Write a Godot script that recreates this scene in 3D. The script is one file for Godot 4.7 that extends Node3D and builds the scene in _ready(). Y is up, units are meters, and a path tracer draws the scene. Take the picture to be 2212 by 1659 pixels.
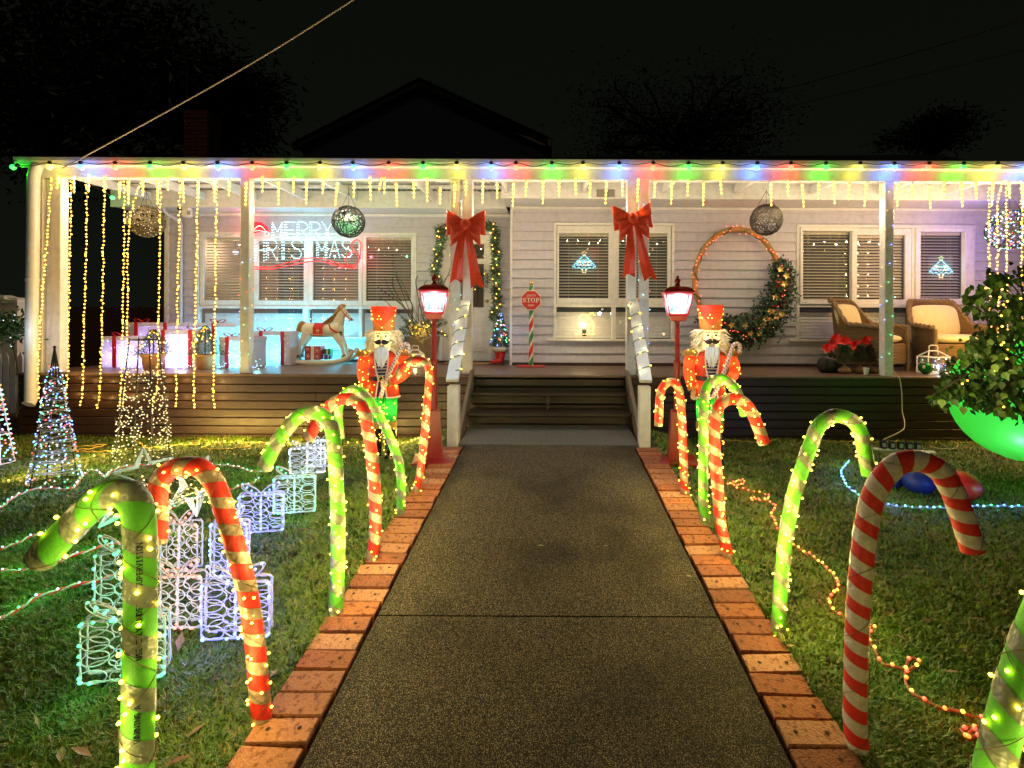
extends Node3D

# Pixel scale of the measured photograph (2212 x 1659) and the lens that took it
const F := 1100.0
const CX := 1188.0
const HZ := 695.0
const EYE := 1.45
const ROLL := 0.0045
# main depths, metres in front of the camera
const ZD := 6.29      # deck edge, posts and beam
const ZR := 7.69      # right wall
const ZL := 8.16      # left wall, set back
const DECK := 0.793

var rng := RandomNumberGenerator.new()
var M := {}


class MB:
	var v := PackedVector3Array()
	var n := PackedVector3Array()
	var c := PackedColorArray()
	var ix := PackedInt32Array()
	var col := Color(1, 1, 1)

	func vert(p: Vector3, nn: Vector3) -> int:
		v.append(p); n.append(nn); c.append(col)
		return v.size() - 1

	func ti(a: int, b: int, d: int) -> void:
		var g := (v[b] - v[a]).cross(v[d] - v[a])
		if g.dot(n[a] + n[b] + n[d]) > 0.0:
			ix.append(a); ix.append(d); ix.append(b)
		else:
			ix.append(a); ix.append(b); ix.append(d)

	func tri(a: Vector3, b: Vector3, d: Vector3, hint := Vector3.ZERO) -> void:
		var g := (b - a).cross(d - a).normalized()
		if hint != Vector3.ZERO and g.dot(hint) < 0.0:
			g = -g
		ti(vert(a, g), vert(b, g), vert(d, g))

	func quad(a: Vector3, b: Vector3, d: Vector3, e: Vector3, hint := Vector3.ZERO) -> void:
		var g := (b - a).cross(e - a).normalized()
		if g == Vector3.ZERO:
			g = (d - b).cross(e - b).normalized()
		if hint != Vector3.ZERO and g.dot(hint) < 0.0:
			g = -g
		var i := vert(a, g); var j := vert(b, g); var k := vert(d, g); var l := vert(e, g)
		ti(i, j, k); ti(i, k, l)

	func box(ctr: Vector3, s: Vector3, bev := 0.0, bs := Basis.IDENTITY) -> MB:
		var h := s * 0.5
		var b := minf(bev, minf(h.x, minf(h.y, h.z)) * 0.9)
		for ax in 3:
			var p := (ax + 1) % 3
			var q := (ax + 2) % 3
			for sg in [-1.0, 1.0]:
				var f := Vector3.ZERO
				f[ax] = sg * h[ax]
				var pts := []
				for w in [[-1, -1], [1, -1], [1, 1], [-1, 1]]:
					var t := f
					t[p] = w[0] * (h[p] - b)
					t[q] = w[1] * (h[q] - b)
					pts.append(ctr + bs * t)
				var nn := Vector3.ZERO
				nn[ax] = sg
				quad(pts[0], pts[1], pts[2], pts[3], bs * nn)
		if b > 0.0:
			for ax in 3:
				var p := (ax + 1) % 3
				var q := (ax + 2) % 3
				for s1 in [-1.0, 1.0]:
					for s2 in [-1.0, 1.0]:
						var a0 := Vector3.ZERO
						a0[p] = s1 * h[p]; a0[q] = s2 * (h[q] - b)
						var b0 := Vector3.ZERO
						b0[p] = s1 * (h[p] - b); b0[q] = s2 * h[q]
						var e := Vector3.ZERO
						e[ax] = h[ax] - b
						var nn := Vector3.ZERO
						nn[p] = s1; nn[q] = s2
						quad(ctr + bs * (a0 - e), ctr + bs * (a0 + e), ctr + bs * (b0 + e), ctr + bs * (b0 - e), bs * nn)
			for s0 in [-1.0, 1.0]:
				for s1 in [-1.0, 1.0]:
					for s2 in [-1.0, 1.0]:
						var k := Vector3(s0, s1, s2)
						var i := h - Vector3(b, b, b)
						tri(ctr + bs * (k * Vector3(h.x, i.y, i.z)), ctr + bs * (k * Vector3(i.x, h.y, i.z)), ctr + bs * (k * Vector3(i.x, i.y, h.z)), bs * k)
		return self

	# a swept tube; rad is a number or one per point; flat squeezes it along the axis nearest to ref
	func tube(pts: Array, rad, sides := 8, cap := true, flat := 1.0, ref := Vector3.ZERO, closed := false) -> MB:
		var m := pts.size()
		var rows := []
		var up := ref
		for i in m:
			var t: Vector3
			if closed:
				t = pts[(i + 1) % m] - pts[(i + m - 1) % m]
			else:
				t = pts[mini(i + 1, m - 1)] - pts[maxi(i - 1, 0)]
			t = t.normalized()
			if up == Vector3.ZERO:
				up = Vector3(0, 1, 0) if absf(t.y) < 0.9 else Vector3(1, 0, 0)
			var b := (up - t * up.dot(t))
			if b.length() < 1e-4:
				b = Vector3(t.y, -t.x, 0) if absf(t.z) < 0.9 else Vector3(1, 0, 0)
			b = b.normalized()
			if ref == Vector3.ZERO:
				up = b
			var a := t.cross(b)
			var r: float = rad[i] if rad is Array else rad
			var row := []
			for k in sides:
				var an := TAU * k / sides
				var off := a * cos(an) * r + b * sin(an) * r * flat
				var nn := (a * cos(an) + b * sin(an) / maxf(flat, 0.05)).normalized()
				row.append(vert(pts[i] + off, nn))
			rows.append(row)
		for i in (m if closed else m - 1):
			var r0: Array = rows[i]
			var r1: Array = rows[(i + 1) % m]
			for k in sides:
				var k2 := (k + 1) % sides
				ti(r0[k], r0[k2], r1[k2]); ti(r0[k], r1[k2], r1[k])
		if cap and not closed:
			for e in [0, m - 1]:
				var t: Vector3 = (pts[0] - pts[1]) if e == 0 else (pts[m - 1] - pts[m - 2])
				t = t.normalized()
				var ce := vert(pts[e], t)
				var ring := []
				for k in sides:
					ring.append(vert(v[rows[e][k]], t))
				for k in sides:
					ti(ce, ring[k], ring[(k + 1) % sides])
		return self

	func ell(ctr: Vector3, r: Vector3, la := 8, lo := 12, bs := Basis.IDENTITY) -> MB:
		var rows := []
		for i in la + 1:
			var th := PI * i / la
			var row := []
			for k in lo:
				var ph := TAU * k / lo
				var d := Vector3(sin(th) * cos(ph), cos(th), sin(th) * sin(ph))
				row.append(vert(ctr + bs * (d * r), (bs * (d / r)).normalized()))
			rows.append(row)
		for i in la:
			for k in lo:
				var k2 := (k + 1) % lo
				if i > 0:
					ti(rows[i][k], rows[i][k2], rows[i + 1][k2])
				if i < la - 1:
					ti(rows[i][k], rows[i + 1][k2], rows[i + 1][k])
		return self

	# prof: Vector2(radius, height) from bottom to top, turned about y
	func lathe(prof: Array, ctr: Vector3, segs := 16, bs := Basis.IDENTITY, sx := 1.0, sz := 1.0, rot := 0.0) -> MB:
		var rows := []
		for i in prof.size():
			var p: Vector2 = prof[i]
			var t: Vector2 = prof[mini(i + 1, prof.size() - 1)] - prof[maxi(i - 1, 0)]
			var row := []
			for k in segs:
				var ph := TAU * k / segs + rot
				var d := Vector3(cos(ph) * sx, 0, sin(ph) * sz)
				row.append(vert(ctr + bs * (d * p.x + Vector3(0, p.y, 0)), (bs * (Vector3(cos(ph) / sx, 0, sin(ph) / sz) * t.y + Vector3(0, -t.x, 0))).normalized()))
			rows.append(row)
		for i in prof.size() - 1:
			for k in segs:
				var k2 := (k + 1) % segs
				ti(rows[i][k], rows[i][k2], rows[i + 1][k2]); ti(rows[i][k], rows[i + 1][k2], rows[i + 1][k])
		return self

	# a square-ish tapered column with flat sides: levels of (half width, height)
	func taper(levels: Array, ctr: Vector3, bs := Basis.IDENTITY, zk := 1.0) -> MB:
		for i in levels.size() - 1:
			var a: Vector2 = levels[i]
			var b: Vector2 = levels[i + 1]
			for k in 4:
				var p := [Vector3(-1, 0, zk), Vector3(1, 0, zk), Vector3(1, 0, -zk), Vector3(-1, 0, -zk)]
				var p0: Vector3 = p[k]; var p1: Vector3 = p[(k + 1) % 4]
				quad(ctr + bs * (p0 * a.x + Vector3(0, a.y, 0)), ctr + bs * (p1 * a.x + Vector3(0, a.y, 0)), ctr + bs * (p1 * b.x + Vector3(0, b.y, 0)), ctr + bs * (p0 * b.x + Vector3(0, b.y, 0)), bs * (p0 + p1 + Vector3(0, (a.x - b.x) / maxf(absf(b.y - a.y), 1e-4) * 2.0, 0)))
		for e in [0, levels.size() - 1]:
			var a: Vector2 = levels[e]
			var s := -1.0 if e == 0 else 1.0
			quad(ctr + bs * Vector3(-a.x, a.y, a.x * zk), ctr + bs * Vector3(a.x, a.y, a.x * zk), ctr + bs * Vector3(a.x, a.y, -a.x * zk), ctr + bs * Vector3(-a.x, a.y, -a.x * zk), bs * Vector3(0, s, 0))
		return self

	func ico(p: Vector3, r: float) -> MB:
		var g := 1.618034
		var raw := [Vector3(-1, g, 0), Vector3(1, g, 0), Vector3(-1, -g, 0), Vector3(1, -g, 0), Vector3(0, -1, g), Vector3(0, 1, g), Vector3(0, -1, -g), Vector3(0, 1, -g), Vector3(g, 0, -1), Vector3(g, 0, 1), Vector3(-g, 0, -1), Vector3(-g, 0, 1)]
		var at0 := v.size()
		for q in raw:
			vert(p + q.normalized() * r, q.normalized())
		for f in [[0, 11, 5], [0, 5, 1], [0, 1, 7], [0, 7, 10], [0, 10, 11], [1, 5, 9], [5, 11, 4], [11, 10, 2], [10, 7, 6], [7, 1, 8], [3, 9, 4], [3, 4, 2], [3, 2, 6], [3, 6, 8], [3, 8, 9], [4, 9, 5], [2, 4, 11], [6, 2, 10], [8, 6, 7], [9, 8, 1]]:
			ti(at0 + f[0], at0 + f[1], at0 + f[2])
		return self

	# polygon in the plane of bs.x, bs.y, thickness along bs.z, centred
	func plate(poly: PackedVector2Array, thick: float, ctr := Vector3.ZERO, bs := Basis.IDENTITY) -> MB:
		var idx := Geometry2D.triangulate_polygon(poly)
		for s in [-1.0, 1.0]:
			var base := v.size()
			for p in poly:
				vert(ctr + bs * Vector3(p.x, p.y, s * thick * 0.5), bs * Vector3(0, 0, s))
			for i in range(0, idx.size(), 3):
				ti(base + idx[i], base + idx[i + 1], base + idx[i + 2])
		var cw := Geometry2D.is_polygon_clockwise(poly)
		for i in poly.size():
			var a := poly[i]
			var b := poly[(i + 1) % poly.size()]
			var o := Vector3(b.y - a.y, a.x - b.x, 0) * (-1.0 if cw else 1.0)
			quad(ctr + bs * Vector3(a.x, a.y, -thick * 0.5), ctr + bs * Vector3(b.x, b.y, -thick * 0.5), ctr + bs * Vector3(b.x, b.y, thick * 0.5), ctr + bs * Vector3(a.x, a.y, thick * 0.5), bs * o)
		return self

	# a leaf or petal, folded along its midrib
	func leaf(p: Vector3, dir: Vector3, face: Vector3, ln: float, wd: float, fold := 0.2) -> MB:
		var d := dir.normalized()
		var s := d.cross(face).normalized()
		if s == Vector3.ZERO:
			s = d.cross(Vector3(0.3, 1, 0.2)).normalized()
		var f := s.cross(d)
		var mid := p + d * ln * 0.45
		var a := vert(p, f)
		var t := vert(p + d * ln, f)
		var l := vert(mid + s * wd * 0.5 + f * wd * fold, (f - s * fold * 2.0).normalized())
		var r := vert(mid - s * wd * 0.5 + f * wd * fold, (f + s * fold * 2.0).normalized())
		ti(a, l, t); ti(a, t, r)
		return self

	func mesh(off := Vector3.ZERO) -> ArrayMesh:
		var arr := []
		arr.resize(Mesh.ARRAY_MAX)
		var w := PackedVector3Array()
		w.resize(v.size())
		for i in v.size():
			w[i] = v[i] - off
		arr[Mesh.ARRAY_VERTEX] = w
		arr[Mesh.ARRAY_NORMAL] = n
		arr[Mesh.ARRAY_COLOR] = c
		arr[Mesh.ARRAY_INDEX] = ix
		var am := ArrayMesh.new()
		am.add_surface_from_arrays(Mesh.PRIMITIVE_TRIANGLES, arr)
		return am


# ---------- placing and naming ----------
func at(u: float, v: float, d: float) -> Vector3:
	var a := u - CX
	var b := v - HZ
	return Vector3((a * cos(ROLL) + b * sin(ROLL)) * d / F, EYE - (b * cos(ROLL) - a * sin(ROLL)) * d / F, -d)


func path_y(d: float) -> float:
	return -0.08 + 0.0842 * (minf(d, 5.6) - 1.748)


func lawn_y(x: float, z: float) -> float:
	var d := -z
	var p := path_y(d)
	var low := minf(p - 0.012, -0.005)
	var far := low + 0.03 * sin(x * 0.7 + 1.0) * clampf((absf(x) - 1.5) / 3.0, 0, 1) * 0.6
	var h := lerpf(p - 0.012, far, smoothstep(1.1, 1.85, absf(x)))
	if d > 5.6:
		h = lerpf(h, far, smoothstep(5.6, 6.2, d))
	return h


# the point of the lawn seen at a pixel
func on_lawn(u: float, v: float, lift := 0.0) -> Vector3:
	var d := F * EYE / maxf(v - HZ, 1.0)
	for i in 12:
		var p := at(u, v, d)
		d = lerpf(d, F * (EYE - lawn_y(p.x, p.z) - lift) / ((EYE - p.y) * F / d), 0.7)
	return at(u, v, d)


func lin(r: float, g: float, b: float) -> Color:
	return Color(r, g, b)


func offset_of(o: Node) -> Vector3:
	var p := Vector3.ZERO
	while o != self and o != null:
		p += o.position
		o = o.get_parent()
	return p


func thing(called: String, label: String, category: String, pos := Vector3.ZERO, group := "") -> Node3D:
	var o := Node3D.new()
	o.name = called
	o.position = pos
	add_child(o, true)
	tag(o, label, category, group)
	return o


func tag(o: Node, label: String, category: String, group := "") -> void:
	o.set_meta("label", label)
	o.set_meta("category", category)
	if group:
		o.set_meta("group", group)


func obj(called: String, b: MB, m: Material, parent: Node = self, stuff := false) -> MeshInstance3D:
	if b.ix.is_empty():
		return null
	var o := MeshInstance3D.new()
	o.name = called
	o.mesh = b.mesh(offset_of(parent))
	o.mesh.surface_set_material(0, m)
	parent.add_child(o, true)
	if stuff:
		o.set_meta("kind", "stuff")
	return o


func inst(called: String, m: Mesh, pos: Vector3, parent: Node, bs := Basis.IDENTITY) -> MeshInstance3D:
	var o := MeshInstance3D.new()
	o.name = called
	o.mesh = m
	o.transform = Transform3D(bs, pos - offset_of(parent))
	parent.add_child(o, true)
	return o


func struct(called: String, b: MB, m: Material, parent: Node = self) -> MeshInstance3D:
	var o := obj(called, b, m, parent)
	if parent == self:
		o.set_meta("kind", "structure")
	return o


func group_node(called: String, parent: Node) -> Node3D:
	var o := Node3D.new()
	o.name = called
	parent.add_child(o, true)
	return o


func omni(parent: Node, pos: Vector3, c: Color, e: float, size := 0.02) -> void:
	var l := OmniLight3D.new()
	l.name = "glow"
	l.position = pos - offset_of(parent)
	l.light_color = c.linear_to_srgb()
	l.light_energy = e
	l.light_size = size
	l.omni_range = 12.0
	l.omni_attenuation = 2.0
	l.shadow_enabled = true
	parent.add_child(l, true)


func copy_of(o: Node3D, pos: Vector3, turn: float, label: String) -> Node3D:
	var c: Node3D = o.duplicate()
	c.name = String(o.name).rstrip("0123456789_")
	add_child(c, true)
	c.position = pos
	c.rotation.y = turn
	c.set_meta("label", label)
	return c


# ---------- materials ----------
func pm(c: Color, rough := 0.6, metal := 0.0, vc := false) -> StandardMaterial3D:
	var key := "p%s%s%s%s" % [c, rough, metal, vc]
	if M.has(key):
		return M[key]
	var m := StandardMaterial3D.new()
	m.albedo_color = c.linear_to_srgb()
	m.roughness = rough
	m.metallic = metal
	m.vertex_color_use_as_albedo = vc
	M[key] = m
	return m


func em(c: Color, e: float, base := Color(0.5, 0.5, 0.5)) -> StandardMaterial3D:
	var key := "e%s%s%s" % [c, e, base]
	if M.has(key):
		return M[key]
	var m := StandardMaterial3D.new()
	m.albedo_color = base.linear_to_srgb()
	m.roughness = 0.3
	m.emission_enabled = true
	m.emission = c.linear_to_srgb()
	m.emission_energy_multiplier = e
	M[key] = m
	return m


func noise_tex(kind: int, freq: float, oct: int, stops: Array, size := 512, sd := 1, normal := false, strength := 4.0, ret := -1) -> NoiseTexture2D:
	var f := FastNoiseLite.new()
	f.noise_type = kind as FastNoiseLite.NoiseType
	f.frequency = freq
	f.seed = sd
	f.fractal_octaves = oct
	if oct <= 1:
		f.fractal_type = FastNoiseLite.FRACTAL_NONE
	if ret >= 0:
		f.cellular_return_type = ret as FastNoiseLite.CellularReturnType
	var t := NoiseTexture2D.new()
	t.width = size
	t.height = size
	t.seamless = kind != FastNoiseLite.TYPE_CELLULAR
	t.noise = f
	if normal:
		t.as_normal_map = true
		t.bump_strength = strength
	elif stops.size():
		var g := Gradient.new()
		var offs := PackedFloat32Array()
		var cols := PackedColorArray()
		for s in stops:
			offs.append(s[0]); cols.append((s[1] as Color).linear_to_srgb())
		g.offsets = offs
		g.colors = cols
		t.color_ramp = g
	return t


func triplanar(m: StandardMaterial3D, scale: Vector3, world := true) -> StandardMaterial3D:
	m.uv1_triplanar = true
	m.uv1_world_triplanar = world
	m.uv1_scale = scale
	return m


func textured(key: String, tex: Texture2D, rough: float, scale: Vector3, nrm: Texture2D = null, ns := 0.5, tint := Color(1, 1, 1), world := true) -> StandardMaterial3D:
	if M.has(key):
		return M[key]
	var m := StandardMaterial3D.new()
	m.albedo_color = tint.linear_to_srgb()
	m.albedo_texture = tex
	m.roughness = rough
	if nrm:
		m.normal_enabled = true
		m.normal_texture = nrm
		m.normal_scale = ns
	triplanar(m, scale, world)
	M[key] = m
	return m


func paint(key: String, c: Color, rough: float) -> StandardMaterial3D:
	return textured(key, M.t_paint, rough, Vector3(1.3, 1.3, 1.3), M.n_fine, 0.12, c)


func smooth_path(ctl: Array, step: float) -> Array:
	# Catmull-Rom through the control points, even steps
	var cv := Curve3D.new()
	for i in ctl.size():
		var a: Vector3 = ctl[maxi(i - 1, 0)]
		var b: Vector3 = ctl[mini(i + 1, ctl.size() - 1)]
		var k := (b - a) / 6.0
		cv.add_point(ctl[i], -k, k)
	var ln := cv.get_baked_length()
	var m := maxi(2, int(ln / step))
	var out := []
	for i in m + 1:
		out.append(cv.sample_baked(ln * i / m, true))
	return out


func rr(a: float, b: float) -> float:
	return rng.randf_range(a, b)


func rdir() -> Vector3:
	return Vector3(rng.randfn(), rng.randfn(), rng.randfn()).normalized()


func bulbs(called: String, pts: Array, r: float, m: Material, parent: Node) -> MeshInstance3D:
	var b := MB.new()
	for p in pts:
		b.ico(p, r)
	return obj(called, b, m, parent, true)


func text(called: String, s: String, size: float, depth: float, m: Material, pos: Vector3, parent: Node, bs := Basis.IDENTITY, font := "Droid Sans", bold := 700) -> MeshInstance3D:
	var f := SystemFont.new()
	f.font_names = PackedStringArray([font])
	f.font_weight = bold
	var t := TextMesh.new()
	t.text = s
	t.font = f
	t.font_size = 48
	t.pixel_size = size / 48.0 * 1.38
	t.depth = depth
	t.curve_step = 2.0
	t.material = m
	return inst(called, t, pos, parent, bs)


func _ready() -> void:
	rng.seed = 20231224
	# --- camera ---
	var cam := Camera3D.new()
	cam.name = "camera"
	cam.position = Vector3(0, EYE, 0)
	cam.rotation = Vector3(0, 0, ROLL)
	cam.projection = Camera3D.PROJECTION_FRUSTUM
	cam.near = 0.1
	cam.far = 400.0
	cam.size = 0.1 * 1659.0 / F
	cam.frustum_offset = Vector2((1106.0 - CX) / F, (HZ - 829.5) / F) * 0.1
	add_child(cam)
	cam.current = true
	# --- night sky ---
	var sky := Sky.new()
	var sm := ProceduralSkyMaterial.new()
	sm.sky_top_color = Color(0.0027, 0.0034, 0.0022).linear_to_srgb()
	sm.sky_horizon_color = Color(0.0050, 0.0060, 0.0040).linear_to_srgb()
	sm.ground_bottom_color = Color(0.004, 0.004, 0.003).linear_to_srgb()
	sm.ground_horizon_color = Color(0.005, 0.006, 0.004).linear_to_srgb()
	sm.sky_curve = 0.15
	sky.sky_material = sm
	var env := Environment.new()
	env.background_mode = Environment.BG_SKY
	env.sky = sky
	env.tonemap_mode = Environment.TONE_MAPPER_LINEAR
	env.tonemap_exposure = 1.15
	env.sdfgi_enabled = true
	env.ssao_enabled = true
	env.ssil_enabled = true
	var we := WorldEnvironment.new()
	we.name = "environment"
	we.environment = env
	add_child(we)
	# --- faint night light over the street ---
	var sun := DirectionalLight3D.new()
	sun.name = "night_light"
	sun.light_color = Color(1.0, 0.80, 0.55).linear_to_srgb()
	sun.light_energy = 0.030
	sun.light_angular_distance = 12.0
	sun.shadow_enabled = true
	sun.rotation_degrees = Vector3(-52, 18, 0)
	add_child(sun)

	materials()
	ground()
	brick_edging()
	house()
	verandah()
	deck()
	background()
	festoon()
	icicles()
	curtains()
	wall_things()
	deck_things()
	lawn_lights()
	lamp_posts()
	nutcrackers()
	canes()
	garden_right()
	litter()


func materials() -> void:
	M.t_paint = noise_tex(FastNoiseLite.TYPE_SIMPLEX_SMOOTH, 0.012, 4, [[0.0, lin(0.80, 0.79, 0.77)], [0.35, lin(0.92, 0.92, 0.91)], [0.6, lin(0.98, 0.98, 0.98)], [1.0, lin(1, 1, 1)]], 512, 3)
	M.n_fine = noise_tex(FastNoiseLite.TYPE_SIMPLEX_SMOOTH, 0.05, 4, [], 512, 5, true, 6.0)
	M.t_wood = noise_tex(FastNoiseLite.TYPE_SIMPLEX_SMOOTH, 0.02, 5, [[0.0, lin(0.45, 0.42, 0.40)], [0.45, lin(0.8, 0.78, 0.76)], [0.7, lin(1, 1, 1)], [1.0, lin(0.7, 0.68, 0.66)]], 512, 9)
	M.t_brick = noise_tex(FastNoiseLite.TYPE_SIMPLEX_SMOOTH, 0.009, 5, [[0.0, lin(0.16, 0.10, 0.07)], [0.2, lin(0.5, 0.38, 0.30)], [0.38, lin(0.9, 0.84, 0.78)], [0.62, lin(1.0, 0.97, 0.92)], [1.0, lin(0.72, 0.6, 0.5)]], 1024, 11)
	M.n_brick = noise_tex(FastNoiseLite.TYPE_SIMPLEX_SMOOTH, 0.03, 5, [], 1024, 11, true, 10.0)
	M.t_agg = noise_tex(FastNoiseLite.TYPE_CELLULAR, 0.14, 1, [[0.0, lin(0.95, 0.84, 0.66)], [0.26, lin(0.66, 0.56, 0.42)], [0.42, lin(0.07, 0.058, 0.042)], [1.0, lin(0.02, 0.017, 0.012)]], 1024, 21)
	M.h_agg = noise_tex(FastNoiseLite.TYPE_CELLULAR, 0.14, 1, [[0.0, lin(1, 1, 1)], [0.5, lin(0.12, 0.12, 0.12)], [1.0, lin(0, 0, 0)]], 1024, 21)
	M.t_stain = noise_tex(FastNoiseLite.TYPE_CELLULAR, 0.14, 1, [[0.0, lin(0.05, 0.05, 0.05)], [0.5, lin(0.22, 0.22, 0.22)], [0.85, lin(0.6, 0.6, 0.6)], [1.0, lin(1, 1, 1)]], 1024, 21, false, 4.0, 0)
	M.t_soil = noise_tex(FastNoiseLite.TYPE_SIMPLEX_SMOOTH, 0.03, 5, [[0.0, lin(0.012, 0.016, 0.006)], [0.5, lin(0.028, 0.036, 0.010)], [1.0, lin(0.055, 0.045, 0.02)]], 512, 41)
	M.t_glitter = noise_tex(FastNoiseLite.TYPE_CELLULAR, 0.12, 1, [[0.0, lin(0.30, 0.30, 0.30)], [0.4, lin(0.8, 0.8, 0.8)], [0.8, lin(1, 1, 1)], [1.0, lin(1, 1, 1)]], 512, 51, false, 4.0, 0)
	M.n_glitter = noise_tex(FastNoiseLite.TYPE_CELLULAR, 0.12, 1, [], 512, 51, true, 14.0, 0)
	M.n_wrap = noise_tex(FastNoiseLite.TYPE_SIMPLEX_SMOOTH, 0.014, 3, [], 512, 61, true, 12.0)

	M.board = paint("board", lin(0.54, 0.52, 0.60), 0.5)
	M.trim = paint("trim", lin(0.74, 0.72, 0.70), 0.42)
	M.beam = paint("beam", lin(0.70, 0.70, 0.72), 0.4)
	M.soffit = paint("soffit", lin(0.62, 0.60, 0.63), 0.5)
	M.blind = pm(lin(0.56, 0.49, 0.38), 0.5)
	M.dark = pm(lin(0.03, 0.022, 0.018), 0.8)
	M.floorwood = textured("floorwood", M.t_wood, 0.34, Vector3(0.5, 6, 6), M.n_fine, 0.2, lin(0.17, 0.105, 0.075))
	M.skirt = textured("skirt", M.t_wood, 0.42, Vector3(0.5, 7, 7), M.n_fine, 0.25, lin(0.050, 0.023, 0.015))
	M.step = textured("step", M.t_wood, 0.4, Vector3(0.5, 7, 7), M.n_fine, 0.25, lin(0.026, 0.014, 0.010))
	M.zinc = textured("zinc", M.t_paint, 0.38, Vector3(1, 1, 1), M.n_fine, 0.1, lin(0.48, 0.49, 0.52))
	M.black = pm(lin(0.012, 0.012, 0.012), 0.5)
	M.wire = pm(lin(0.02, 0.022, 0.02), 0.45)
	M.copper = pm(lin(0.16, 0.12, 0.06), 0.4, 0.3)
	M.clearwire = pm(lin(0.55, 0.52, 0.42), 0.3)
	M.glass = StandardMaterial3D.new()
	M.glass.transparency = BaseMaterial3D.TRANSPARENCY_ALPHA
	M.glass.albedo_color = Color(0.9, 0.95, 1.0, 0.06)
	M.glass.roughness = 0.02
	# bulbs: what the eye sees of them
	M.warm = em(lin(1.0, 0.50, 0.04), 2.8)
	M.warmhot = em(lin(1.0, 0.47, 0.03), 7.0)
	M.canehot = em(lin(1.0, 0.50, 0.03), 15.0)
	M.lime = em(lin(1.0, 0.72, 0.04), 13.0)
	M.white = em(lin(0.62, 0.95, 1.0), 1.4)
	M.blue = em(lin(0.10, 0.22, 1.0), 5.0)
	M.green = em(lin(0.06, 1.0, 0.32), 2.6)
	M.red = em(lin(1.0, 0.03, 0.02), 2.6)
	M.cyan = em(lin(0.25, 0.95, 1.0), 3.5)
	M.orange = em(lin(1.0, 0.16, 0.015), 2.6)
	M.needle = pm(lin(1, 1, 1), 0.55, 0.0, true)
	M.cloth_leaf = leafy("leafy", 0.35)


func leafy(key: String, bl: float) -> StandardMaterial3D:
	var m := StandardMaterial3D.new()
	m.resource_name = key
	m.vertex_color_use_as_albedo = true
	m.roughness = 0.45
	m.backlight_enabled = true
	m.backlight = Color(bl, bl, bl)
	return m


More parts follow.
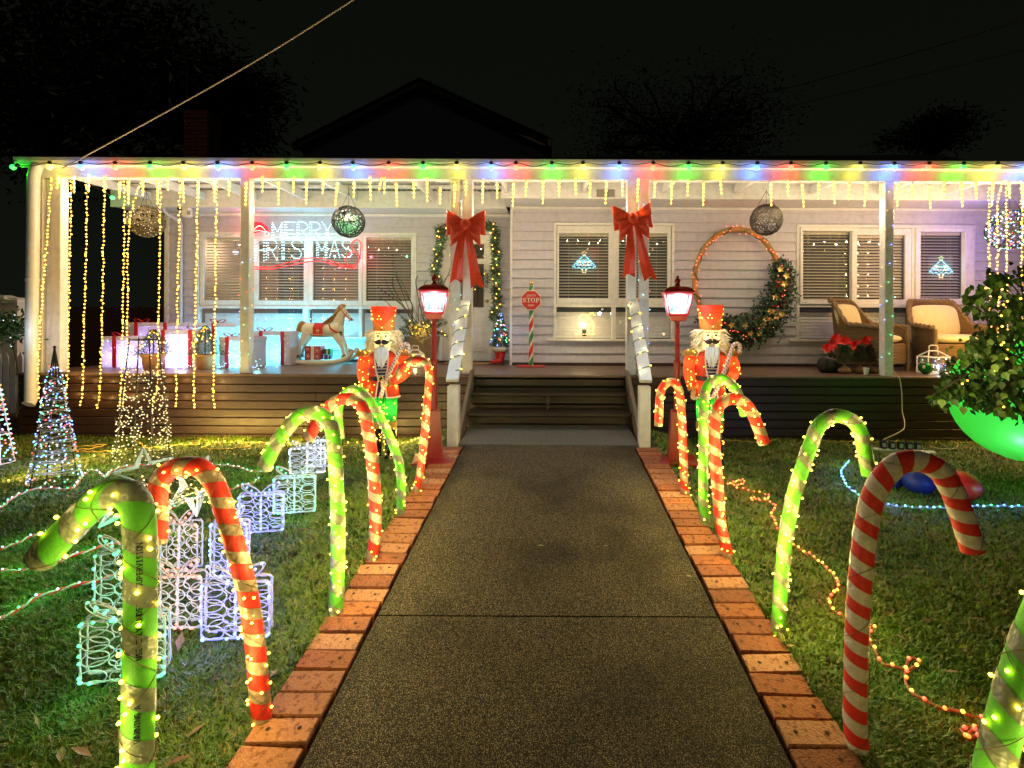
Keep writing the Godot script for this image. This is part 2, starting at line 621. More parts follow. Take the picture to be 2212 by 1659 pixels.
# ---------- ground, path, edging ----------
func ground() -> void:
	var b := MB.new()
	# the lawn: one sheet, dipping under the path
	var xs := []
	var x := -60.0
	while x < 60.0:
		xs.append(x)
		x += 0.14 if absf(x) < 8.0 else 4.0
	xs.append(60.0)
	var zs := []
	var z := 14.0
	while z > -80.0:
		zs.append(z)
		z -= 0.2 if (z < 1.0 and z > -8.0) else 3.0
	var rows := []
	for zz in zs:
		var row := []
		for xx in xs:
			var y := lawn_y(xx, zz) + 0.006 * sin(xx * 9.1 + zz * 5.3) * sin(zz * 11.0 - xx * 3.0)
			if absf(xx) < 1.02 and zz < 14.0 and zz > -6.3:
				y -= 0.12
			if zz < -6.3:
				y = -0.12
			var e := 0.1
			var nn := Vector3(lawn_y(xx - e, zz) - lawn_y(xx + e, zz), 2 * e, lawn_y(xx, zz - e) - lawn_y(xx, zz + e)).normalized()
			row.append(b.vert(Vector3(xx, y, zz), nn))
		rows.append(row)
	for i in zs.size() - 1:
		for j in xs.size() - 1:
			b.ti(rows[i][j], rows[i][j + 1], rows[i + 1][j + 1]); b.ti(rows[i][j], rows[i + 1][j + 1], rows[i + 1][j])
	var soil := textured("soil", M.t_soil, 0.95, Vector3(1.1, 1.1, 1.1), M.n_fine, 0.6, lin(1, 1, 1))
	struct("lawn_ground", b, soil)

	# blades of grass in tufts, thinning with distance
	var t := MB.new()
	for k in 6:
		var a := rr(0, TAU)
		var d := Vector3(cos(a), 0, sin(a))
		var s := Vector3(-d.z, 0, d.x) * 0.0022
		var p := d * rr(0, 0.012)
		var h := rr(0.026, 0.044)
		var q := p + d * h * 0.28 + Vector3(0, h * 0.62, 0)
		var e := p + d * h * rr(0.6, 1.1) + Vector3(0, h * rr(0.75, 1.0), 0)
		var nn := (Vector3(0, 1, 0) - d * 0.5).normalized()
		var i0 := t.vert(p - s, nn); var i1 := t.vert(p + s, nn)
		var i2 := t.vert(q - s * 0.8, nn); var i3 := t.vert(q + s * 0.8, nn)
		var i4 := t.vert(e, nn)
		t.ti(i0, i1, i3); t.ti(i0, i3, i2); t.ti(i2, i3, i4)
	var gm := t.mesh()
	gm.surface_set_material(0, leafy("grass_blade", 0.3))
	var fn := FastNoiseLite.new()
	fn.frequency = 0.9
	fn.seed = 4
	var xf := []
	var cl := PackedColorArray()
	for i in 400000:
		var d := pow(rng.randf(), 1.25) * 5.55 + 0.75
		var xx := rr(-7.0, 6.4) * clampf(d / 6.0 + 0.18, 0, 1)
		if absf(xx) < 1.09:
			continue
		if rng.randf() > clampf(2.3 / d, 0.4, 1.0) * 0.85:
			continue
		var g := fn.get_noise_2d(xx, d)
		var g2 := fn.get_noise_2d(xx * 5.0 + 40.0, d * 5.0)
		if g2 < -0.32 and rng.randf() < 0.7:
			continue
		var sc := rr(0.65, 1.15) * (1.0 + g * 0.5)
		var tilt := Basis(Vector3(rng.randfn(), 0, rng.randfn()).normalized(), rr(0, 0.6))
		xf.append(Transform3D(tilt * Basis(Vector3.UP, rr(0, TAU)).scaled(Vector3(sc, sc, sc) * (0.85 + d * 0.07)), Vector3(xx, lawn_y(xx, -d) - 0.002, -d)))
		var k := clampf(0.5 + g * 0.9 + rng.randfn() * 0.22, 0, 1)
		var col := Color(0.055, 0.140, 0.008).lerp(Color(0.175, 0.275, 0.015), k)
		if rng.randf() < 0.12 + maxf(0.0, g2) * 0.4:
			col = Color(0.26, 0.21, 0.075)
		cl.append(col * rr(0.7, 1.15))
	var mm := MultiMesh.new()
	mm.transform_format = MultiMesh.TRANSFORM_3D
	mm.use_colors = true
	mm.mesh = gm
	mm.instance_count = xf.size()
	for i in xf.size():
		mm.set_instance_transform(i, xf[i])
		mm.set_instance_color(i, cl[i])
	var mi := MultiMeshInstance3D.new()
	mi.name = "grass"
	mi.multimesh = mm
	add_child(mi)
	mi.set_meta("kind", "stuff")
	tag(mi, "short green lawn grass on both sides of the front path", "grass")

	# exposed aggregate path: two slabs and a smoother apron before the steps
	var agg := textured("agg", M.t_agg, 0.8, Vector3(1.6, 1.6, 1.6), null, 0.5, lin(0.84, 0.78, 0.68))
	agg.vertex_color_use_as_albedo = true
	agg.heightmap_enabled = true
	agg.heightmap_texture = M.h_agg
	agg.heightmap_scale = 0.12
	agg.detail_enabled = true
	agg.detail_albedo = M.t_stain
	agg.detail_blend_mode = BaseMaterial3D.BLEND_MODE_MUL
	agg.metallic_specular = 0.3
	var pth := group_node("path", self)
	pth.set_meta("kind", "structure")
	for s in [[0.2, 2.526], [2.536, 5.125]]:
		var sl := MB.new()
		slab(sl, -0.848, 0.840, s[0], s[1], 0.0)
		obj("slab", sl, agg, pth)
	var con := textured("concrete", noise_tex(FastNoiseLite.TYPE_SIMPLEX_SMOOTH, 0.05, 5, [[0.0, lin(0.05, 0.05, 0.048)], [0.5, lin(0.095, 0.094, 0.09)], [1.0, lin(0.15, 0.148, 0.142)]], 512, 77), 0.8, Vector3(1.5, 1.5, 1.5), M.n_fine, 0.5)
	var ap := MB.new()
	slab(ap, -0.91, 0.90, 5.133, 6.2, 0.004)
	obj("apron", ap, con, pth)
	var bed := MB.new()
	slab(bed, -1.09, 1.09, 0.2, 5.13, -0.05)
	obj("mortar_bed", bed, pm(lin(0.02, 0.015, 0.012), 0.95), pth)


func slab(b: MB, x0: float, x1: float, d0: float, d1: float, lift: float) -> void:
	# the top is a grid whose colour carries old stains and damp edges
	var fn := FastNoiseLite.new()
	fn.seed = 12
	fn.frequency = 0.9
	fn.fractal_octaves = 4
	var nx := 30
	var nd := maxi(4, int((d1 - d0) / 0.06))
	var rows := []
	for i in nd + 1:
		var d := lerpf(d0, d1, float(i) / nd)
		var row := []
		for j in nx + 1:
			var x := lerpf(x0, x1, float(j) / nx)
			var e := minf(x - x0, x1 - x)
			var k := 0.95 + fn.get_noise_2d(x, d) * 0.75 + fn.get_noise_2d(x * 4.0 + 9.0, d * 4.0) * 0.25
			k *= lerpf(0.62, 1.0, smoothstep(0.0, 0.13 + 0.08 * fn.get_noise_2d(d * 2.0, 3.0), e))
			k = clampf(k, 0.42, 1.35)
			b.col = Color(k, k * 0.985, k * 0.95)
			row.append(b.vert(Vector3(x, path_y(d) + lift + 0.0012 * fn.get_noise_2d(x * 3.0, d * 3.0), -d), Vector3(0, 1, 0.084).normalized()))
		rows.append(row)
	b.col = Color(0.6, 0.6, 0.6)
	for i in nd:
		for j in nx:
			b.ti(rows[i][j], rows[i][j + 1], rows[i + 1][j + 1]); b.ti(rows[i][j], rows[i + 1][j + 1], rows[i + 1][j])
		for q in [[0, Vector3.LEFT], [nx, Vector3.RIGHT]]:
			var a: Vector3 = b.v[rows[i][q[0]]]
			var e: Vector3 = b.v[rows[i + 1][q[0]]]
			b.quad(a, e, e - Vector3(0, 0.12, 0), a - Vector3(0, 0.12, 0), q[1])
	for q in [[d0, Vector3.BACK], [d1, Vector3.FORWARD]]:
		var y: float = path_y(q[0]) + lift
		b.quad(Vector3(x0, y, -q[0]), Vector3(x1, y, -q[0]), Vector3(x1, y - 0.12, -q[0]), Vector3(x0, y - 0.12, -q[0]), q[1])


func brick_edging() -> void:
	# six brick shapes: chipped edges, slightly uneven tops
	var shapes := []
	for k in 7:
		var b := MB.new()
		var nx := 8
		var nz := 3
		var w := 0.228
		var d := 0.105
		var fn := FastNoiseLite.new()
		fn.seed = 100 + k
		fn.frequency = 30.0
		var top := []
		for j in nz + 1:
			var row := []
			for i in nx + 1:
				var px := (float(i) / nx - 0.5) * w
				var pz := (float(j) / nz - 0.5) * d
				var edge := (i == 0 or i == nx or j == 0 or j == nz)
				var y := fn.get_noise_2d(px, pz) * 0.0018
				if edge:
					px *= 0.975 - absf(fn.get_noise_2d(px + 3.0, pz)) * 0.03
					pz *= 0.955 - absf(fn.get_noise_2d(px, pz + 5.0)) * 0.08
					y -= 0.002
				row.append(Vector3(px, y, pz))
			top.append(row)
		var idx := []
		for j in nz + 1:
			var ir := []
			for i in nx + 1:
				ir.append(b.vert(top[j][i], Vector3.UP))
			idx.append(ir)
		for j in nz:
			for i in nx:
				b.ti(idx[j][i], idx[j][i + 1], idx[j + 1][i + 1]); b.ti(idx[j][i], idx[j + 1][i + 1], idx[j + 1][i])
		var rim := []
		for i in nx + 1: rim.append(top[0][i])
		for j in range(1, nz + 1): rim.append(top[j][nx])
		for i in range(nx - 1, -1, -1): rim.append(top[nz][i])
		for j in range(nz - 1, 0, -1): rim.append(top[j][0])
		for i in rim.size():
			var a: Vector3 = rim[i]
			var e: Vector3 = rim[(i + 1) % rim.size()]
			var a1 := Vector3(a.x * 1.02, a.y - 0.007, a.z * 1.04)
			var e1 := Vector3(e.x * 1.02, e.y - 0.007, e.z * 1.04)
			b.quad(a, e, e1, a1, Vector3(a.x, 0.05, a.z * 2.0))
			b.quad(a1, e1, e1 - Vector3(0, 0.06, 0), a1 - Vector3(0, 0.06, 0), Vector3(a.x, 0, a.z * 2.0))
		# two peg holes, sunk dark dimples
		shapes.append(b.mesh())
	var tints := [lin(0.38, 0.13, 0.052), lin(0.31, 0.098, 0.04), lin(0.42, 0.175, 0.09), lin(0.25, 0.082, 0.038), lin(0.44, 0.21, 0.125), lin(0.35, 0.145, 0.078)]
	var mats := []
	for i in tints.size():
		var m := textured("brick%d" % i, M.t_brick, 0.85, Vector3(2.1 + i * 0.13, 2.4, 2.2), M.n_brick, 0.9, tints[i])
		mats.append(m)
	var hole := MB.new().lathe([Vector2(0.0, 0.0006), Vector2(0.006, 0.0008), Vector2(0.0085, 0.0)], Vector3.ZERO, 8).mesh()
	hole.surface_set_material(0, pm(lin(0.03, 0.015, 0.01), 0.95))
	for side in [-1, 1]:
		var e := thing("brick_edging", "row of red bricks edging the left side of the path" if side < 0 else "row of red bricks edging the right side of the path", "brick edging", Vector3(side * 0.97, -0.1, -3.0))
		var d := 0.95
		while d < 5.1:
			var y := path_y(d) + rr(-0.004, 0.006)
			var bs := Basis(Vector3.RIGHT, atan(0.0842) + rng.randfn() * 0.012) * Basis(Vector3.UP, rng.randfn() * 0.016) * Basis(Vector3.BACK, rng.randfn() * 0.012)
			if rng.randf() < 0.5:
				bs = bs * Basis(Vector3.UP, PI)
			var pos := Vector3(side * 0.972 + rr(-0.008, 0.008) + (side - 1) * 0.004, y + 0.004, -d)
			var o := inst("brick", shapes[rng.randi() % shapes.size()], pos, e, bs)
			o.material_override = null
			o.set_surface_override_material(0, mats[rng.randi() % mats.size()])
			if rng.randf() < 0.65 and d < 4.0:
				for hx in [-0.055, 0.055]:
					if rng.randf() < 0.75:
						inst("peg_hole", hole, Vector3(hx + rr(-0.01, 0.01), 0.0022, rr(-0.01, 0.01)) + offset_of(o), o)
			d += 0.1165


func litter() -> void:
	# fallen leaves and twigs on the lawn and path
	var cols := [lin(0.20, 0.12, 0.06), lin(0.30, 0.21, 0.10), lin(0.16, 0.07, 0.05), lin(0.26, 0.16, 0.12)]
	var spots := [[210, 1440, 0.1, "left of the nearest green gift frame"], [690, 1130, 0.08, "between the blue gift frame and the fourth left cane"], [455, 1477, 0.05, "left of the big red cane's foot"], [385, 1408, 0.13, "long brown one under the red lit gift frame"], [445, 1562, 0.07, "between the two big left canes, close to the bottom edge"], [130, 1650, 0.1, "at the bottom edge, far left"], [355, 1655, 0.08, "at the bottom edge right of the big green cane"], [200, 1635, 0.1, "dark red one left of the big green cane's foot"], [600, 1445, 0.07, "against the bricks right of the big red cane"], [85, 1570, 0.05, "small one at the lower left corner"], [665, 1143, 0.09, "under the green gift frame's right stake"], [40, 1290, 0.06, "below the lowest candy rope at the left edge"], [90, 1135, 0.05, "between the candy ropes at the left edge"], [1720, 1395, 0.06, "just right of the lone green cane's foot"], [1700, 1350, 0.05, "beside the foot of the lone green cane"], [2130, 1305, 0.07, "under the tip of the big right red cane"], [2095, 1335, 0.06, "in the middle of the right lawn, paler one"], [2165, 1360, 0.06, "far right, level with the rope's loop"], [1990, 1340, 0.07, "right of the big red cane's middle"], [1850, 1240, 0.05, "left of the big red cane's middle"], [1625, 1098, 0.07, "pale one below the doubled red rope"], [1620, 1070, 0.06, "beside the doubled red rope"], [1795, 1185, 0.05, "inside the lone green cane's arch, upper one"], [1750, 1205, 0.06, "inside the lone green cane's arch, lower one"], [1905, 1215, 0.07, "under the arch of the big red cane"], [2000, 1130, 0.06, "just below the blue rope"], [1935, 1370, 0.06, "above the rope's loop at the near right"], [2040, 1450, 0.06, "right of the rope's loop at the near right"]]
	var i := 0
	for s in spots:
		var p := on_lawn(s[0], s[1], 0.03)
		var b := MB.new()
		b.leaf(Vector3.ZERO, Vector3(rng.randfn(), rr(-0.1, 0.25), rng.randfn()), Vector3.UP, s[2], s[2] * 0.28, 0.25)
		var o := obj("fallen_leaf", b, pm(cols[i % 4], 0.7))
		o.position = p
		var where := "on the left lawn" if s[0] < 1000 else "on the right lawn"
		tag(o, "dry fallen leaf %s" % s[3], "leaf", "fallen leaves %s" % where)
		i += 1
	for s in [[1160, 1180, 0.05, "green fallen leaf on the path below the steps"], [1482, 1246, 0.035, "small pale leaf on the middle of the path beside the right bricks"], [1304, 1180, 0.03, "tiny pale leaf on the path nearest the right canes"]]:
		var d := 1848.0 / (float(s[1]) - 602.0)
		var b := MB.new()
		b.leaf(Vector3.ZERO, Vector3(1, 0.1, 0.3), Vector3.UP, s[2], s[2] * 0.45, 0.2)
		var o := obj("fallen_leaf", b, pm(lin(0.22, 0.22, 0.10), 0.6))
		o.position = at(s[0], s[1], d) + Vector3(0, 0.004, 0)
		tag(o, s[3], "leaf")


# ---------- the house ----------
func mrect(u0: float, v0: float, u1: float, v1: float, d: float) -> Rect2:
	var c := at((u0 + u1) * 0.5, (v0 + v1) * 0.5, d)
	var s := Vector2(u1 - u0, v1 - v0) * d / F
	return Rect2(c.x - s.x * 0.5, c.y - s.y * 0.5, s.x, s.y)


func cut(x0: float, x1: float, y0: float, y1: float, holes: Array) -> Array:
	# the rectangle less the holes, as rectangles [x0, x1, y0, y1]
	var rest := [[x0, x1, y0, y1]]
	for h in holes:
		var r: Rect2 = h
		var nx := []
		for q in rest:
			if r.position.x >= q[1] or r.end.x <= q[0] or r.position.y >= q[3] or r.end.y <= q[2]:
				nx.append(q)
				continue
			if r.position.x > q[0]: nx.append([q[0], r.position.x, q[2], q[3]])
			if r.end.x < q[1]: nx.append([r.end.x, q[1], q[2], q[3]])
			var a: float = maxf(q[0], r.position.x)
			var b: float = minf(q[1], r.end.x)
			if r.position.y > q[2]: nx.append([a, b, q[2], r.position.y])
			if r.end.y < q[3]: nx.append([a, b, r.end.y, q[3]])
		rest = nx
	return rest


func weatherboards(parent: Node, x0: float, x1: float, y0: float, y1: float, d: float, holes: Array) -> void:
	var pitch := 0.141
	var y := y0
	while y < y1 - 0.01:
		var runs := []
		for q in cut(x0, x1, y, minf(y + pitch, y1), holes):
			var jx: float = q[0] + rr(1.2, 3.4)
			if q[1] - jx > 0.5:
				runs.append([q[0], jx - 0.0015, q[2], q[3]]); runs.append([jx + 0.0015, q[1], q[2], q[3]])
			else:
				runs.append(q)
		for q in runs:
			if q[1] - q[0] < 0.01 or q[3] - q[2] < 0.012:
				continue
			var b := MB.new()
			var za = -d + 0.026 * (1.0 - (q[2] - y) / pitch) + 0.003
			var zb = -d + 0.026 * (1.0 - (q[3] - y) / pitch) + 0.003
			b.quad(Vector3(q[0], q[2], za), Vector3(q[1], q[2], za), Vector3(q[1], q[3], zb), Vector3(q[0], q[3], zb), Vector3(0, 0.15, 1))
			b.quad(Vector3(q[0], q[2], za), Vector3(q[1], q[2], za), Vector3(q[1], q[2], -d), Vector3(q[0], q[2], -d), Vector3.DOWN)
			for s in [0, 1]:
				b.quad(Vector3(q[s], q[2], za), Vector3(q[s], q[3], zb), Vector3(q[s], q[3], -d), Vector3(q[s], q[2], -d), Vector3(s * 2 - 1, 0, 0))
			obj("weatherboard", b, M.board, parent)
		y += pitch


func wall_core(parent: Node, x0: float, x1: float, y0: float, y1: float, d: float, holes: Array) -> void:
	var b := MB.new()
	for q in cut(x0, x1, y0, y1, holes):
		b.box(Vector3((q[0] + q[1]) * 0.5, (q[2] + q[3]) * 0.5, -d - 0.061), Vector3(q[1] - q[0], q[3] - q[2], 0.118))
	obj("wall", b, M.board, parent)


func bar(b: MB, x0: float, x1: float, y0: float, y1: float, z0: float, z1: float, bev := 0.003) -> void:
	b.box(Vector3((x0 + x1) * 0.5, (y0 + y1) * 0.5, (z0 + z1) * 0.5), Vector3(x1 - x0, y1 - y0, absf(z1 - z0)), bev)


# r: outer frame; secs: [u0, u1, glass u0, v0, u1, v1, kind]; lows: [u0, v0, u1, v1] of the lower panes
func window(parent: Node, r: Rect2, d: float, secs: Array, lows: Array, v_transom: float, sill_over: float, label: String) -> void:
	var w := group_node("window", parent)
	if label:
		w.set_meta("label", label)
	var um := secs[0][0] as float
	var yt := at(CX + (r.get_center().x * F / d), v_transom, d).y
	var fr := MB.new()
	var t := 0.042
	bar(fr, r.position.x, r.end.x, r.end.y - t, r.end.y, -d - 0.05, -d + 0.036)
	bar(fr, r.position.x, r.position.x + t, r.position.y, r.end.y - t, -d - 0.05, -d + 0.034)
	bar(fr, r.end.x - t, r.end.x, r.position.y, r.end.y - t, -d - 0.05, -d + 0.034)
	bar(fr, r.position.x + t, r.end.x - t, yt - 0.022, yt + 0.022, -d - 0.05, -d + 0.031)
	obj("frame", fr, M.trim, w)
	var si := MB.new()
	bar(si, r.position.x - sill_over, r.end.x + 0.03, r.position.y - 0.036, r.position.y - 0.001, -d - 0.05, -d + 0.07, 0.005)
	obj("sill", si, M.trim, w)
	for s in secs:
		var x0 := at(s[0], 570, d).x
		var x1 := at(s[1], 570, d).x
		var g := mrect(s[2], s[3], s[4], s[5], d)
		var top := r.end.y - t - 0.004
		var bot := yt + 0.024
		var out: float = s[7] if s.size() > 7 else 0.02
		var sa := MB.new()
		bar(sa, x0, x1, g.end.y, top, -d - 0.02, -d + out)
		bar(sa, x0, x1, bot, g.position.y, -d - 0.02, -d + out)
		bar(sa, x0, g.position.x, g.position.y, g.end.y, -d - 0.02, -d + out - 0.001)
		bar(sa, g.end.x, x1, g.position.y, g.end.y, -d - 0.02, -d + out - 0.001)
		obj("sash", sa, M.trim, w)
		var pn := MB.new()
		pn.quad(Vector3(g.position.x, g.position.y, -d + 0.004), Vector3(g.end.x, g.position.y, -d + 0.004), Vector3(g.end.x, g.end.y, -d + 0.004), Vector3(g.position.x, g.end.y, -d + 0.004), Vector3.BACK)
		obj("pane", pn, M.glass, w)
		# venetian blind
		var hd := MB.new()
		bar(hd, g.position.x - 0.01, g.end.x + 0.01, g.end.y - 0.035, g.end.y + 0.015, -d - 0.11, -d - 0.05)
		obj("blind_rail", hd, M.blind, w)
		var sm := MB.new().box(Vector3.ZERO, Vector3(g.size.x + 0.02, 0.0035, 0.05), 0.0, Basis(Vector3.RIGHT, deg_to_rad(s[6]))).mesh()
		sm.surface_set_material(0, M.blind)
		var y := g.end.y - 0.06
		while y > g.position.y + 0.01:
			inst("slat", sm, Vector3(g.get_center().x, y, -d - 0.085), w)
			y -= 0.0455
		var ld := MB.new()
		for k in [0.2, 0.8]:
			for zz in [-0.06, -0.11]:
				ld.tube([Vector3(g.position.x + g.size.x * k, g.position.y, -d + zz), Vector3(g.position.x + g.size.x * k, g.end.y, -d + zz)], 0.0012, 4, false)
		obj("blind_cord", ld, M.blind, w)
	for i in secs.size() - 1:
		var a := at(secs[i][1], 570, d).x
		var e := at(secs[i + 1][0], 570, d).x
		if e - a > 0.004:
			var mu := MB.new()
			bar(mu, a + 0.001, e - 0.001, yt + 0.023, r.end.y - t - 0.001, -d - 0.05, -d + 0.028)
			obj("mullion", mu, M.trim, w)
	var ms := []
	for l in lows:
		var g := mrect(l[0], l[1], l[2], l[3], d)
		var pn := MB.new()
		pn.quad(Vector3(g.position.x, g.position.y, -d + 0.002), Vector3(g.end.x, g.position.y, -d + 0.002), Vector3(g.end.x, g.end.y, -d + 0.002), Vector3(g.position.x, g.end.y, -d + 0.002), Vector3.BACK)
		obj("pane", pn, M.glass, w)
		var lm := MB.new().box(Vector3.ZERO, Vector3(g.size.x + 0.02, 0.056, 0.006), 0.0, Basis(Vector3.RIGHT, deg_to_rad(-16))).mesh()
		lm.surface_set_material(0, M.trim)
		var y := g.end.y - 0.09
		while y > g.position.y - 0.03:
			inst("louvre", lm, Vector3(g.get_center().x, y, -d - 0.13), w)
			y -= 0.049
		ms.append(g)
	for i in ms.size() - 1:
		var mu := MB.new()
		bar(mu, (ms[i] as Rect2).end.x, (ms[i + 1] as Rect2).position.x, r.position.y, yt - 0.023, -d - 0.05, -d + 0.026)
		obj("mullion", mu, M.trim, w)


func house() -> void:
	var h := thing("weatherboard_house", "pale lilac weatherboard house with white framed windows behind the verandah", "house", Vector3(0, DECK, -ZR))
	var xc := at(1102, 600, ZR).x
	var r1 := mrect(1196, 482, 1456, 732, ZR)
	var r2 := mrect(1719, 487, 2103, 733, ZR)
	var l1 := mrect(426, 503, 900, 727, ZL)
	var dr := Rect2(at(950, 640, ZL).x, DECK, 0.86, 2.10)
	# right wall, nearer
	wall_core(h, xc, 9.0, 0.3, 3.22, ZR, [r1, r2])
	weatherboards(h, xc + 0.035, 9.0, DECK + 0.045, 3.17, ZR, [r1, r2])
	# left wall, set back
	wall_core(h, -6.16, xc - 0.001, 0.3, 3.22, ZL, [l1, dr])
	weatherboards(h, -6.10, xc - 0.002, DECK + 0.045, 3.16, ZL, [l1, dr])
	var co := MB.new()
	bar(co, xc, xc + 0.035, DECK, 3.18, -ZR - 0.1, -ZR + 0.034)
	bar(co, -6.16, -6.10, DECK, 3.16, -ZL - 0.1, -ZL + 0.034)
	obj("corner_board", co, M.trim, h)
	var rt := MB.new()
	bar(rt, xc + 0.001, xc + 0.09, 0.3, 3.2, -ZL + 0.002, -ZR - 0.101)
	bar(rt, -6.16, -6.06, 0.3, 3.2, -14.0, -ZL - 0.121)
	bar(rt, 8.9, 9.0, 0.3, 3.2, -14.0, -ZR - 0.121)
	bar(rt, -6.16, 9.0, 0.3, 3.2, -14.1, -14.001)
	obj("side_wall", rt, M.board, h)
	var pl := MB.new()
	bar(pl, xc + 0.04, 9.0, DECK + 0.001, DECK + 0.042, -ZR, -ZR + 0.034)
	bar(pl, -6.1, at(948, 700, ZL).x, DECK + 0.001, DECK + 0.042, -ZL, -ZL + 0.034)
	obj("plinth", pl, M.skirt, h)
	# rooms
	var room := MB.new()
	bar(room, xc, 8.9, DECK, 3.2, -ZR - 2.2, -ZR - 2.1)
	obj("interior_wall", room, pm(lin(0.05, 0.036, 0.026), 0.9), h)
	var room2 := MB.new()
	bar(room2, -6.06, xc + 0.1, DECK, 3.2, -ZL - 2.4, -ZL - 2.3)
	obj("interior_wall", room2, pm(lin(0.36, 0.20, 0.09), 0.8), h)
	var ce := MB.new()
	bar(ce, -6.06, 8.9, 3.2, 3.26, -14.0, -ZL - 0.125)
	bar(ce, xc + 0.1, 8.9, 3.2, 3.26, -ZL - 0.124, -ZR - 0.12)
	bar(ce, -6.06, 8.9, 0.7, DECK - 0.004, -14.0, -ZL - 0.125)
	bar(ce, xc + 0.1, 8.9, 0.7, DECK - 0.004, -ZL - 0.124, -ZR - 0.12)
	obj("interior_ceiling", ce, pm(lin(0.25, 0.2, 0.15), 0.9), h)
	var dv := MB.new()
	bar(dv, xc + 0.09, xc + 0.19, DECK, 3.19, -ZL - 2.3, -ZR - 0.13)
	bar(dv, -5.0, -4.9, DECK, 3.19, -ZL - 2.29, -ZL - 1.2)
	bar(dv, -3.72, -3.2, DECK, 2.85, -ZL - 2.29, -ZL - 2.1)
	obj("partition", dv, pm(lin(0.06, 0.035, 0.02), 0.8), h)
	window(h, r1, ZR, [[1203, 1321.5, 1207.5, 504.5, 1314.5, 644, 25.0], [1330.5, 1449, 1336.5, 504.5, 1441.5, 644, 25.0]], [[1202, 665, 1321, 725], [1330, 665, 1450, 725]], 660.5, 0.11, "two-sash window with a lit blue tree sign")
	window(h, r2, ZR, [[1725, 1843.5, 1731, 500.5, 1836, 648, 25.0, 0.06], [1848.5, 1967, 1850, 508, 1954, 647, 42.0], [1973, 2097, 1983, 502, 2078, 645.5, 25.0, 0.06]], [[1725, 666, 1967, 727], [1973, 666, 2097, 727]], 661.5, 0.11, "three-sash window behind the wicker chairs")
	window(h, l1, ZL, [[433.5, 541, 441, 513, 533, 648, 24.0], [550.5, 663, 559, 521, 657, 649, 24.0], [667, 779, 676.5, 521, 775, 649, 24.0], [783.5, 900 - 6, 791.5, 513, 888.5, 650, 24.0]], [[433, 668, 655, 724], [667, 668, 776, 724], [783, 668, 893, 724]], 664, 0.05, "four-sash window on the left behind the lit greeting")
	# front door
	var d := group_node("door", h)
	d.set_meta("label", "white panelled front door with leaded glass")
	var df := MB.new()
	bar(df, dr.position.x, dr.position.x + 0.05, DECK, dr.end.y - 0.05, -ZL - 0.06, -ZL + 0.036)
	bar(df, dr.end.x - 0.05, dr.end.x, DECK, dr.end.y - 0.05, -ZL - 0.06, -ZL + 0.036)
	bar(df, dr.position.x, dr.end.x, dr.end.y - 0.05, dr.end.y, -ZL - 0.06, -ZL + 0.038)
	obj("frame", df, M.trim, d)
	var x0 := dr.position.x + 0.052
	var x1 := dr.end.x - 0.052
	var xm := (x0 + x1) * 0.5
	var lf := MB.new()
	var ld := MB.new()
	var holes := []
	for s in [-1.0, 1.0]:
		var c = xm + s * 0.17
		var y1 := dr.end.y - 0.2
		holes.append(Rect2(c - 0.105, y1 - 0.24, 0.21, 0.24))
		holes.append(Rect2(c - 0.105, y1 - 1.02, 0.21, 0.7))
	for q in cut(x0, x1, DECK + 0.012, dr.end.y - 0.052, holes):
		bar(lf, q[0], q[1], q[2], q[3], -ZL - 0.05, -ZL - 0.012, 0.0)
	for q in holes:
		var g: Rect2 = q
		var gl := MB.new()
		gl.quad(Vector3(g.position.x, g.position.y, -ZL - 0.03), Vector3(g.end.x, g.position.y, -ZL - 0.03), Vector3(g.end.x, g.end.y, -ZL - 0.03), Vector3(g.position.x, g.end.y, -ZL - 0.03), Vector3.BACK)
		obj("pane", gl, M.glass, d)
		var ring := []
		for k in 24:
			ring.append(Vector3(g.get_center().x + cos(TAU * k / 24) * 0.085, g.end.y - 0.12 + sin(TAU * k / 24) * 0.085, -ZL - 0.026))
		ld.tube(ring, 0.004, 5, false, 1.0, Vector3.BACK, true)
		for k in 6:
			ld.tube([Vector3(g.get_center().x, g.end.y - 0.12, -ZL - 0.026), Vector3(g.get_center().x + cos(TAU * k / 6) * 0.1, g.end.y - 0.12 + sin(TAU * k / 6) * 0.1, -ZL - 0.026)], 0.003, 4, false)
		ld.tube([Vector3(g.get_center().x, g.position.y, -ZL - 0.026), Vector3(g.get_center().x, g.end.y - 0.2, -ZL - 0.026)], 0.004, 4, false)
		bar(lf, g.position.x - 0.018, g.end.x + 0.018, g.end.y, g.end.y + 0.018, -ZL - 0.012, -ZL + 0.002)
		bar(lf, g.position.x - 0.018, g.end.x + 0.018, g.position.y - 0.018, g.position.y, -ZL - 0.012, -ZL + 0.002)
		bar(lf, g.position.x - 0.018, g.position.x, g.position.y, g.end.y, -ZL - 0.012, -ZL + 0.001)
		bar(lf, g.end.x, g.end.x + 0.018, g.position.y, g.end.y, -ZL - 0.012, -ZL + 0.001)
	for s in [-1.0, 1.0]:
		var c = xm + s * 0.17
		lf.box(Vector3(c, DECK + 0.42, -ZL - 0.006), Vector3(0.25, 0.5, 0.018), 0.008)
		lf.box(Vector3(c, DECK + 0.42, -ZL + 0.004), Vector3(0.17, 0.40, 0.016), 0.007)
	obj("leaf", lf, M.trim, d)
	obj("leading", ld, pm(lin(0.02, 0.02, 0.02), 0.4), d)
	var kn := MB.new()
	kn.ell(Vector3(x1 - 0.05, DECK + 0.98, -ZL + 0.03), Vector3(0.028, 0.028, 0.028))
	kn.tube([Vector3(x1 - 0.05, DECK + 0.98, -ZL - 0.01), Vector3(x1 - 0.05, DECK + 0.98, -ZL + 0.03)], 0.012)
	obj("handle", kn, pm(lin(0.5, 0.38, 0.15), 0.25, 0.9), d)
	var st := MB.new()
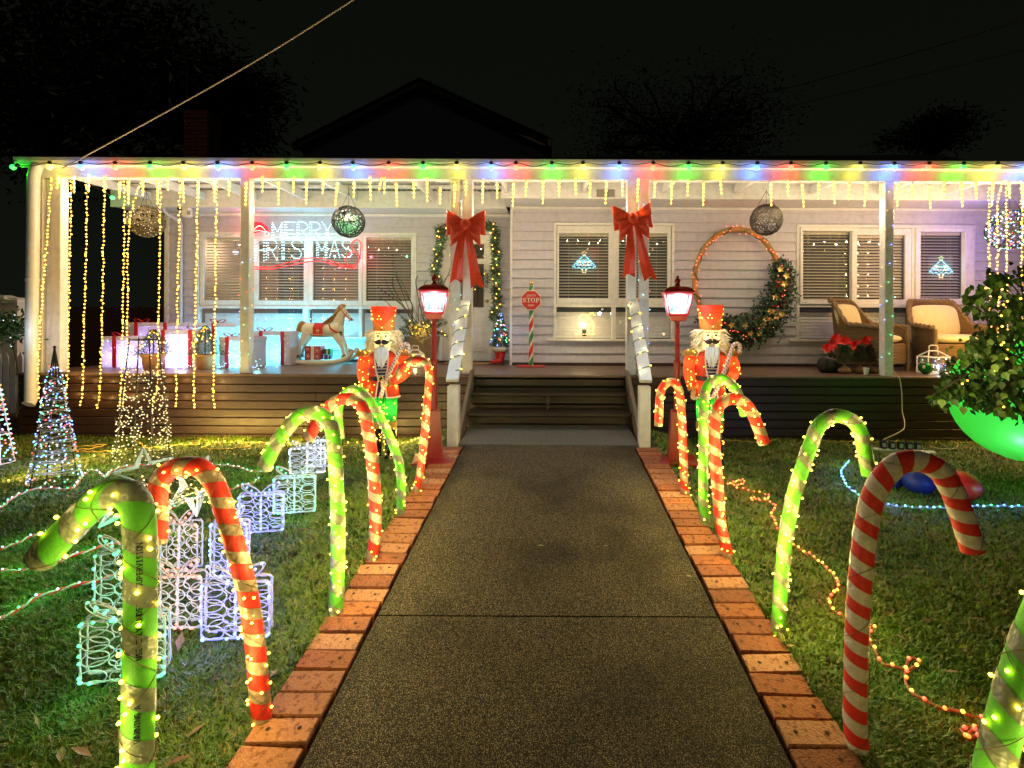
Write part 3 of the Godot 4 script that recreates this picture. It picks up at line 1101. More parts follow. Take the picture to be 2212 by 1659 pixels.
	bar(st, dr.position.x - 0.03, dr.end.x + 0.03, DECK + 0.002, DECK + 0.03, -ZL - 0.04, -ZL + 0.09)
	obj("threshold", st, M.skirt, d)
	# eaves: fascia, soffit and roof
	var so := MB.new()
	bar(so, xc - 0.06, 9.0, 3.182, 3.196, -ZR - 0.02, -7.13)
	bar(so, -6.62, xc - 0.061, 3.165, 3.179, -ZL - 0.02, -7.71)
	obj("soffit", so, M.soffit, h)
	var mo := MB.new()
	bar(mo, xc + 0.036, 9.0, 3.14, 3.181, -ZR - 0.02, -ZR + 0.05, 0.01)
	bar(mo, -6.1, xc - 0.003, 3.12, 3.164, -ZL - 0.02, -ZL + 0.05, 0.01)
	obj("cornice", mo, M.trim, h)
	var fa := MB.new()
	bar(fa, xc - 0.08, 9.0, 3.17, 3.405, -7.128, -7.10)
	bar(fa, -6.64, xc - 0.081, 3.155, 3.415, -7.708, -7.68)
	bar(fa, xc - 0.081, xc - 0.06, 3.17, 3.405, -7.70, -7.129)
	obj("fascia", fa, M.beam, h)
	var vt := MB.new()
	var vr := mrect(1288.5, 410, 1328, 426, 7.1)
	bar(vt, vr.position.x, vr.end.x, vr.position.y, vr.end.y, -7.099, -7.085)
	for k in 7:
		bar(vt, vr.position.x + 0.01, vr.end.x - 0.01, vr.position.y + 0.01 + k * 0.012, vr.position.y + 0.014 + k * 0.012, -7.086, -7.08, 0.0)
	obj("vent", vt, pm(lin(0.25, 0.24, 0.22), 0.6), h)
	var tile := textured("roof", M.t_paint, 0.8, Vector3(2, 2, 2), M.n_brick, 1.0, lin(0.012, 0.010, 0.010))
	var rf := MB.new()
	rf.quad(Vector3(-6.7, 3.42, -7.66), Vector3(9.2, 3.42, -7.66), Vector3(9.2, 5.5, -12.2), Vector3(-4.6, 5.0, -11.2), Vector3(0, 1, 0.5))
	rf.quad(Vector3(-6.7, 3.42, -14.3), Vector3(9.2, 3.42, -14.3), Vector3(9.2, 5.5, -12.2), Vector3(-4.6, 5.0, -11.2), Vector3(0, 1, -0.5))
	rf.tri(Vector3(-6.7, 3.42, -7.66), Vector3(-6.7, 3.42, -14.3), Vector3(-4.6, 5.0, -11.2), Vector3.LEFT)
	obj("roof", rf, tile, h)
	# front gable standing behind the verandah roof
	var ap := at(907, 178, 9.6)
	var le := at(632, 318, 9.6)
	var re := at(1192, 309, 9.6)
	var gb := MB.new()
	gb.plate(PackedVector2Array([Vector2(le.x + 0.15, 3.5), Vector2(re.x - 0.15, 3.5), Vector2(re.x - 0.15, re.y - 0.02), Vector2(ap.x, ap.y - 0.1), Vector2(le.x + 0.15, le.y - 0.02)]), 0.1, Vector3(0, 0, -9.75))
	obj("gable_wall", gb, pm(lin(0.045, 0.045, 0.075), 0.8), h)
	for s in [[le, ap], [re, ap]]:
		var a: Vector3 = s[0]
		var e: Vector3 = s[1]
		var bb := MB.new()
		bb.tube([a, e], 0.085, 4, true, 0.25, Vector3(0, 0, 1))
		obj("barge_board", bb, pm(lin(0.06, 0.055, 0.06), 0.7), h)
		var rs := MB.new()
		rs.quad(a + Vector3(0, 0.07, 0.05), e + Vector3(0, 0.07, 0.05), e + Vector3(0, 0.07, -4), a + Vector3(0, 0.07, -4), Vector3.UP)
		rs.quad(a + Vector3(0, 0.03, 0.05), e + Vector3(0, 0.03, 0.05), e + Vector3(0, 0.03, -4), a + Vector3(0, 0.03, -4), Vector3.DOWN)
		obj("gable_roof", rs, tile, h)
	var es := MB.new()
	var ee := at(1188, 309, 9.5)
	es.box(ee + Vector3(-0.01, 0.0, 0), Vector3(0.06, 0.13, 0.05), 0.004)
	es.quad(at(1110, 286, 9.52), at(1150, 298, 9.52), at(1182, 314, 9.52), at(1168, 313, 9.52), Vector3.BACK)
	obj("eave_end", es, pm(lin(0.22, 0.16, 0.10), 0.6), h)
	# brick chimney
	var cp := at(440, 300, 10.4)
	var cw := 50.0 * 10.4 / F
	var ch := group_node("chimney", h)
	ch.set_meta("label", "dark red brick chimney above the left roof")
	var core := MB.new()
	core.box(Vector3(cp.x, cp.y - 0.3, cp.z), Vector3(cw - 0.03, 1.6, cw - 0.03))
	obj("flue_core", core, pm(lin(0.05, 0.035, 0.03), 0.9), ch)
	var bm := MB.new().box(Vector3.ZERO, Vector3(cw * 0.5 - 0.008, 0.07, 0.1), 0.004).mesh()
	bm.surface_set_material(0, pm(lin(0.20, 0.06, 0.035), 0.85))
	var hm := MB.new().box(Vector3.ZERO, Vector3(cw * 0.25 - 0.008, 0.07, 0.1), 0.004).mesh()
	hm.surface_set_material(0, pm(lin(0.16, 0.05, 0.03), 0.85))
	var top := at(440, 249, 10.4).y
	for k in 13:
		var y := top - 0.04 - k * 0.08
		var z := cp.z + cw * 0.5 - 0.045 + (0.02 if k < 2 else 0.0)
		if k % 2 == 0:
			for s in [-0.25, 0.25]:
				inst("brick", bm, Vector3(cp.x + s * cw, y, z), ch)
		else:
			inst("brick", bm, Vector3(cp.x, y, z), ch)
			for s in [-0.375, 0.375]:
				inst("brick", hm, Vector3(cp.x + s * cw, y, z), ch)
	# room lamp seen through the left window
	var lamp := thing("pendant_lamp", "round white pendant lamp lit inside the room at the far left window", "lamp", at(509, 545, 9.2))
	var lb := MB.new()
	lb.ell(at(509, 545, 9.2), Vector3(0.05, 0.05, 0.05))
	obj("globe", lb, em(lin(0.7, 0.85, 1.0), 1.0), lamp)
	var lc := MB.new()
	lc.tube([at(509, 545, 9.2), Vector3(at(509, 545, 9.2).x, 3.19, -9.2)], 0.004, 5)
	obj("cord", lc, M.black, lamp)
	omni(lamp, at(509, 545, 9.2), lin(1, 0.66, 0.30), 0.42, 0.04)
	omni(lamp, at(740, 545, 9.6), lin(1, 0.62, 0.28), 0.25, 0.1)


func verandah() -> void:
	var vr := thing("verandah", "white timber verandah with corrugated roof along the house front", "verandah", Vector3(0, DECK, -ZD))
	var xl := at(82, 380, ZD).x
	var bm := MB.new()
	bar(bm, xl, 8.0, 3.203, 3.338, -ZD - 0.09, -ZD, 0.004)
	obj("beam", bm, M.beam, vr)
	# ogee gutter
	var gt := MB.new()
	var prof := [Vector2(-0.001, 3.322), Vector2(0.07, 3.322), Vector2(0.09, 3.335), Vector2(0.095, 3.36), Vector2(0.108, 3.385), Vector2(0.112, 3.42), Vector2(0.104, 3.428), Vector2(0.098, 3.418), Vector2(0.092, 3.39), Vector2(0.075, 3.34), Vector2(-0.001, 3.335)]
	var gx0 := at(30, 355, ZD - 0.1).x
	for i in prof.size() - 1:
		var a: Vector2 = prof[i]
		var e: Vector2 = prof[i + 1]
		var o := Vector3(0, -(e.x - a.x), e.y - a.y)
		gt.quad(Vector3(gx0, a.y, -ZD + a.x), Vector3(8.0, a.y, -ZD + a.x), Vector3(8.0, e.y, -ZD + e.x), Vector3(gx0, e.y, -ZD + e.x), o)
	gt.plate(PackedVector2Array([Vector2(0, 3.325), Vector2(0.09, 3.335), Vector2(0.108, 3.385), Vector2(0.11, 3.42), Vector2(0.0, 3.42)]), 0.003, Vector3(gx0, 0, -ZD), Basis(Vector3(0, 0, 1), Vector3(0, 1, 0), Vector3(-1, 0, 0)))
	obj("gutter", gt, M.beam, vr)
	# posts: [u0, u1 of the front face]
	for p in [[517.7, 537.4], [972.5, 992.8], [999, 1019.5], [1354.5, 1375], [1381, 1402], [1911.7, 1931]]:
		var x0 := at(p[0], 600, ZD).x
		var x1 := at(p[1], 600, ZD).x
		var pb := MB.new()
		bar(pb, x0, x1, DECK + 0.002, 3.202, -ZD - 0.113, -ZD - 0.002, 0.006)
		obj("post", pb, M.beam, vr)
	# left end: two posts with a panel between, and the downpipe before them
	for p in [[83, 91], [110, 129.5]]:
		var pb := MB.new()
		bar(pb, at(p[0], 600, ZD).x, at(p[1], 600, ZD).x, 0.62 if p[0] < 100 else DECK + 0.002, 3.202, -ZD - 0.113, -ZD - 0.003, 0.005)
		obj("post", pb, M.beam, vr)
	var pa := MB.new()
	bar(pa, at(91, 600, ZD).x + 0.001, at(110, 600, ZD).x - 0.001, DECK + 0.002, 3.202, -ZD - 0.10, -ZD - 0.05)
	obj("end_panel", pa, M.beam, vr)
	var dp := MB.new()
	var dx := at(70, 600, 6.2).x
	dp.tube([Vector3(dx + 0.02, 3.33, -6.23), Vector3(dx, 3.2, -6.21), Vector3(dx - 0.012, 0.46, -6.2), Vector3(dx - 0.01, 0.42, -6.17)], 0.062, 20)
	for y in [1.93]:
		dp.lathe([Vector2(0.063, -0.02), Vector2(0.068, -0.018), Vector2(0.068, 0.018), Vector2(0.063, 0.02)], Vector3(dx - 0.006, y, -6.204), 20)
	obj("downpipe", dp, M.beam, vr)
	# rafters, battens and corrugated roofing
	for u in [135, 277, 413, 549, 676, 882, 1082, 1271, 1465, 1640, 1824, 1990, 2150]:
		var x := at(u, 392, ZD).x
		var back := 7.67 if x < at(1102, 600, ZR).x - 0.1 else 7.09
		var rb := MB.new()
		rb.box(Vector3(x, 3.285 + 0.01 * (back - ZD), -(ZD + 0.092 + back) * 0.5), Vector3(0.048, 0.115, back - ZD - 0.094), 0.003, Basis(Vector3.RIGHT, 0.02))
		obj("rafter", rb, M.beam, vr)
	for d in [6.55, 6.95, 7.35]:
		var bt := MB.new()
		bar(bt, xl + 0.02, 8.0, 3.348 + (d - ZD) * 0.02, 3.383 + (d - ZD) * 0.02, -d - 0.035, -d + 0.035)
		obj("batten", bt, M.beam, vr)
	var x0 := gx0 + 0.06
	while x0 < 8.0:
		var sh := MB.new()
		var m := 60
		var prev := []
		for i in m + 1:
			var x := x0 + 0.82 * i / m
			var y := 0.0095 * cos(TAU * x / 0.076)
			var nn := Vector3(0.0095 * TAU / 0.076 * sin(TAU * x / 0.076), 1, 0).normalized()
			var c := [sh.vert(Vector3(x, 3.402 + y, -6.2), nn), sh.vert(Vector3(x, 3.44 + y, -8.1), nn), sh.vert(Vector3(x, 3.399 + y, -6.2), -nn), sh.vert(Vector3(x, 3.437 + y, -8.1), -nn)]
			if i:
				sh.ti(prev[0], c[0], c[1]); sh.ti(prev[0], c[1], prev[1])
				sh.ti(prev[2], c[2], c[3]); sh.ti(prev[2], c[3], prev[3])
			prev = c
		obj("roof_sheet", sh, M.zinc, vr)
		x0 += 0.82
	# eave downpipe on the house corner, and a security camera
	var ep := MB.new()
	ep.tube(smooth_path([at(352, 435, 7.75), at(353, 452, 7.78), at(362, 463, 7.85), at(382, 474, 8.0), at(390, 482, 8.06), at(391, 500, 8.08), at(390, 780, 8.08)], 0.05), 0.026, 10)
	var e := obj("downpipe", ep, M.board)
	tag(e, "white downpipe running down the left house corner from the eave", "downpipe")
	var sc := thing("security_camera", "white security floodlight box under the left eave", "security light", at(402, 460, 7.75))
	var s1 := MB.new()
	s1.box(at(404, 459, 7.74), Vector3(0.13, 0.15, 0.09), 0.02)
	obj("housing", s1, M.trim, sc)
	var s2 := MB.new()
	s2.ell(at(388, 450, 7.70), Vector3(0.035, 0.035, 0.03))
	obj("lens", s2, pm(lin(0.02, 0.025, 0.04), 0.1), sc)
	var s3 := MB.new()
	s3.box(at(408, 460, 7.69), Vector3(0.045, 0.06, 0.012), 0.003)
	obj("sensor", s3, pm(lin(0.3, 0.3, 0.32), 0.4), sc)


func deck() -> void:
	var dk := thing("timber_deck", "dark brown timber deck with slatted skirting below the verandah", "deck", Vector3(0, 0, -ZD))
	var xl := at(40, 900, ZD).x
	var sl := -0.955
	var sr := 0.955
	# floor boards
	var d := ZD + 0.02
	while d < 8.2:
		for s in [[xl + 0.0, -2.4], [-2.398, 0.9], [0.902, 4.3], [4.302, 8.0]]:
			var b := MB.new()
			bar(b, s[0], s[1], DECK - 0.022, DECK, -d - 0.088, -d, 0.003)
			obj("floor_board", b, M.floorwood, dk)
		d += 0.092
	var no := MB.new()
	bar(no, xl - 0.01, 8.0, DECK - 0.03, DECK - 0.001, -ZD - 0.018, -ZD + 0.03, 0.004)
	obj("nosing", no, M.floorwood, dk)
	# slatted skirting, eight boards high
	for k in 8:
		var y1 := DECK - 0.034 - k * 0.103
		for s in [[xl, -2.9], [-2.897, sl], [sr, 3.4], [3.403, 8.0]]:
			var b := MB.new()
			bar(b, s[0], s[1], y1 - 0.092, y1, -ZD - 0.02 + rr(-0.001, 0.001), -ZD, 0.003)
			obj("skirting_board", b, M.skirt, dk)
	var bk := MB.new()
	bar(bk, xl, sl, -0.1, DECK - 0.03, -ZD - 0.09, -ZD - 0.07)
	bar(bk, sr, 8.0, -0.1, DECK - 0.03, -ZD - 0.09, -ZD - 0.07)
	bar(bk, xl, 8.0, -0.1, DECK - 0.03, -8.3, -8.25)
	obj("backing", bk, pm(lin(0.004, 0.004, 0.004), 0.9), dk)
	var wl := MB.new()
	bar(wl, xl, xl + 0.02, -0.05, DECK - 0.03, -8.2, -ZD - 0.02)
	obj("side_board", wl, M.skirt, dk)

	# front steps
	var sp := thing("front_steps", "dark timber steps rising from the path to the deck", "steps", Vector3(0, 0.23, -5.8))
	for t in [[0.606, 6.02, 6.31], [0.419, 5.72, 6.03]]:
		for k in 2:
			var w: float = (t[2] - t[1]) * 0.5
			var b := MB.new()
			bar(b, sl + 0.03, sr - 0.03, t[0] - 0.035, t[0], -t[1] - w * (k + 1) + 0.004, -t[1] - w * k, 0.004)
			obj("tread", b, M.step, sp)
	for q in [[0.66, 0.745, 6.285], [0.56, 0.64, 6.288], [0.47, 0.565, 6.10], [0.38, 0.46, 6.10], [0.29, 0.375, 5.80], [0.235, 0.285, 5.80]]:
		var b := MB.new()
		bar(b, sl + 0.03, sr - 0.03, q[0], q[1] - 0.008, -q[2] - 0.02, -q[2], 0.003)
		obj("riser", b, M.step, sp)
	var bb := MB.new()
	bar(bb, sl, sr, 0.0, DECK - 0.05, -6.36, -6.34)
	obj("backing", bb, pm(lin(0.004, 0.004, 0.004), 0.9), sp)
	for s in [sl, sr]:
		var b := MB.new()
		b.plate(PackedVector2Array([Vector2(5.40, 0.16), Vector2(5.52, 0.16), Vector2(6.33, 0.68), Vector2(6.33, 0.86), Vector2(6.22, 0.84), Vector2(5.40, 0.30)]), 0.04, Vector3(s, 0, 0), Basis(Vector3(0, 0, -1), Vector3(0, 1, 0), Vector3(1, 0, 0)))
		obj("stringer", b, pm(lin(0.16, 0.125, 0.10), 0.5), sp)
	var su := MB.new()
	bar(su, -0.035, -0.005, 0.2, 0.575, -5.99, -5.93)
	obj("support", su, M.skirt, sp)
	# handrails
	for s in [-1, 1]:
		var h := thing("stair_handrail", "white stair handrail with newel post on the left of the steps" if s < 0 else "white stair handrail with newel post on the right of the steps", "handrail", Vector3(s * 0.97, 0.2, -5.1))
		var nx := at(978 if s < 0 else 1393.5, 890, 5.13).x
		var nb := MB.new()
		bar(nb, nx - 0.057, nx + 0.057, 0.05, 0.80, -5.24, -5.13, 0.006)
		obj("newel", nb, M.trim, h)
		var top := Vector3(at(1006 if s < 0 else 1367, 650, ZD).x, 1.70, -ZD + 0.03)
		var bot := Vector3(nx, 0.855, -5.10)
		var dir := (bot - top).normalized()
		var rt := Vector3(1, 0, 0)
		rt = (rt - dir * rt.dot(dir)).normalized()
		var up := rt.cross(dir)
		if up.y < 0:
			up = -up
		var rl := MB.new()
		rl.box((top + bot) * 0.5, Vector3(0.125, 0.042, (bot - top).length()), 0.005, Basis(rt, up, rt.cross(up)))
		obj("rail", rl, M.beam, h)
		# fairy lights wound round the rail
		var hx := []
		var bp := []
		for i in 90:
			var t := 0.06 + 0.86 * i / 89.0
			var a := TAU * 5.2 * i / 89.0 + (0.0 if s < 0 else 2.0)
			var p := top.lerp(bot, t) + rt * cos(a) * 0.075 + up * sin(a) * 0.034
			hx.append(p)
			if i % 6 == 2 and sin(a) > -0.4:
				bp.append(p + up * 0.008)
		var st := thing("fairy_light_string", "green wired fairy lights wound round the %s stair handrail" % ("left" if s < 0 else "right"), "fairy lights", hx[0])
		var wb := MB.new()
		wb.tube(hx, 0.0045, 5, false)
		obj("wire", wb, pm(lin(0.02, 0.07, 0.03), 0.4), st)
		bulbs("bulbs", bp, 0.008, M.lime, st)
		for p in bp.slice(0, 12, 3):
			omni(st, p + up * 0.04, lin(1, 0.85, 0.4), 0.006)


# ---------- night background ----------
func dark_tree(label: String, u: float, v: float, d: float, ru: float, rv: float, leaves: int, ls: float, lobes: int) -> void:
	var c := at(u, v, d)
	var rx := ru * d / F
	var ry := rv * d / F
	var t := thing("dark_tree", label, "tree", Vector3(c.x, 0, c.z), "dark trees behind the house")
	var bark := pm(lin(0.008, 0.007, 0.006), 0.9)
	var tr := MB.new()
	tr.tube(smooth_path([Vector3(c.x, -0.1, c.z), Vector3(c.x + 0.1, c.y * 0.5, c.z), Vector3(c.x - 0.1, c.y, c.z)], 0.5), 0.16, 8)
	obj("trunk", tr, bark, t)
	var lb := MB.new()
	var tips := []
	for i in lobes:
		var e := c + Vector3(rr(-0.85, 0.85) * rx, rr(-0.75, 0.8) * ry, rr(-0.5, 0.5) * rx)
		var s := Vector3(c.x, maxf(1.0, c.y - ry * rr(0.4, 1.0)), c.z)
		lb.tube(smooth_path([s, s.lerp(e, 0.5) + rdir() * 0.3, e, e + (e - s).normalized() * ry * 0.25 + rdir() * 0.2], 0.3), 0.035, 5)
		tips.append(e)
	obj("limbs", lb, bark, t)
	var lm := MB.new()
	lm.leaf(Vector3.ZERO, Vector3.RIGHT, Vector3.UP, 1.0, 0.34)
	var gm := lm.mesh()
	gm.surface_set_material(0, leafy("night_leaf", 0.2))
	var mm := MultiMesh.new()
	mm.transform_format = MultiMesh.TRANSFORM_3D
	mm.use_colors = true
	mm.mesh = gm
	mm.instance_count = leaves
	for i in leaves:
		var e: Vector3 = tips[rng.randi() % tips.size()]
		var p := e + Vector3(rng.randfn() * rx, rng.randfn() * ry, rng.randfn() * rx) * 0.24
		var s := ls * rr(0.6, 1.3)
		mm.set_instance_transform(i, Transform3D(Basis(rdir(), rr(0, TAU)).scaled(Vector3(s, s, s)), p))
		mm.set_instance_color(i, Color(0.008, 0.010, 0.006) * rr(0.6, 1.5))
	var mi := MultiMeshInstance3D.new()
	mi.name = "crown"
	mi.multimesh = mm
	mi.position = -t.position
	t.add_child(mi)
	mi.set_meta("kind", "stuff")


func background() -> void:
	dark_tree("tall dark gum tree filling the sky at the far left", 120, 170, 17.0, 330, 190, 16000, 0.30, 60)
	dark_tree("dark tree beside the chimney, behind the television aerial", 470, 250, 19.0, 110, 110, 5000, 0.28, 24)
	dark_tree("dark twiggy round tree above the roof right of the gable", 1478, 268, 17.0, 200, 85, 9000, 0.15, 46)
	dark_tree("small dark tree above the roof at the far right", 2010, 290, 18.0, 85, 55, 3600, 0.18, 18)
	# television aerial
	var an := thing("television_aerial", "thin television aerial on a mast above the left roof", "aerial", at(404, 340, 11.0))
	var gm := pm(lin(0.16, 0.12, 0.08), 0.4, 0.6)
	var ms := MB.new()
	ms.tube([at(404, 360, 11.0), at(404, 95, 11.0)], 0.016, 6)
	obj("mast", ms, pm(lin(0.04, 0.035, 0.03), 0.5, 0.4), an)
	for l in [[342, 81, 478, 120], [363, 91, 420, 104], [346, 97, 464, 130], [380, 117, 430, 132], [384, 122, 428, 136], [378, 128, 428, 141]]:
		var r := MB.new()
		r.tube([at(l[0], l[1], 11.0 + rr(-0.3, 0.3)), at(l[2], l[3], 11.0 + rr(-0.3, 0.3))], 0.009, 5)
		obj("rod", r, gm, an)
	# overhead wires
	var w1 := MB.new()
	w1.tube(smooth_path([at(134, 364, 6.15), at(360, 241, 5.9), at(560, 127, 5.6), at(762, 0, 5.3), at(1000, -160, 5.0)], 0.1), 0.008, 6)
	var s1 := obj("service_cable", w1, pm(lin(0.50, 0.40, 0.28), 0.5))
	tag(s1, "pale overhead service cable running up from the left gutter corner", "cable")
	for l in [["upper dark overhead wire at the top right, spiral bound", [1510, 240, 13.0], [1850, 150, 11.0], [2260, 28, 9.0], 0.012], ["lower thin overhead wire at the top right", [1540, 270, 13.0], [1850, 195, 11.0], [2260, 96, 9.0], 0.008]]:
		var b := MB.new()
		var pts := []
		for p in [l[1], l[2], l[3]]:
			pts.append(at(p[0], p[1], p[2]))
		b.tube(smooth_path(pts, 0.2), l[4], 5)
		var o := obj("overhead_wire", b, pm(lin(0.13, 0.10, 0.07), 0.6))
		tag(o, l[0], "wire")
	# brown paling fence behind the verandah's open left end
	var fe := thing("paling_fence", "dark brown timber paling fence behind the open left end of the verandah", "fence", Vector3(-9.5, 0, -11.5))
	var pm1 := textured("paling", M.t_wood, 0.85, Vector3(6, 0.7, 6), M.n_fine, 0.4, lin(0.13, 0.065, 0.035))
	var x := -12.2
	while x < -6.2:
		var b := MB.new()
		bar(b, x, x + 0.094, 0.0, 1.74 + rr(-0.02, 0.02), -11.5 + rr(-0.008, 0.008), -11.48, 0.003)
		obj("paling", b, pm1, fe)
		x += 0.1
	# white picket fence, far left
	var pf := thing("picket_fence", "white picket fence with square posts at the left edge", "fence", Vector3(-5.9, 0, -6.6))
	var wp := paint("picket", lin(0.62, 0.60, 0.60), 0.55)
	for i in 10:
		var px := at(-95 + i * 15.5, 760, 6.7).x
		var b := MB.new()
		b.taper([Vector2(0.032, 0.12), Vector2(0.032, 0.95), Vector2(0.004, 1.02)], Vector3(px, 0, -6.7), Basis.IDENTITY, 0.25)
		obj("picket", b, wp, pf)
	for y in [0.28, 0.78]:
		var b := MB.new()
		bar(b, at(-110, 700, 6.7).x, at(52, 700, 6.7).x, y, y + 0.08, -6.76, -6.72)
		obj("rail", b, wp, pf)
	for q in [[10, 650, 0.07], [38, 655, 0.07]]:
		var p := at(q[0], q[1], 6.85)
		var b := MB.new()
		b.taper([Vector2(0.09, 0.0), Vector2(0.09, p.y), Vector2(0.105, p.y), Vector2(0.105, p.y + 0.04), Vector2(0.05, p.y + 0.075)], Vector3(p.x, 0, p.z))
		obj("post", b, wp, pf)
	var fb := thing("garden_brick_wall", "low brick edging at the foot of the picket fence, left edge", "brick wall", Vector3(-6.3, 0, -6.5))
	for r in 3:
		for k in 7:
			var b := MB.new()
			b.box(Vector3(-7.3 + k * 0.235 + (r % 2) * 0.11, 0.035 + r * 0.08, -6.55), Vector3(0.225, 0.07, 0.1), 0.004)
			obj("brick", b, pm([lin(0.10, 0.05, 0.04), lin(0.13, 0.06, 0.045), lin(0.08, 0.045, 0.04)][(r + k) % 3], 0.9), fb)
	var sh := thing("leafy_shrub", "leafy shrub with tiny white lights before the picket fence at the left edge", "shrub", at(18, 760, 6.3))
	var lf := MB.new()
	var wl := []
	for i in 420:
		var p := at(18, 705, 6.3) + Vector3(rng.randfn() * 0.17, rng.randfn() * 0.10, rng.randfn() * 0.1)
		lf.col = Color(0.05, 0.11, 0.03) * rr(0.5, 1.5)
		lf.leaf(p, rdir() + Vector3(0, -0.3, 0), Vector3(0, 0.5, 1), rr(0.05, 0.085), 0.035)
		if i % 24 == 0:
			wl.append(p + Vector3(rr(-0.05, 0.05), rr(-0.35, 0.05), 0.1))
	obj("foliage", lf, M.cloth_leaf, sh, true)
	var stm := MB.new()
	stm.tube(smooth_path([at(35, 900, 6.3), at(42, 820, 6.3), at(22, 710, 6.3)], 0.1), 0.012, 6)
	obj("stem", stm, pm(lin(0.08, 0.06, 0.04), 0.9), sh)
	bulbs("bulbs", wl, 0.007, M.white, sh)
	omni(sh, at(30, 720, 5.9), lin(0.7, 0.85, 1.0), 0.05)


# ---------- lights along the verandah ----------
func festoon() -> void:
	var fs := thing("festoon_string", "black festoon string of big coloured bulbs clipped along the gutter", "festoon lights", at(28, 352, 6.12))
	var us := [28.7, 107, 176, 248.7, 323.6, 397, 471, 544, 619.5, 690.7, 763, 839.5, 913.6, 986.6, 1061, 1115, 1192.8, 1260, 1337.7, 1411, 1487.6, 1560.7, 1635, 1709, 1784.6, 1857.7, 1932.8, 2005.6, 2080, 2153.9, 2227]
	var start := [2, 3, 0, 1]  # green, yellow, blue, red ...
	var seq := [2, 3, 0, 1]
	var look := [em(lin(0.10, 0.46, 1.0), 1.7), em(lin(1.0, 0.22, 0.08), 1.8), em(lin(0.02, 1.0, 0.18), 1.3), em(lin(1.0, 0.86, 0.14), 1.9)]
	var cast := [lin(0.05, 0.22, 1.0), lin(1.0, 0.03, 0.01), lin(0.01, 1.0, 0.01), lin(1.0, 0.80, 0.02)]
	var power := [0.050, 0.046, 0.026, 0.020]
	var wire := []
	var d := 6.135
	var i := 0
	for u in us:
		var col: int = seq[i % 4]
		if i >= 14:
			col = seq[(i - 14 + 2) % 4]
		var p := at(u, 361.5 + (u - CX) * 0.0007, d)
		var tilt := Basis(Vector3.BACK, rr(-0.1, 0.1)) * Basis(Vector3.RIGHT, rr(0.0, 0.25))
		if i == 0:
			tilt = Basis(Vector3.BACK, -1.2)
		var bn := group_node("bulb", fs)
		var b := MB.new()
		b.lathe([Vector2(0.0, -0.036), Vector2(0.014, -0.033), Vector2(0.026, -0.022), Vector2(0.0315, -0.006), Vector2(0.030, 0.008), Vector2(0.023, 0.022), Vector2(0.016, 0.032)], p, 14, tilt)
		obj("globe", b, look[col], bn)
		var s := MB.new()
		s.lathe([Vector2(0.017, 0.028), Vector2(0.019, 0.034), Vector2(0.019, 0.062), Vector2(0.014, 0.072), Vector2(0.0, 0.074)], p, 10, tilt)
		s.box(p + tilt * Vector3(0, 0.058, 0), Vector3(0.052, 0.014, 0.012), 0.003, tilt)
		obj("socket", s, M.black, bn)
		var cl := MB.new()
		cl.tube([p + Vector3(0, 0.07, 0), p + Vector3(0.003, 0.086, -0.012), p + Vector3(0.004, 0.084, -0.04)], 0.005, 5)
		obj("clip", cl, pm(lin(0.25, 0.25, 0.25), 0.4, 0.5), bn)
		omni(fs, p + Vector3(0, -0.048, -0.022), cast[col], power[col], 0.02)
		omni(fs, p + Vector3(0, -0.005, 0.04), cast[col], power[col] * 0.09, 0.02)
		wire.append(p + tilt * Vector3(0, 0.052, 0.004))
		if i + 1 < us.size():
			var q := at((u + us[i + 1]) * 0.5, 361.5, d)
			wire.append(Vector3(q.x, p.y + rr(0.012, 0.045), p.z + rr(-0.01, 0.005)))
		i += 1
	var w := MB.new()
	w.tube(smooth_path(wire, 0.04), 0.0045, 6, false)
	obj("cable", w, M.black, fs)
	# two stray bulbs on the line to the back of the verandah
	var k := 0
	for q in [[148, 420, lin(0.2, 0.62, 1.0), lin(0.1, 0.3, 1.0), "lone blue bulb hanging behind the far left curtain lights"], [243, 427, lin(0.10, 1.0, 0.35), lin(0.04, 1.0, 0.03), "lone green bulb under the left rafter end"]]:
		var p := at(q[0], q[1], 7.6)
		var t := thing("festoon_bulb", q[4], "light bulb", p)
		var b := MB.new()
		b.ell(p, Vector3(0.036, 0.032, 0.032))
		obj("globe", b, em(q[2], 1.0), t)
		var s := MB.new()
		s.tube([p, p + Vector3(-0.06, 0.05, 0.0), p + Vector3(-0.3, 0.25, 0.3)], [0.016, 0.014, 0.004], 8)
		obj("socket", s, M.black, t)
		omni(t, p + Vector3(0, 0, 0.07), q[3], 0.008)
		k += 1


func icicle_mesh(ln: float, leds: int) -> Array:
	var b := MB.new()
	var pr := []
	for i in 9:
		var t := float(i) / 8
		var r := lerpf(0.0150, 0.0030, t) + 0.002 * sin(i * 2.3)
		pr.append(Vector2(r, -ln * t))
	pr.reverse()
	b.lathe([Vector2(0.0, -ln - 0.006)] + pr + [Vector2(0.017, 0.012), Vector2(0.0, 0.014)], Vector3.ZERO, 8)
	var shell := em(lin(1.0, 0.60, 0.14), 0.35, lin(0.8, 0.75, 0.6))
	var m := b.mesh()
	m.surface_set_material(0, shell)
	var c := MB.new()
	for i in leds:
		c.ell(Vector3(0, -ln * (i + 0.5) / leds, 0.003), Vector3(0.0150, 0.019, 0.0150) * (1.12 - 0.5 * (i + 0.5) / leds), 5, 7)
	var mb := c.mesh()
	mb.surface_set_material(0, M.warmhot)
	return [m, mb]


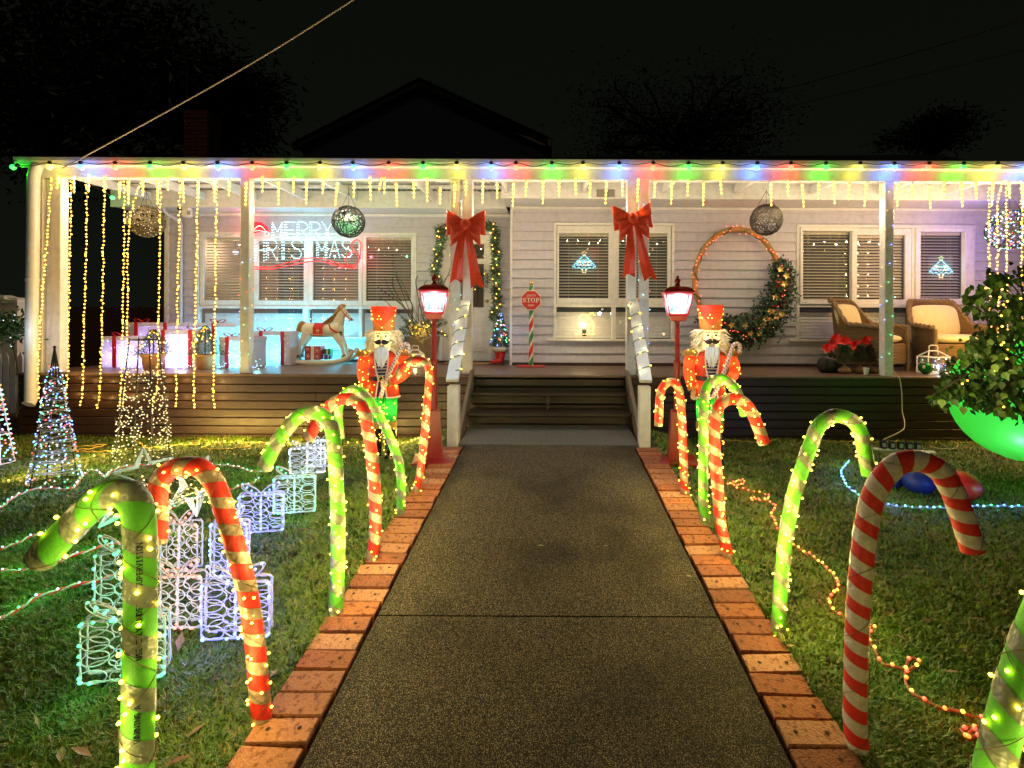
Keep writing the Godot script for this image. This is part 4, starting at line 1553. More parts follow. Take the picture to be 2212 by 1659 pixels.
func icicles() -> void:
	var t := thing("icicle_light_string", "string of warm icicle lights hanging along the verandah beam", "icicle lights", at(130, 390, 6.2))
	# u of each icicle's top, top v, bottom v
	var ls := []
	var a := 0.2564
	for q in [[490, 268, 370], [620, 270, 440], [750, 265, 410], [885, 265, 430], [1010, 320, 465], [1083, 305, 520], [1205, 300, 440], [1330, 310, 520], [1410, 280, 410], [1535, 290, 500], [1670, 295, 480], [1803, 290, 490], [1935, 300, 440]]:
		ls.append([q[0] * a, 312 + q[1] * a, 312 + q[2] * a])
	for q in [[85, 318, 530], [222, 270, 410], [355, 315, 525], [485, 275, 420], [593, 310, 515], [735, 285, 425], [855, 320, 530], [993, 315, 460], [1125, 270, 480], [1225, 280, 405], [1250, 282, 430], [1347, 325, 540], [1497, 320, 465], [1608, 285, 500], [1717, 370, 520], [1843, 330, 540], [1937, 300, 440]]:
		ls.append([510.5 + q[0] * a, 312 + q[1] * a, 312 + q[2] * a])
	for q in [[87, 300, 520], [205, 325, 470], [345, 325, 540], [455, 305, 450], [592, 305, 520], [727, 305, 455], [865, 290, 432], [990, 315, 460], [1128, 305, 520], [1262, 305, 450], [1395, 290, 500], [1535, 310, 455], [1678, 310, 520], [1815, 305, 445], [1945, 318, 530], [2085, 290, 435]]:
		ls.append([1021.0 + q[0] * a, 312 + q[1] * a, 312 + q[2] * a])
	for q in [[78, 325, 530], [222, 305, 450], [342, 335, 550], [482, 330, 480], [610, 310, 520], [740, 330, 480], [885, 325, 530], [1003, 330, 490], [1147, 325, 540], [1272, 330, 475], [1410, 345, 550], [1535, 325, 470], [1680, 330, 540], [1806, 325, 465], [1950, 320, 520], [2085, 320, 460], [2200, 340, 540]]:
		ls.append([1644.9 + q[0] * a, 312 + q[1] * a, 312 + q[2] * a])
	var kinds := {}
	for n in [3, 4, 6]:
		kinds[n] = icicle_mesh([0.17, 0.205, 0.295][[3, 4, 6].find(n)], n)
	var wire := []
	var i := 0
	for q in ls:
		var ln: float = (q[2] - q[1]) * 6.2 / F
		var k := 3 if ln < 0.19 else (4 if ln < 0.25 else 6)
		var p := at(q[0], q[1], 6.225)
		var bs := Basis(Vector3.BACK, rng.randfn() * 0.035 + (-0.22 if i == 22 else 0.0)) * Basis(Vector3.RIGHT, rng.randfn() * 0.04)
		var ic := inst("icicle", kinds[k][0], p, t, bs)
		var lb := inst("bulbs", kinds[k][1], offset_of(ic), ic)
		lb.set_meta("kind", "stuff")
		wire.append(p + Vector3(0, 0.012, 0))
		wire.append(p + Vector3(0.05, rr(0.012, 0.04), 0.01))
		omni(t, Vector3(p.x, 2.98 - ln * 0.5, -ZD - 0.15), lin(1.0, 0.77, 0.45), (0.026 + 0.0057 * k) * (1.0 + 0.5 * smoothstep(1.5, 3.5, p.x)), 0.012)
		omni(t, p + Vector3(0, -ln - 0.08, 0.16), lin(1.0, 0.64, 0.22), 0.022 if (absf(p.x + 1.01) < 0.14 or absf(p.x - 1.0) < 0.14) else 0.003, 0.012)
		i += 1
	var w := MB.new()
	w.tube(smooth_path(wire, 0.05), 0.0028, 4, false)
	obj("cable", w, M.clearwire, t)


func curtains() -> void:
	# hanging strings of warm lights: top and bottom pixels, depth
	var rows := [
		[[111, 386], [106, 470], [95, 600], [84, 760], [85, 860], [95, 877], "slanting warm light string hanging at the far left post"],
		[[154, 386], [153, 480], [150, 600], [148, 720], [147, 800], [141, 870], "first warm light string right of the left corner post"],
		[[188, 386], [187, 520], [184, 640], [181, 760], [180, 830], [173, 878], "second warm light string right of the left corner post"],
		[[228, 384], [224, 500], [222, 640], [219, 760], [216, 840], [211, 880], "third warm light string right of the left corner post"],
		[[268, 386], [269, 500], [266, 640], [264, 760], [262, 830], [258, 876], "warm light string hanging just left of the unlit twig ball"],
		[[308, 390], [288, 440], [277, 520], [276, 640], [274, 760], [265, 877], "warm light string swept sideways from the beam left of the unlit twig ball"],
		[[348, 386], [346, 500], [344, 640], [341, 760], [340, 830], [329, 877], "warm light string crossing the right side of the unlit twig ball"],
		[[389, 386], [387, 500], [384, 640], [382, 760], [381, 830], [381, 877], "warm light string in front of the left house corner downpipe"],
		[[428, 388], [426, 500], [423, 640], [420, 760], [419, 830], [420, 879], "warm light string beside the frame of the far left window"],
		[[469, 388], [467, 500], [466, 640], [463, 760], [461, 830], [463, 879], "warm light string before the far left window, nearest the second post"],
		[[2137, 392], [2135, 470], [2137, 560], [2138, 640], [2138, 760], [2138, 870], "warm light string hanging left of the multicoloured ball"],
		[[2166, 392], [2155, 440], [2154, 560], [2156, 640], [2156, 760], [2156, 870], "warm light string crossing the middle of the multicoloured ball"],
		[[2173, 392], [2174, 470], [2175, 560], [2175, 640], [2175, 760], [2175, 870], "warm light string on the right of the multicoloured ball"],
		[[2205, 392], [2208, 470], [2207, 560], [2208, 640], [2208, 760], [2208, 870], "warm light string at the right edge of the verandah"]]
	for r in rows:
		var ctl := []
		for i in 6:
			ctl.append(at(r[i][0], r[i][1], 6.17 + (0.02 if i == 0 else 0.0)))
		var path := smooth_path(ctl, 0.0225)
		var t := thing("hanging_light_string", r[6], "hanging lights", ctl[0])
		var w := MB.new()
		w.tube(path, 0.0022, 4, false)
		obj("wire", w, M.clearwire, t)
		var bp := []
		for i in path.size():
			if i % 2 == 0 or (i % 9 == 5):
				bp.append(path[i] + Vector3(rr(-0.009, 0.009), rr(-0.006, 0.006), rr(-0.004, 0.012)))
		bulbs("bulbs", bp, 0.0098, M.warmhot, t)
		for k in 14:
			var p: Vector3 = path[int((k + 0.5) / 14.0 * path.size())]
			if r[0][0] > 2000 and p.y > 2.95:
				continue
			omni(t, p + Vector3(0, 0, -0.05) if r[0][0] > 120 else p + Vector3(0.0, 0, 0.05), lin(1.0, 0.56, 0.15), 0.007 if (r[0][0] > 120 and r[0][0] < 2000) else (0.042 if r[0][0] > 2000 else 0.0016), 0.009)


# ---------- on the wall and hanging ----------
func stroke_dots(strokes: Array, step: float) -> Array:
	var out := []
	for s in strokes:
		var pts := []
		for p in s:
			pts.append(Vector3(p.x, p.y, 0))
		var cv := Curve3D.new()
		for p in pts:
			cv.add_point(p)
		var ln := cv.get_baked_length()
		var m := maxi(1, int(round(ln / step)))
		for i in m + 1:
			out.append(cv.sample_baked(ln * i / m))
	return out


func letter(ch: String) -> Array:
	var V := func(a: Array) -> Array:
		var o := []
		for i in range(0, a.size(), 2):
			o.append(Vector2(a[i], a[i + 1]))
		return o
	match ch:
		"M": return [V.call([0, 0, 0, 1, 0.5, 0.35, 1, 1, 1, 0]), V.call([0.16, 0, 0.16, 0.72]), V.call([0.84, 0, 0.84, 0.72])]
		"E": return [V.call([1, 1, 0, 1, 0, 0, 1, 0]), V.call([0, 0.5, 0.8, 0.5]), V.call([0.18, 0.14, 0.18, 0.86])]
		"R": return [V.call([0, 0, 0, 1, 0.7, 1, 1, 0.85, 1, 0.62, 0.7, 0.48, 0, 0.48]), V.call([0.5, 0.48, 1, 0]), V.call([0.18, 0.1, 0.18, 0.85])]
		"Y": return [V.call([0, 1, 0.5, 0.5, 1, 1]), V.call([0.42, 0, 0.42, 0.5]), V.call([0.58, 0, 0.58, 0.5])]
		"C": return [V.call([1, 0.85, 0.7, 1, 0.25, 1, 0, 0.75, 0, 0.25, 0.25, 0, 0.7, 0, 1, 0.15]), V.call([0.2, 0.3, 0.2, 0.7])]
		"H": return [V.call([0, 0, 0, 1]), V.call([1, 0, 1, 1]), V.call([0, 0.5, 1, 0.5]), V.call([0.18, 0, 0.18, 1])]
		"I": return [V.call([0.5, 0, 0.5, 1]), V.call([0.3, 0, 0.3, 1])]
		"S": return [V.call([1, 0.85, 0.75, 1, 0.25, 1, 0, 0.8, 0.2, 0.58, 0.8, 0.44, 1, 0.2, 0.75, 0, 0.25, 0, 0, 0.15])]
		"T": return [V.call([0, 1, 1, 1]), V.call([0.42, 0, 0.42, 1]), V.call([0.58, 0, 0.58, 1])]
		"A": return [V.call([0, 0, 0.5, 1, 1, 0]), V.call([0.22, 0.36, 0.78, 0.36])]
	return []


func big_bow(label: String, c: Vector3, turn: float) -> void:
	var t := thing("red_bow", label, "bow", c)
	var gl := textured("glitter", M.t_glitter, 0.35, Vector3(5, 5, 5), M.n_glitter, 1.0, lin(1.0, 0.07, 0.015))
	var bs := Basis(Vector3.BACK, turn)
	for s in [-1.0, 1.0]:
		for k in 2:
			var lp := MB.new()
			# a loop of stiff ribbon: out, round and back
			var hgt := 0.155 if k == 0 else 0.12
			var ln := 0.235 if k == 0 else 0.18
			var prev := []
			var m := 18
			for i in m + 1:
				var q := float(i) / m
				var ang := PI * 2.0 * q
				var x := ln * (1.0 - cos(ang)) * 0.5
				var z := 0.065 * sin(ang) * (0.4 + q * 0.2) + 0.02 + k * 0.03
				var w := lerpf(0.035, hgt, pow((1.0 - cos(ang)) * 0.5, 0.8))
				var dn := (k * 0.10) * (x / ln)
				var off := (0.0 if k == 0 else -0.045) - dn
				var cur := []
				for e in 5:
					var f := (e - 2) * 0.5
					cur.append(c + bs * Vector3(s * x, off + f * w + 0.03 * x / ln * (1 - k), z + 0.012 * cos(f * 5.0) * x / ln))
				if i:
					for e in 4:
						lp.quad(prev[e], prev[e + 1], cur[e + 1], cur[e], Vector3(0, 0, cos(ang * 0.5 + PI * 0.0) * 1.0 if q < 0.5 else -1.0) + Vector3(s * 0.3, 0, 0))
				prev = cur
			obj("loop", lp, gl, t)
	var kn := MB.new()
	kn.ell(c + Vector3(0, 0, 0.05), Vector3(0.065, 0.075, 0.05), 8, 12)
	obj("knot", kn, gl, t)
	for s in [-1.0, 1.0]:
		var tl := MB.new()
		var ln = 0.70 + 0.03 * s
		var prev := []
		for i in 15:
			var q := float(i) / 14
			var w := lerpf(0.03, 0.078, q)
			var ce := c + bs * Vector3(s * (0.03 + 0.085 * q) + (0.03 * q * q if s > 0 else 0.0), -0.03 - ln * q, 0.04 + 0.035 * sin(q * 5.0 + s))
			var cur := [ce + bs * Vector3(-w, 0, 0.012 * sin(q * 7.0)), ce + bs * Vector3(0, (0.06 if i == 14 else 0.0), 0.012), ce + bs * Vector3(w, 0, -0.012 * sin(q * 7.0))]
			if i:
				for e in 2:
					tl.quad(prev[e], prev[e + 1], cur[e + 1], cur[e], Vector3.BACK)
					var bk := Vector3(0, 0, -0.003)
					tl.quad(prev[e] + bk, prev[e + 1] + bk, cur[e + 1] + bk, cur[e] + bk, Vector3.FORWARD)
			prev = cur
		obj("tail", tl, gl, t)


func twig_ball(label: String, c: Vector3, r: float, m: Material, wires: int) -> Node3D:
	var t := thing("twig_ball", label, "hanging ball", c)
	var b := MB.new()
	for i in wires:
		var ax := rdir()
		var u := ax.cross(Vector3(0.3, 1, 0.2)).normalized()
		var w := ax.cross(u)
		var ring := []
		var off := rr(-0.5, 0.5)
		var rad := sqrt(1.0 - off * off) * r
		for k in 26:
			var a := TAU * k / 26
			var p := (u * cos(a) + w * sin(a)) * rad + ax * off * r
			ring.append(c + p.normalized() * r * (1.0 + 0.03 * sin(a * 5.0 + i) + rr(-0.012, 0.012)))
		b.tube(ring, rr(0.0025, 0.005), 4, false, 1.0, Vector3.ZERO, true)
	obj("twigs", b, m, t)
	var ch := MB.new()
	for s in [-1, 0, 1]:
		ch.tube([c + Vector3(s * r * 0.55, r * 0.85, s * 0.03), c + Vector3(0, r * 1.9, 0)], 0.003, 4, false)
	ch.tube([c + Vector3(0, r * 1.9, 0), Vector3(c.x, 3.2, c.z)], 0.003, 4, false)
	obj("chain", ch, M.black, t)
	return t


func neon_tree(label: String, u: float, v: float, d: float) -> void:
	var c := at(u, v, d)
	var k := d / F
	var t := thing("neon_tree_sign", label, "neon sign", c)
	var pl := MB.new()
	pl.box(c + Vector3(0, 0, -0.012), Vector3(54, 55, 0) * k + Vector3(0, 0, 0.004))
	obj("backing_plate", pl, M.glass, t)
	var cy := em(lin(0.08, 0.80, 1.0), 1.15)
	var b := MB.new()
	for q in [[-25, -8, 25, -8, 0], [-17, -1, 17, -1, 0], [-12, 6, 12, 6, 0]]:
		var pts := []
		for i in 25:
			var f := float(i) / 24
			pts.append(c + Vector3(lerpf(q[0], q[2], f), q[1] - 3.0 + 2.0 * sin(f * PI * 9.0) - 3.0 * sin(f * PI), 0) * k)
		b.tube(pts, 0.0075, 6)
	for l in [[-25, -10, -14, 3], [25, -10, 14, 3], [-17, -2, -8, 8], [17, -2, 8, 8], [-11, 5, 0, 15], [11, 5, 0, 15]]:
		b.tube([c + Vector3(l[0], l[1], 0) * k, c + Vector3(l[2], l[3], 0) * k], 0.0075, 6)
	obj("tree_tube", b, cy, t)
	var st := MB.new()
	var ring := []
	for i in 10:
		var a := PI * 0.5 + TAU * i / 10
		var rad := 6.0 if i % 2 == 0 else 2.8
		ring.append(c + Vector3(cos(a) * rad, 19 + sin(a) * rad, 0) * k)
	st.tube(ring, 0.005, 5, false, 1.0, Vector3.BACK, true)
	obj("star_tube", st, em(lin(0.7, 1.0, 0.25) if u > 1500 else lin(1.0, 0.55, 0.1), 1.0), t)
	var tk := MB.new()
	tk.tube([c + Vector3(-4, -15, 0) * k, c + Vector3(-3, -23, 0) * k, c + Vector3(3, -23, 0) * k, c + Vector3(4, -15, 0) * k], 0.009, 6)
	obj("trunk_tube", tk, em(lin(1.0, 0.72, 0.30), 1.2), t)
	for q in [[-10, 0, M.lime], [10, 0, M.lime], [-16, -7, M.blue], [0, -5.5, M.red], [8, -6, M.lime], [-8, -6, M.red], [16, -7, M.blue]]:
		bulbs("bauble", [c + Vector3(q[0], q[1], 0.3) * k], 0.011, q[2], t)
	omni(t, c + Vector3(0, 0, 0.12), lin(0.3, 0.9, 1.0), 0.012)


func needles(b: MB, path: Array, per: int, ln: float, wd: float, spread: float, base: Color) -> void:
	for i in path.size():
		for k in per:
			b.col = base * rr(0.55, 1.6)
			var p: Vector3 = path[i] + rdir() * spread * rr(0.1, 0.7)
			var d = (p - path[i]).normalized() + rdir() * 0.6
			b.leaf(p, d, rdir(), ln * rr(0.7, 1.2), wd, 0.15)


func wall_things() -> void:
	big_bow("big red glitter bow tied on the post pair left of the steps", at(1007, 487, 6.12), 0.0)
	big_bow("big red glitter bow tied on the post pair right of the steps", at(1366, 474, 6.12), 0.10)
	# hanging balls
	var b1 := twig_ball("round hanging ball of brown twigs with small warm lights, far left", at(316, 478, 6.75), 0.205, pm(lin(0.09, 0.075, 0.04), 0.7), 60)
	var pts := []
	for i in 150:
		pts.append(at(316, 478, 6.75) + rdir() * 0.207)
	bulbs("bulbs", pts, 0.0055, em(lin(1.0, 0.75, 0.35), 0.6), b1)
	var c2 := at(753, 479, 6.6)
	var b2 := twig_ball("dark wire ball lit green, hanging before the lit greeting", c2, 0.20, M.wire, 46)
	pts = []
	for i in 70:
		var q := rdir()
		pts.append(c2 + Vector3(q.x * 0.8, minf(q.y, 0.2) * 0.95 if i % 3 else q.y, q.z) * 0.19)
	bulbs("bulbs", pts.slice(0, 44), 0.006, em(lin(0.35, 1.0, 0.5), 2.2), b2)
	bulbs("bulbs", pts.slice(44, 58), 0.006, M.blue, b2)
	bulbs("bulbs", pts.slice(58), 0.006, M.orange, b2)
	var gl := MB.new()
	gl.ell(c2 + Vector3(0.01, -0.03, 0), Vector3(0.135, 0.13, 0.135), 10, 16)
	obj("lamp", gl, em(lin(0.12, 1.0, 0.36), 0.5), b2)
	omni(b2, c2 + Vector3(0.02, -0.12, -0.5), lin(0.03, 1.0, 0.18), 0.10, 0.02)
	omni(b2, c2 + Vector3(0, -0.05, 0), lin(0.1, 1.0, 0.3), 0.02)
	twig_ball("unlit dark wire ball hanging over the wreath hoop", at(1655, 475, 6.7), 0.20, pm(lin(0.05, 0.042, 0.03), 0.7), 46)
	var c4 := at(2181, 497, 6.6)
	var b4 := twig_ball("ball of multicoloured lights hanging at the right edge", c4, 0.25, M.wire, 40)
	var mats := [M.blue, M.cyan, M.red, M.green, M.blue]
	for k in 5:
		pts = []
		for i in 46:
			pts.append(c4 + rdir() * 0.25)
		bulbs("bulbs", pts, 0.0095, mats[k], b4)
	omni(b4, c4 + Vector3(0.05, 0, -0.3), lin(0.16, 0.12, 1.0), 0.28, 0.02)
	omni(b4, c4 + Vector3(0.1, -0.3, -0.1), lin(0.12, 0.10, 1.0), 0.2, 0.02)

	# lit greeting
	var d := 7.98
	var sg := thing("greeting_sign", "lit white MERRY CHRISTMAS sign with red ribbon before the left window", "light sign", at(690, 560, d))
	var k := d / F
	var dots := []
	var cells := []
	var x0 := 588.0
	var word := "MERRY"
	for i in 5:
		cells.append([word[i], x0 + i * 27.0, 480.0, 22.0, 34.0])
	word = "CHRISTMAS"
	for i in 9:
		cells.append([word[i], 521.0 + i * 27.2, 519.0 - 2.0 * sin(i * 0.4), 22.0, 46.0 - i * 1.2])
	for c in cells:
		for q in stroke_dots(letter(c[0]), 0.17 if c[2] < 500 else 0.135):
			dots.append(at(c[1] + q.x * c[3] + rr(-0.3, 0.3), c[2] + (1.0 - q.y) * c[4] + rr(-0.3, 0.3), d))
	bulbs("letter_bulbs", dots, 0.0088, em(lin(0.45, 0.92, 1.0), 2.6), sg)
	var gr := MB.new()
	for y in [478.0, 500.0, 516.0, 540.0, 566.0]:
		gr.tube([at(520, y, d + 0.015), at(778, y, d + 0.015)], 0.0025, 4)
	for x in [548.0, 600.0, 652.0, 704.0, 756.0]:
		gr.tube([at(x, 478, d + 0.015), at(x, 570, d + 0.015)], 0.0025, 4)
	obj("frame_wire", gr, M.clearwire, sg)
	var red := []
	var rp := []
	for ctl in [[[546, 576], [580, 577], [620, 568], [664, 558], [700, 559], [735, 571], [770, 577]], [[547, 581], [590, 581], [640, 570], [690, 564], [730, 574], [765, 580]], [[745, 560], [758, 545], [775, 550], [772, 570], [752, 572], [745, 560]], [[764, 540], [759, 528], [770, 518], [779, 524], [778, 560]]]:
		var pp := []
		for q in ctl:
			pp.append(at(q[0], q[1], d - 0.01))
		var sp := smooth_path(pp, 0.03)
		red.append_array(sp)
		rp.append(sp)
	var rb := MB.new()
	for s in rp:
		rb.tube(s, 0.009, 6)
	obj("ribbon_tube", rb, em(lin(1.0, 0.04, 0.04), 0.55, lin(0.5, 0.02, 0.02)), sg)
	bulbs("ribbon_bulbs", red, 0.0085, em(lin(1.0, 0.10, 0.10), 3.0), sg)
	var hat := MB.new()
	var hp := PackedVector2Array()
	for q in [[-36, -13], [-34, 4], [-22, 15], [-6, 14], [6, 4], [12, -6], [8, -9], [-2, -6]]:
		hp.append(Vector2(q[0], q[1]) * k)
	hat.plate(hp, 0.012, at(571, 494, d))
	obj("hat_panel", hat, em(lin(1.0, 0.02, 0.06), 0.7, lin(0.5, 0.02, 0.02)), sg)
	var hd := []
	for i in 15:
		var f := float(i) / 14
		hd.append(at(548 + f * 27, 497 - 11.0 * sin(f * PI) + f * 4.0, d - 0.012))
	for i in 8:
		hd.append(at(548 + i * 3.2, 500 - sin(i * 0.5) * 2.0, d - 0.012))
	for i in 8:
		hd.append(at(576 + cos(i * 0.8) * 5.0, 505 + sin(i * 0.8) * 5.0, d - 0.012))
	bulbs("hat_bulbs", hd, 0.008, em(lin(1.0, 0.45, 0.35), 3.0), sg)
	for q in [[600, 492], [655, 492], [690, 500]]:
		omni(sg, at(q[0], q[1], 7.80), lin(0.12, 0.72, 1.0), 0.028, 0.02)
	for q in [[560, 545], [620, 545], [680, 540], [740, 540]]:
		omni(sg, at(q[0], q[1], 7.80), lin(0.22, 0.75, 1.0), 0.045, 0.02)
	for q in [[530, 492, 0.12], [560, 575, 0.035], [640, 572, 0.035], [710, 572, 0.045], [782, 548, 0.12]]:
		omni(sg, at(q[0], q[1], 7.95), lin(1.0, 0.05, 0.10), q[2] * 0.7, 0.02)

	neon_tree("neon outline tree in the window left of the right bow", 1262, 566, 7.78)
	neon_tree("neon outline tree in the window behind the right wicker chair", 2033, 577, 7.78)

	# garland round the door
	var g := thing("door_garland", "green spruce garland with small warm lights framing the front door", "garland", at(950, 640, 8.06))
	var gb := MB.new()
	var path := []
	for ctl in [[[947, 610], [940, 585], [946, 560], [950, 535], [956, 512], [950, 498], [972, 490], [1000, 486], [1030, 489], [1062, 489], [1070, 505], [1068, 530], [1073, 555], [1068, 580], [1074, 605], [1070, 630], [1076, 655], [1068, 675], [1066, 685]]]:
		var pp := []
		for q in ctl:
			pp.append(at(q[0], q[1], 8.02))
		path = smooth_path(pp, 0.02)
	needles(gb, path, 26, 0.075, 0.012, 0.085, Color(0.035, 0.085, 0.03))
	obj("needles", gb, M.needle, g, true)
	var gp := []
	for i in range(2, path.size(), 4):
		gp.append(path[i] + Vector3(rr(-0.07, 0.07), rr(-0.03, 0.03), rr(0.05, 0.09)))
	bulbs("bulbs", gp, 0.0095, M.warmhot, g)
	for i in range(2, gp.size(), 5):
		omni(g, gp[i] + Vector3(0, 0, 0.04), lin(1, 0.78, 0.4), 0.018)
	var bb := MB.new()
	for i in range(6, path.size(), 14):
		bb.ell(path[i] + Vector3(rr(-0.06, 0.06), 0, 0.08), Vector3(0.014, 0.014, 0.014), 5, 7)
	obj("berries", bb, pm(lin(0.4, 0.02, 0.02), 0.3), g, true)
	# small wreath on the door
	var wr := thing("door_wreath", "small green wreath with lights hanging low on the front door", "wreath", at(1033, 605, 8.1))
	var wb := MB.new()
	var wp := []
	for i in 30:
		wp.append(at(1033, 605, 8.1) + Vector3(cos(TAU * i / 30) * 0.13, sin(TAU * i / 30) * 0.16, 0))
	needles(wb, wp, 14, 0.06, 0.011, 0.05, Color(0.03, 0.06, 0.025))
	obj("needles", wb, M.needle, wr, true)
	bulbs("bulbs", [wp[3] + Vector3(0, 0, 0.06), wp[9] + Vector3(0, 0, 0.06), wp[14] + Vector3(0, 0, 0.06), wp[21] + Vector3(0, 0, 0.06), wp[26] + Vector3(0, 0, 0.06)], 0.008, M.warmhot, wr)

	# wreath hoop on the right wall
	var hc := at(1592, 606, 7.55)
	var hr := 0.655
	var ho := thing("wreath_hoop", "large tan hoop wreath with red lights and dark leaves on the right wall", "wreath", hc)
	var ring := []
	for i in 72:
		ring.append(hc + Vector3(cos(TAU * i / 72) * hr * 0.96, sin(TAU * i / 72) * hr * 1.16, 0))
	var hb := MB.new()
	hb.tube(ring, 0.038, 12, false, 1.0, Vector3.ZERO, true)
	obj("hoop", hb, textured("jute", M.t_wood, 0.9, Vector3(9, 9, 9), M.n_fine, 0.6, lin(0.40, 0.25, 0.095)), ho)
	var hw := MB.new()
	var hx := []
	for i in 400:
		var a := -0.25 + TAU * 0.62 * i / 399.0
		var o := Vector3(cos(a) * hr * 0.96, sin(a) * hr * 1.16, 0)
		var w := a * 15.0
		hx.append(hc + o + o.normalized() * cos(w) * 0.042 + Vector3(0, 0, sin(w) * 0.042))
	hw.tube(hx, 0.005, 5, false)
	obj("wire", hw, pm(lin(0.02, 0.045, 0.02), 0.4), ho)
	var rbp := []
	for i in range(6, 396, 8):
		var a := -0.25 + TAU * 0.62 * i / 399.0
		var o := Vector3(cos(a) * hr * 0.96, sin(a) * hr * 1.16, 0)
		rbp.append(hc + o * rr(0.9, 1.1) + Vector3(0, 0, rr(0.03, 0.06)))
	bulbs("bulbs", rbp, 0.008, em(lin(1.0, 0.10, 0.04), 4.0), ho)
	for i in range(2, rbp.size(), 7):
		omni(ho, rbp[i] + Vector3(0, 0, 0.05), lin(1, 0.12, 0.05), 0.006)
	var lv := MB.new()
	for i in 6500:
		var f := rng.randf()
		var a := lerpf(0.30, -2.35, f)
		var o := Vector3(cos(a) * hr * 0.98, sin(a) * hr * 1.16, 0)
		var fat := 0.19 * (0.55 + 0.45 * sin(f * PI))
		var p := hc + o + Vector3(rng.randfn(), rng.randfn(), absf(rng.randfn())) * fat * 0.55
		lv.col = Color(0.018, 0.05, 0.022) * rr(0.5, 1.9)
		lv.leaf(p, rdir() + o.normalized() * 0.3, Vector3(0, 0.4, 1), rr(0.05, 0.075), 0.03, 0.2)
	obj("leaves", lv, M.cloth_leaf, ho, true)
	var be := MB.new()
	var go := MB.new()
	var bl := []
	for i in 120:
		var f := rng.randf()
		var a := lerpf(0.25, -2.3, f)
		var o := Vector3(cos(a) * hr * 0.98, sin(a) * hr * 1.16, 0)
		var p := hc + o + Vector3(rng.randfn() * 0.06, rng.randfn() * 0.06, 0.17)
		if i < 70:
			be.ell(p, Vector3(0.013, 0.013, 0.013), 5, 7)
		elif i < 104:
			bl.append(p + Vector3(0, 0, 0.02))
		else:
			for q in 5:
				var ag := TAU * q / 5 + i
				go.leaf(p + Vector3(0, 0, 0.03), Vector3(cos(ag), sin(ag), 0.35), Vector3.BACK, 0.06, 0.035, 0.1)
	obj("berries", be, pm(lin(0.35, 0.01, 0.012), 0.3), ho, true)
	obj("gold_flowers", go, pm(lin(0.62, 0.42, 0.15), 0.35, 0.5), ho, true)
	bulbs("bulbs", bl, 0.007, em(lin(1.0, 0.10, 0.04), 3.5), ho)
	# a lit reindeer outline standing in the lower right window
	var dp := 7.62
	var de := thing("light_reindeer", "small warm wire reindeer lit on the sill left of the right bow", "light figure", at(1262, 724, dp))
	var dd := []
	for s in [[[1252, 686], [1258, 680], [1268, 682], [1275, 690], [1282, 700], [1281, 722]], [[1258, 690], [1266, 700], [1276, 700]], [[1252, 722], [1256, 704], [1250, 698]], [[1268, 684], [1278, 676], [1284, 680]], [[1244, 722], [1262, 722], [1282, 722]]]:
		var pp := []
		for q in s:
			pp.append(at(q[0], q[1], dp))
		dd.append_array(smooth_path(pp, 0.028))
	bulbs("bulbs", dd, 0.009, M.warmhot, de)
	var dw := MB.new()
	dw.box(at(1262, 719, dp + 0.01), Vector3(0.06, 0.10, 0.03), 0.004)
	obj("battery_box", dw, M.black, de)
	omni(de, at(1262, 702, dp - 0.10), lin(1, 0.85, 0.45), 0.10, 0.05)


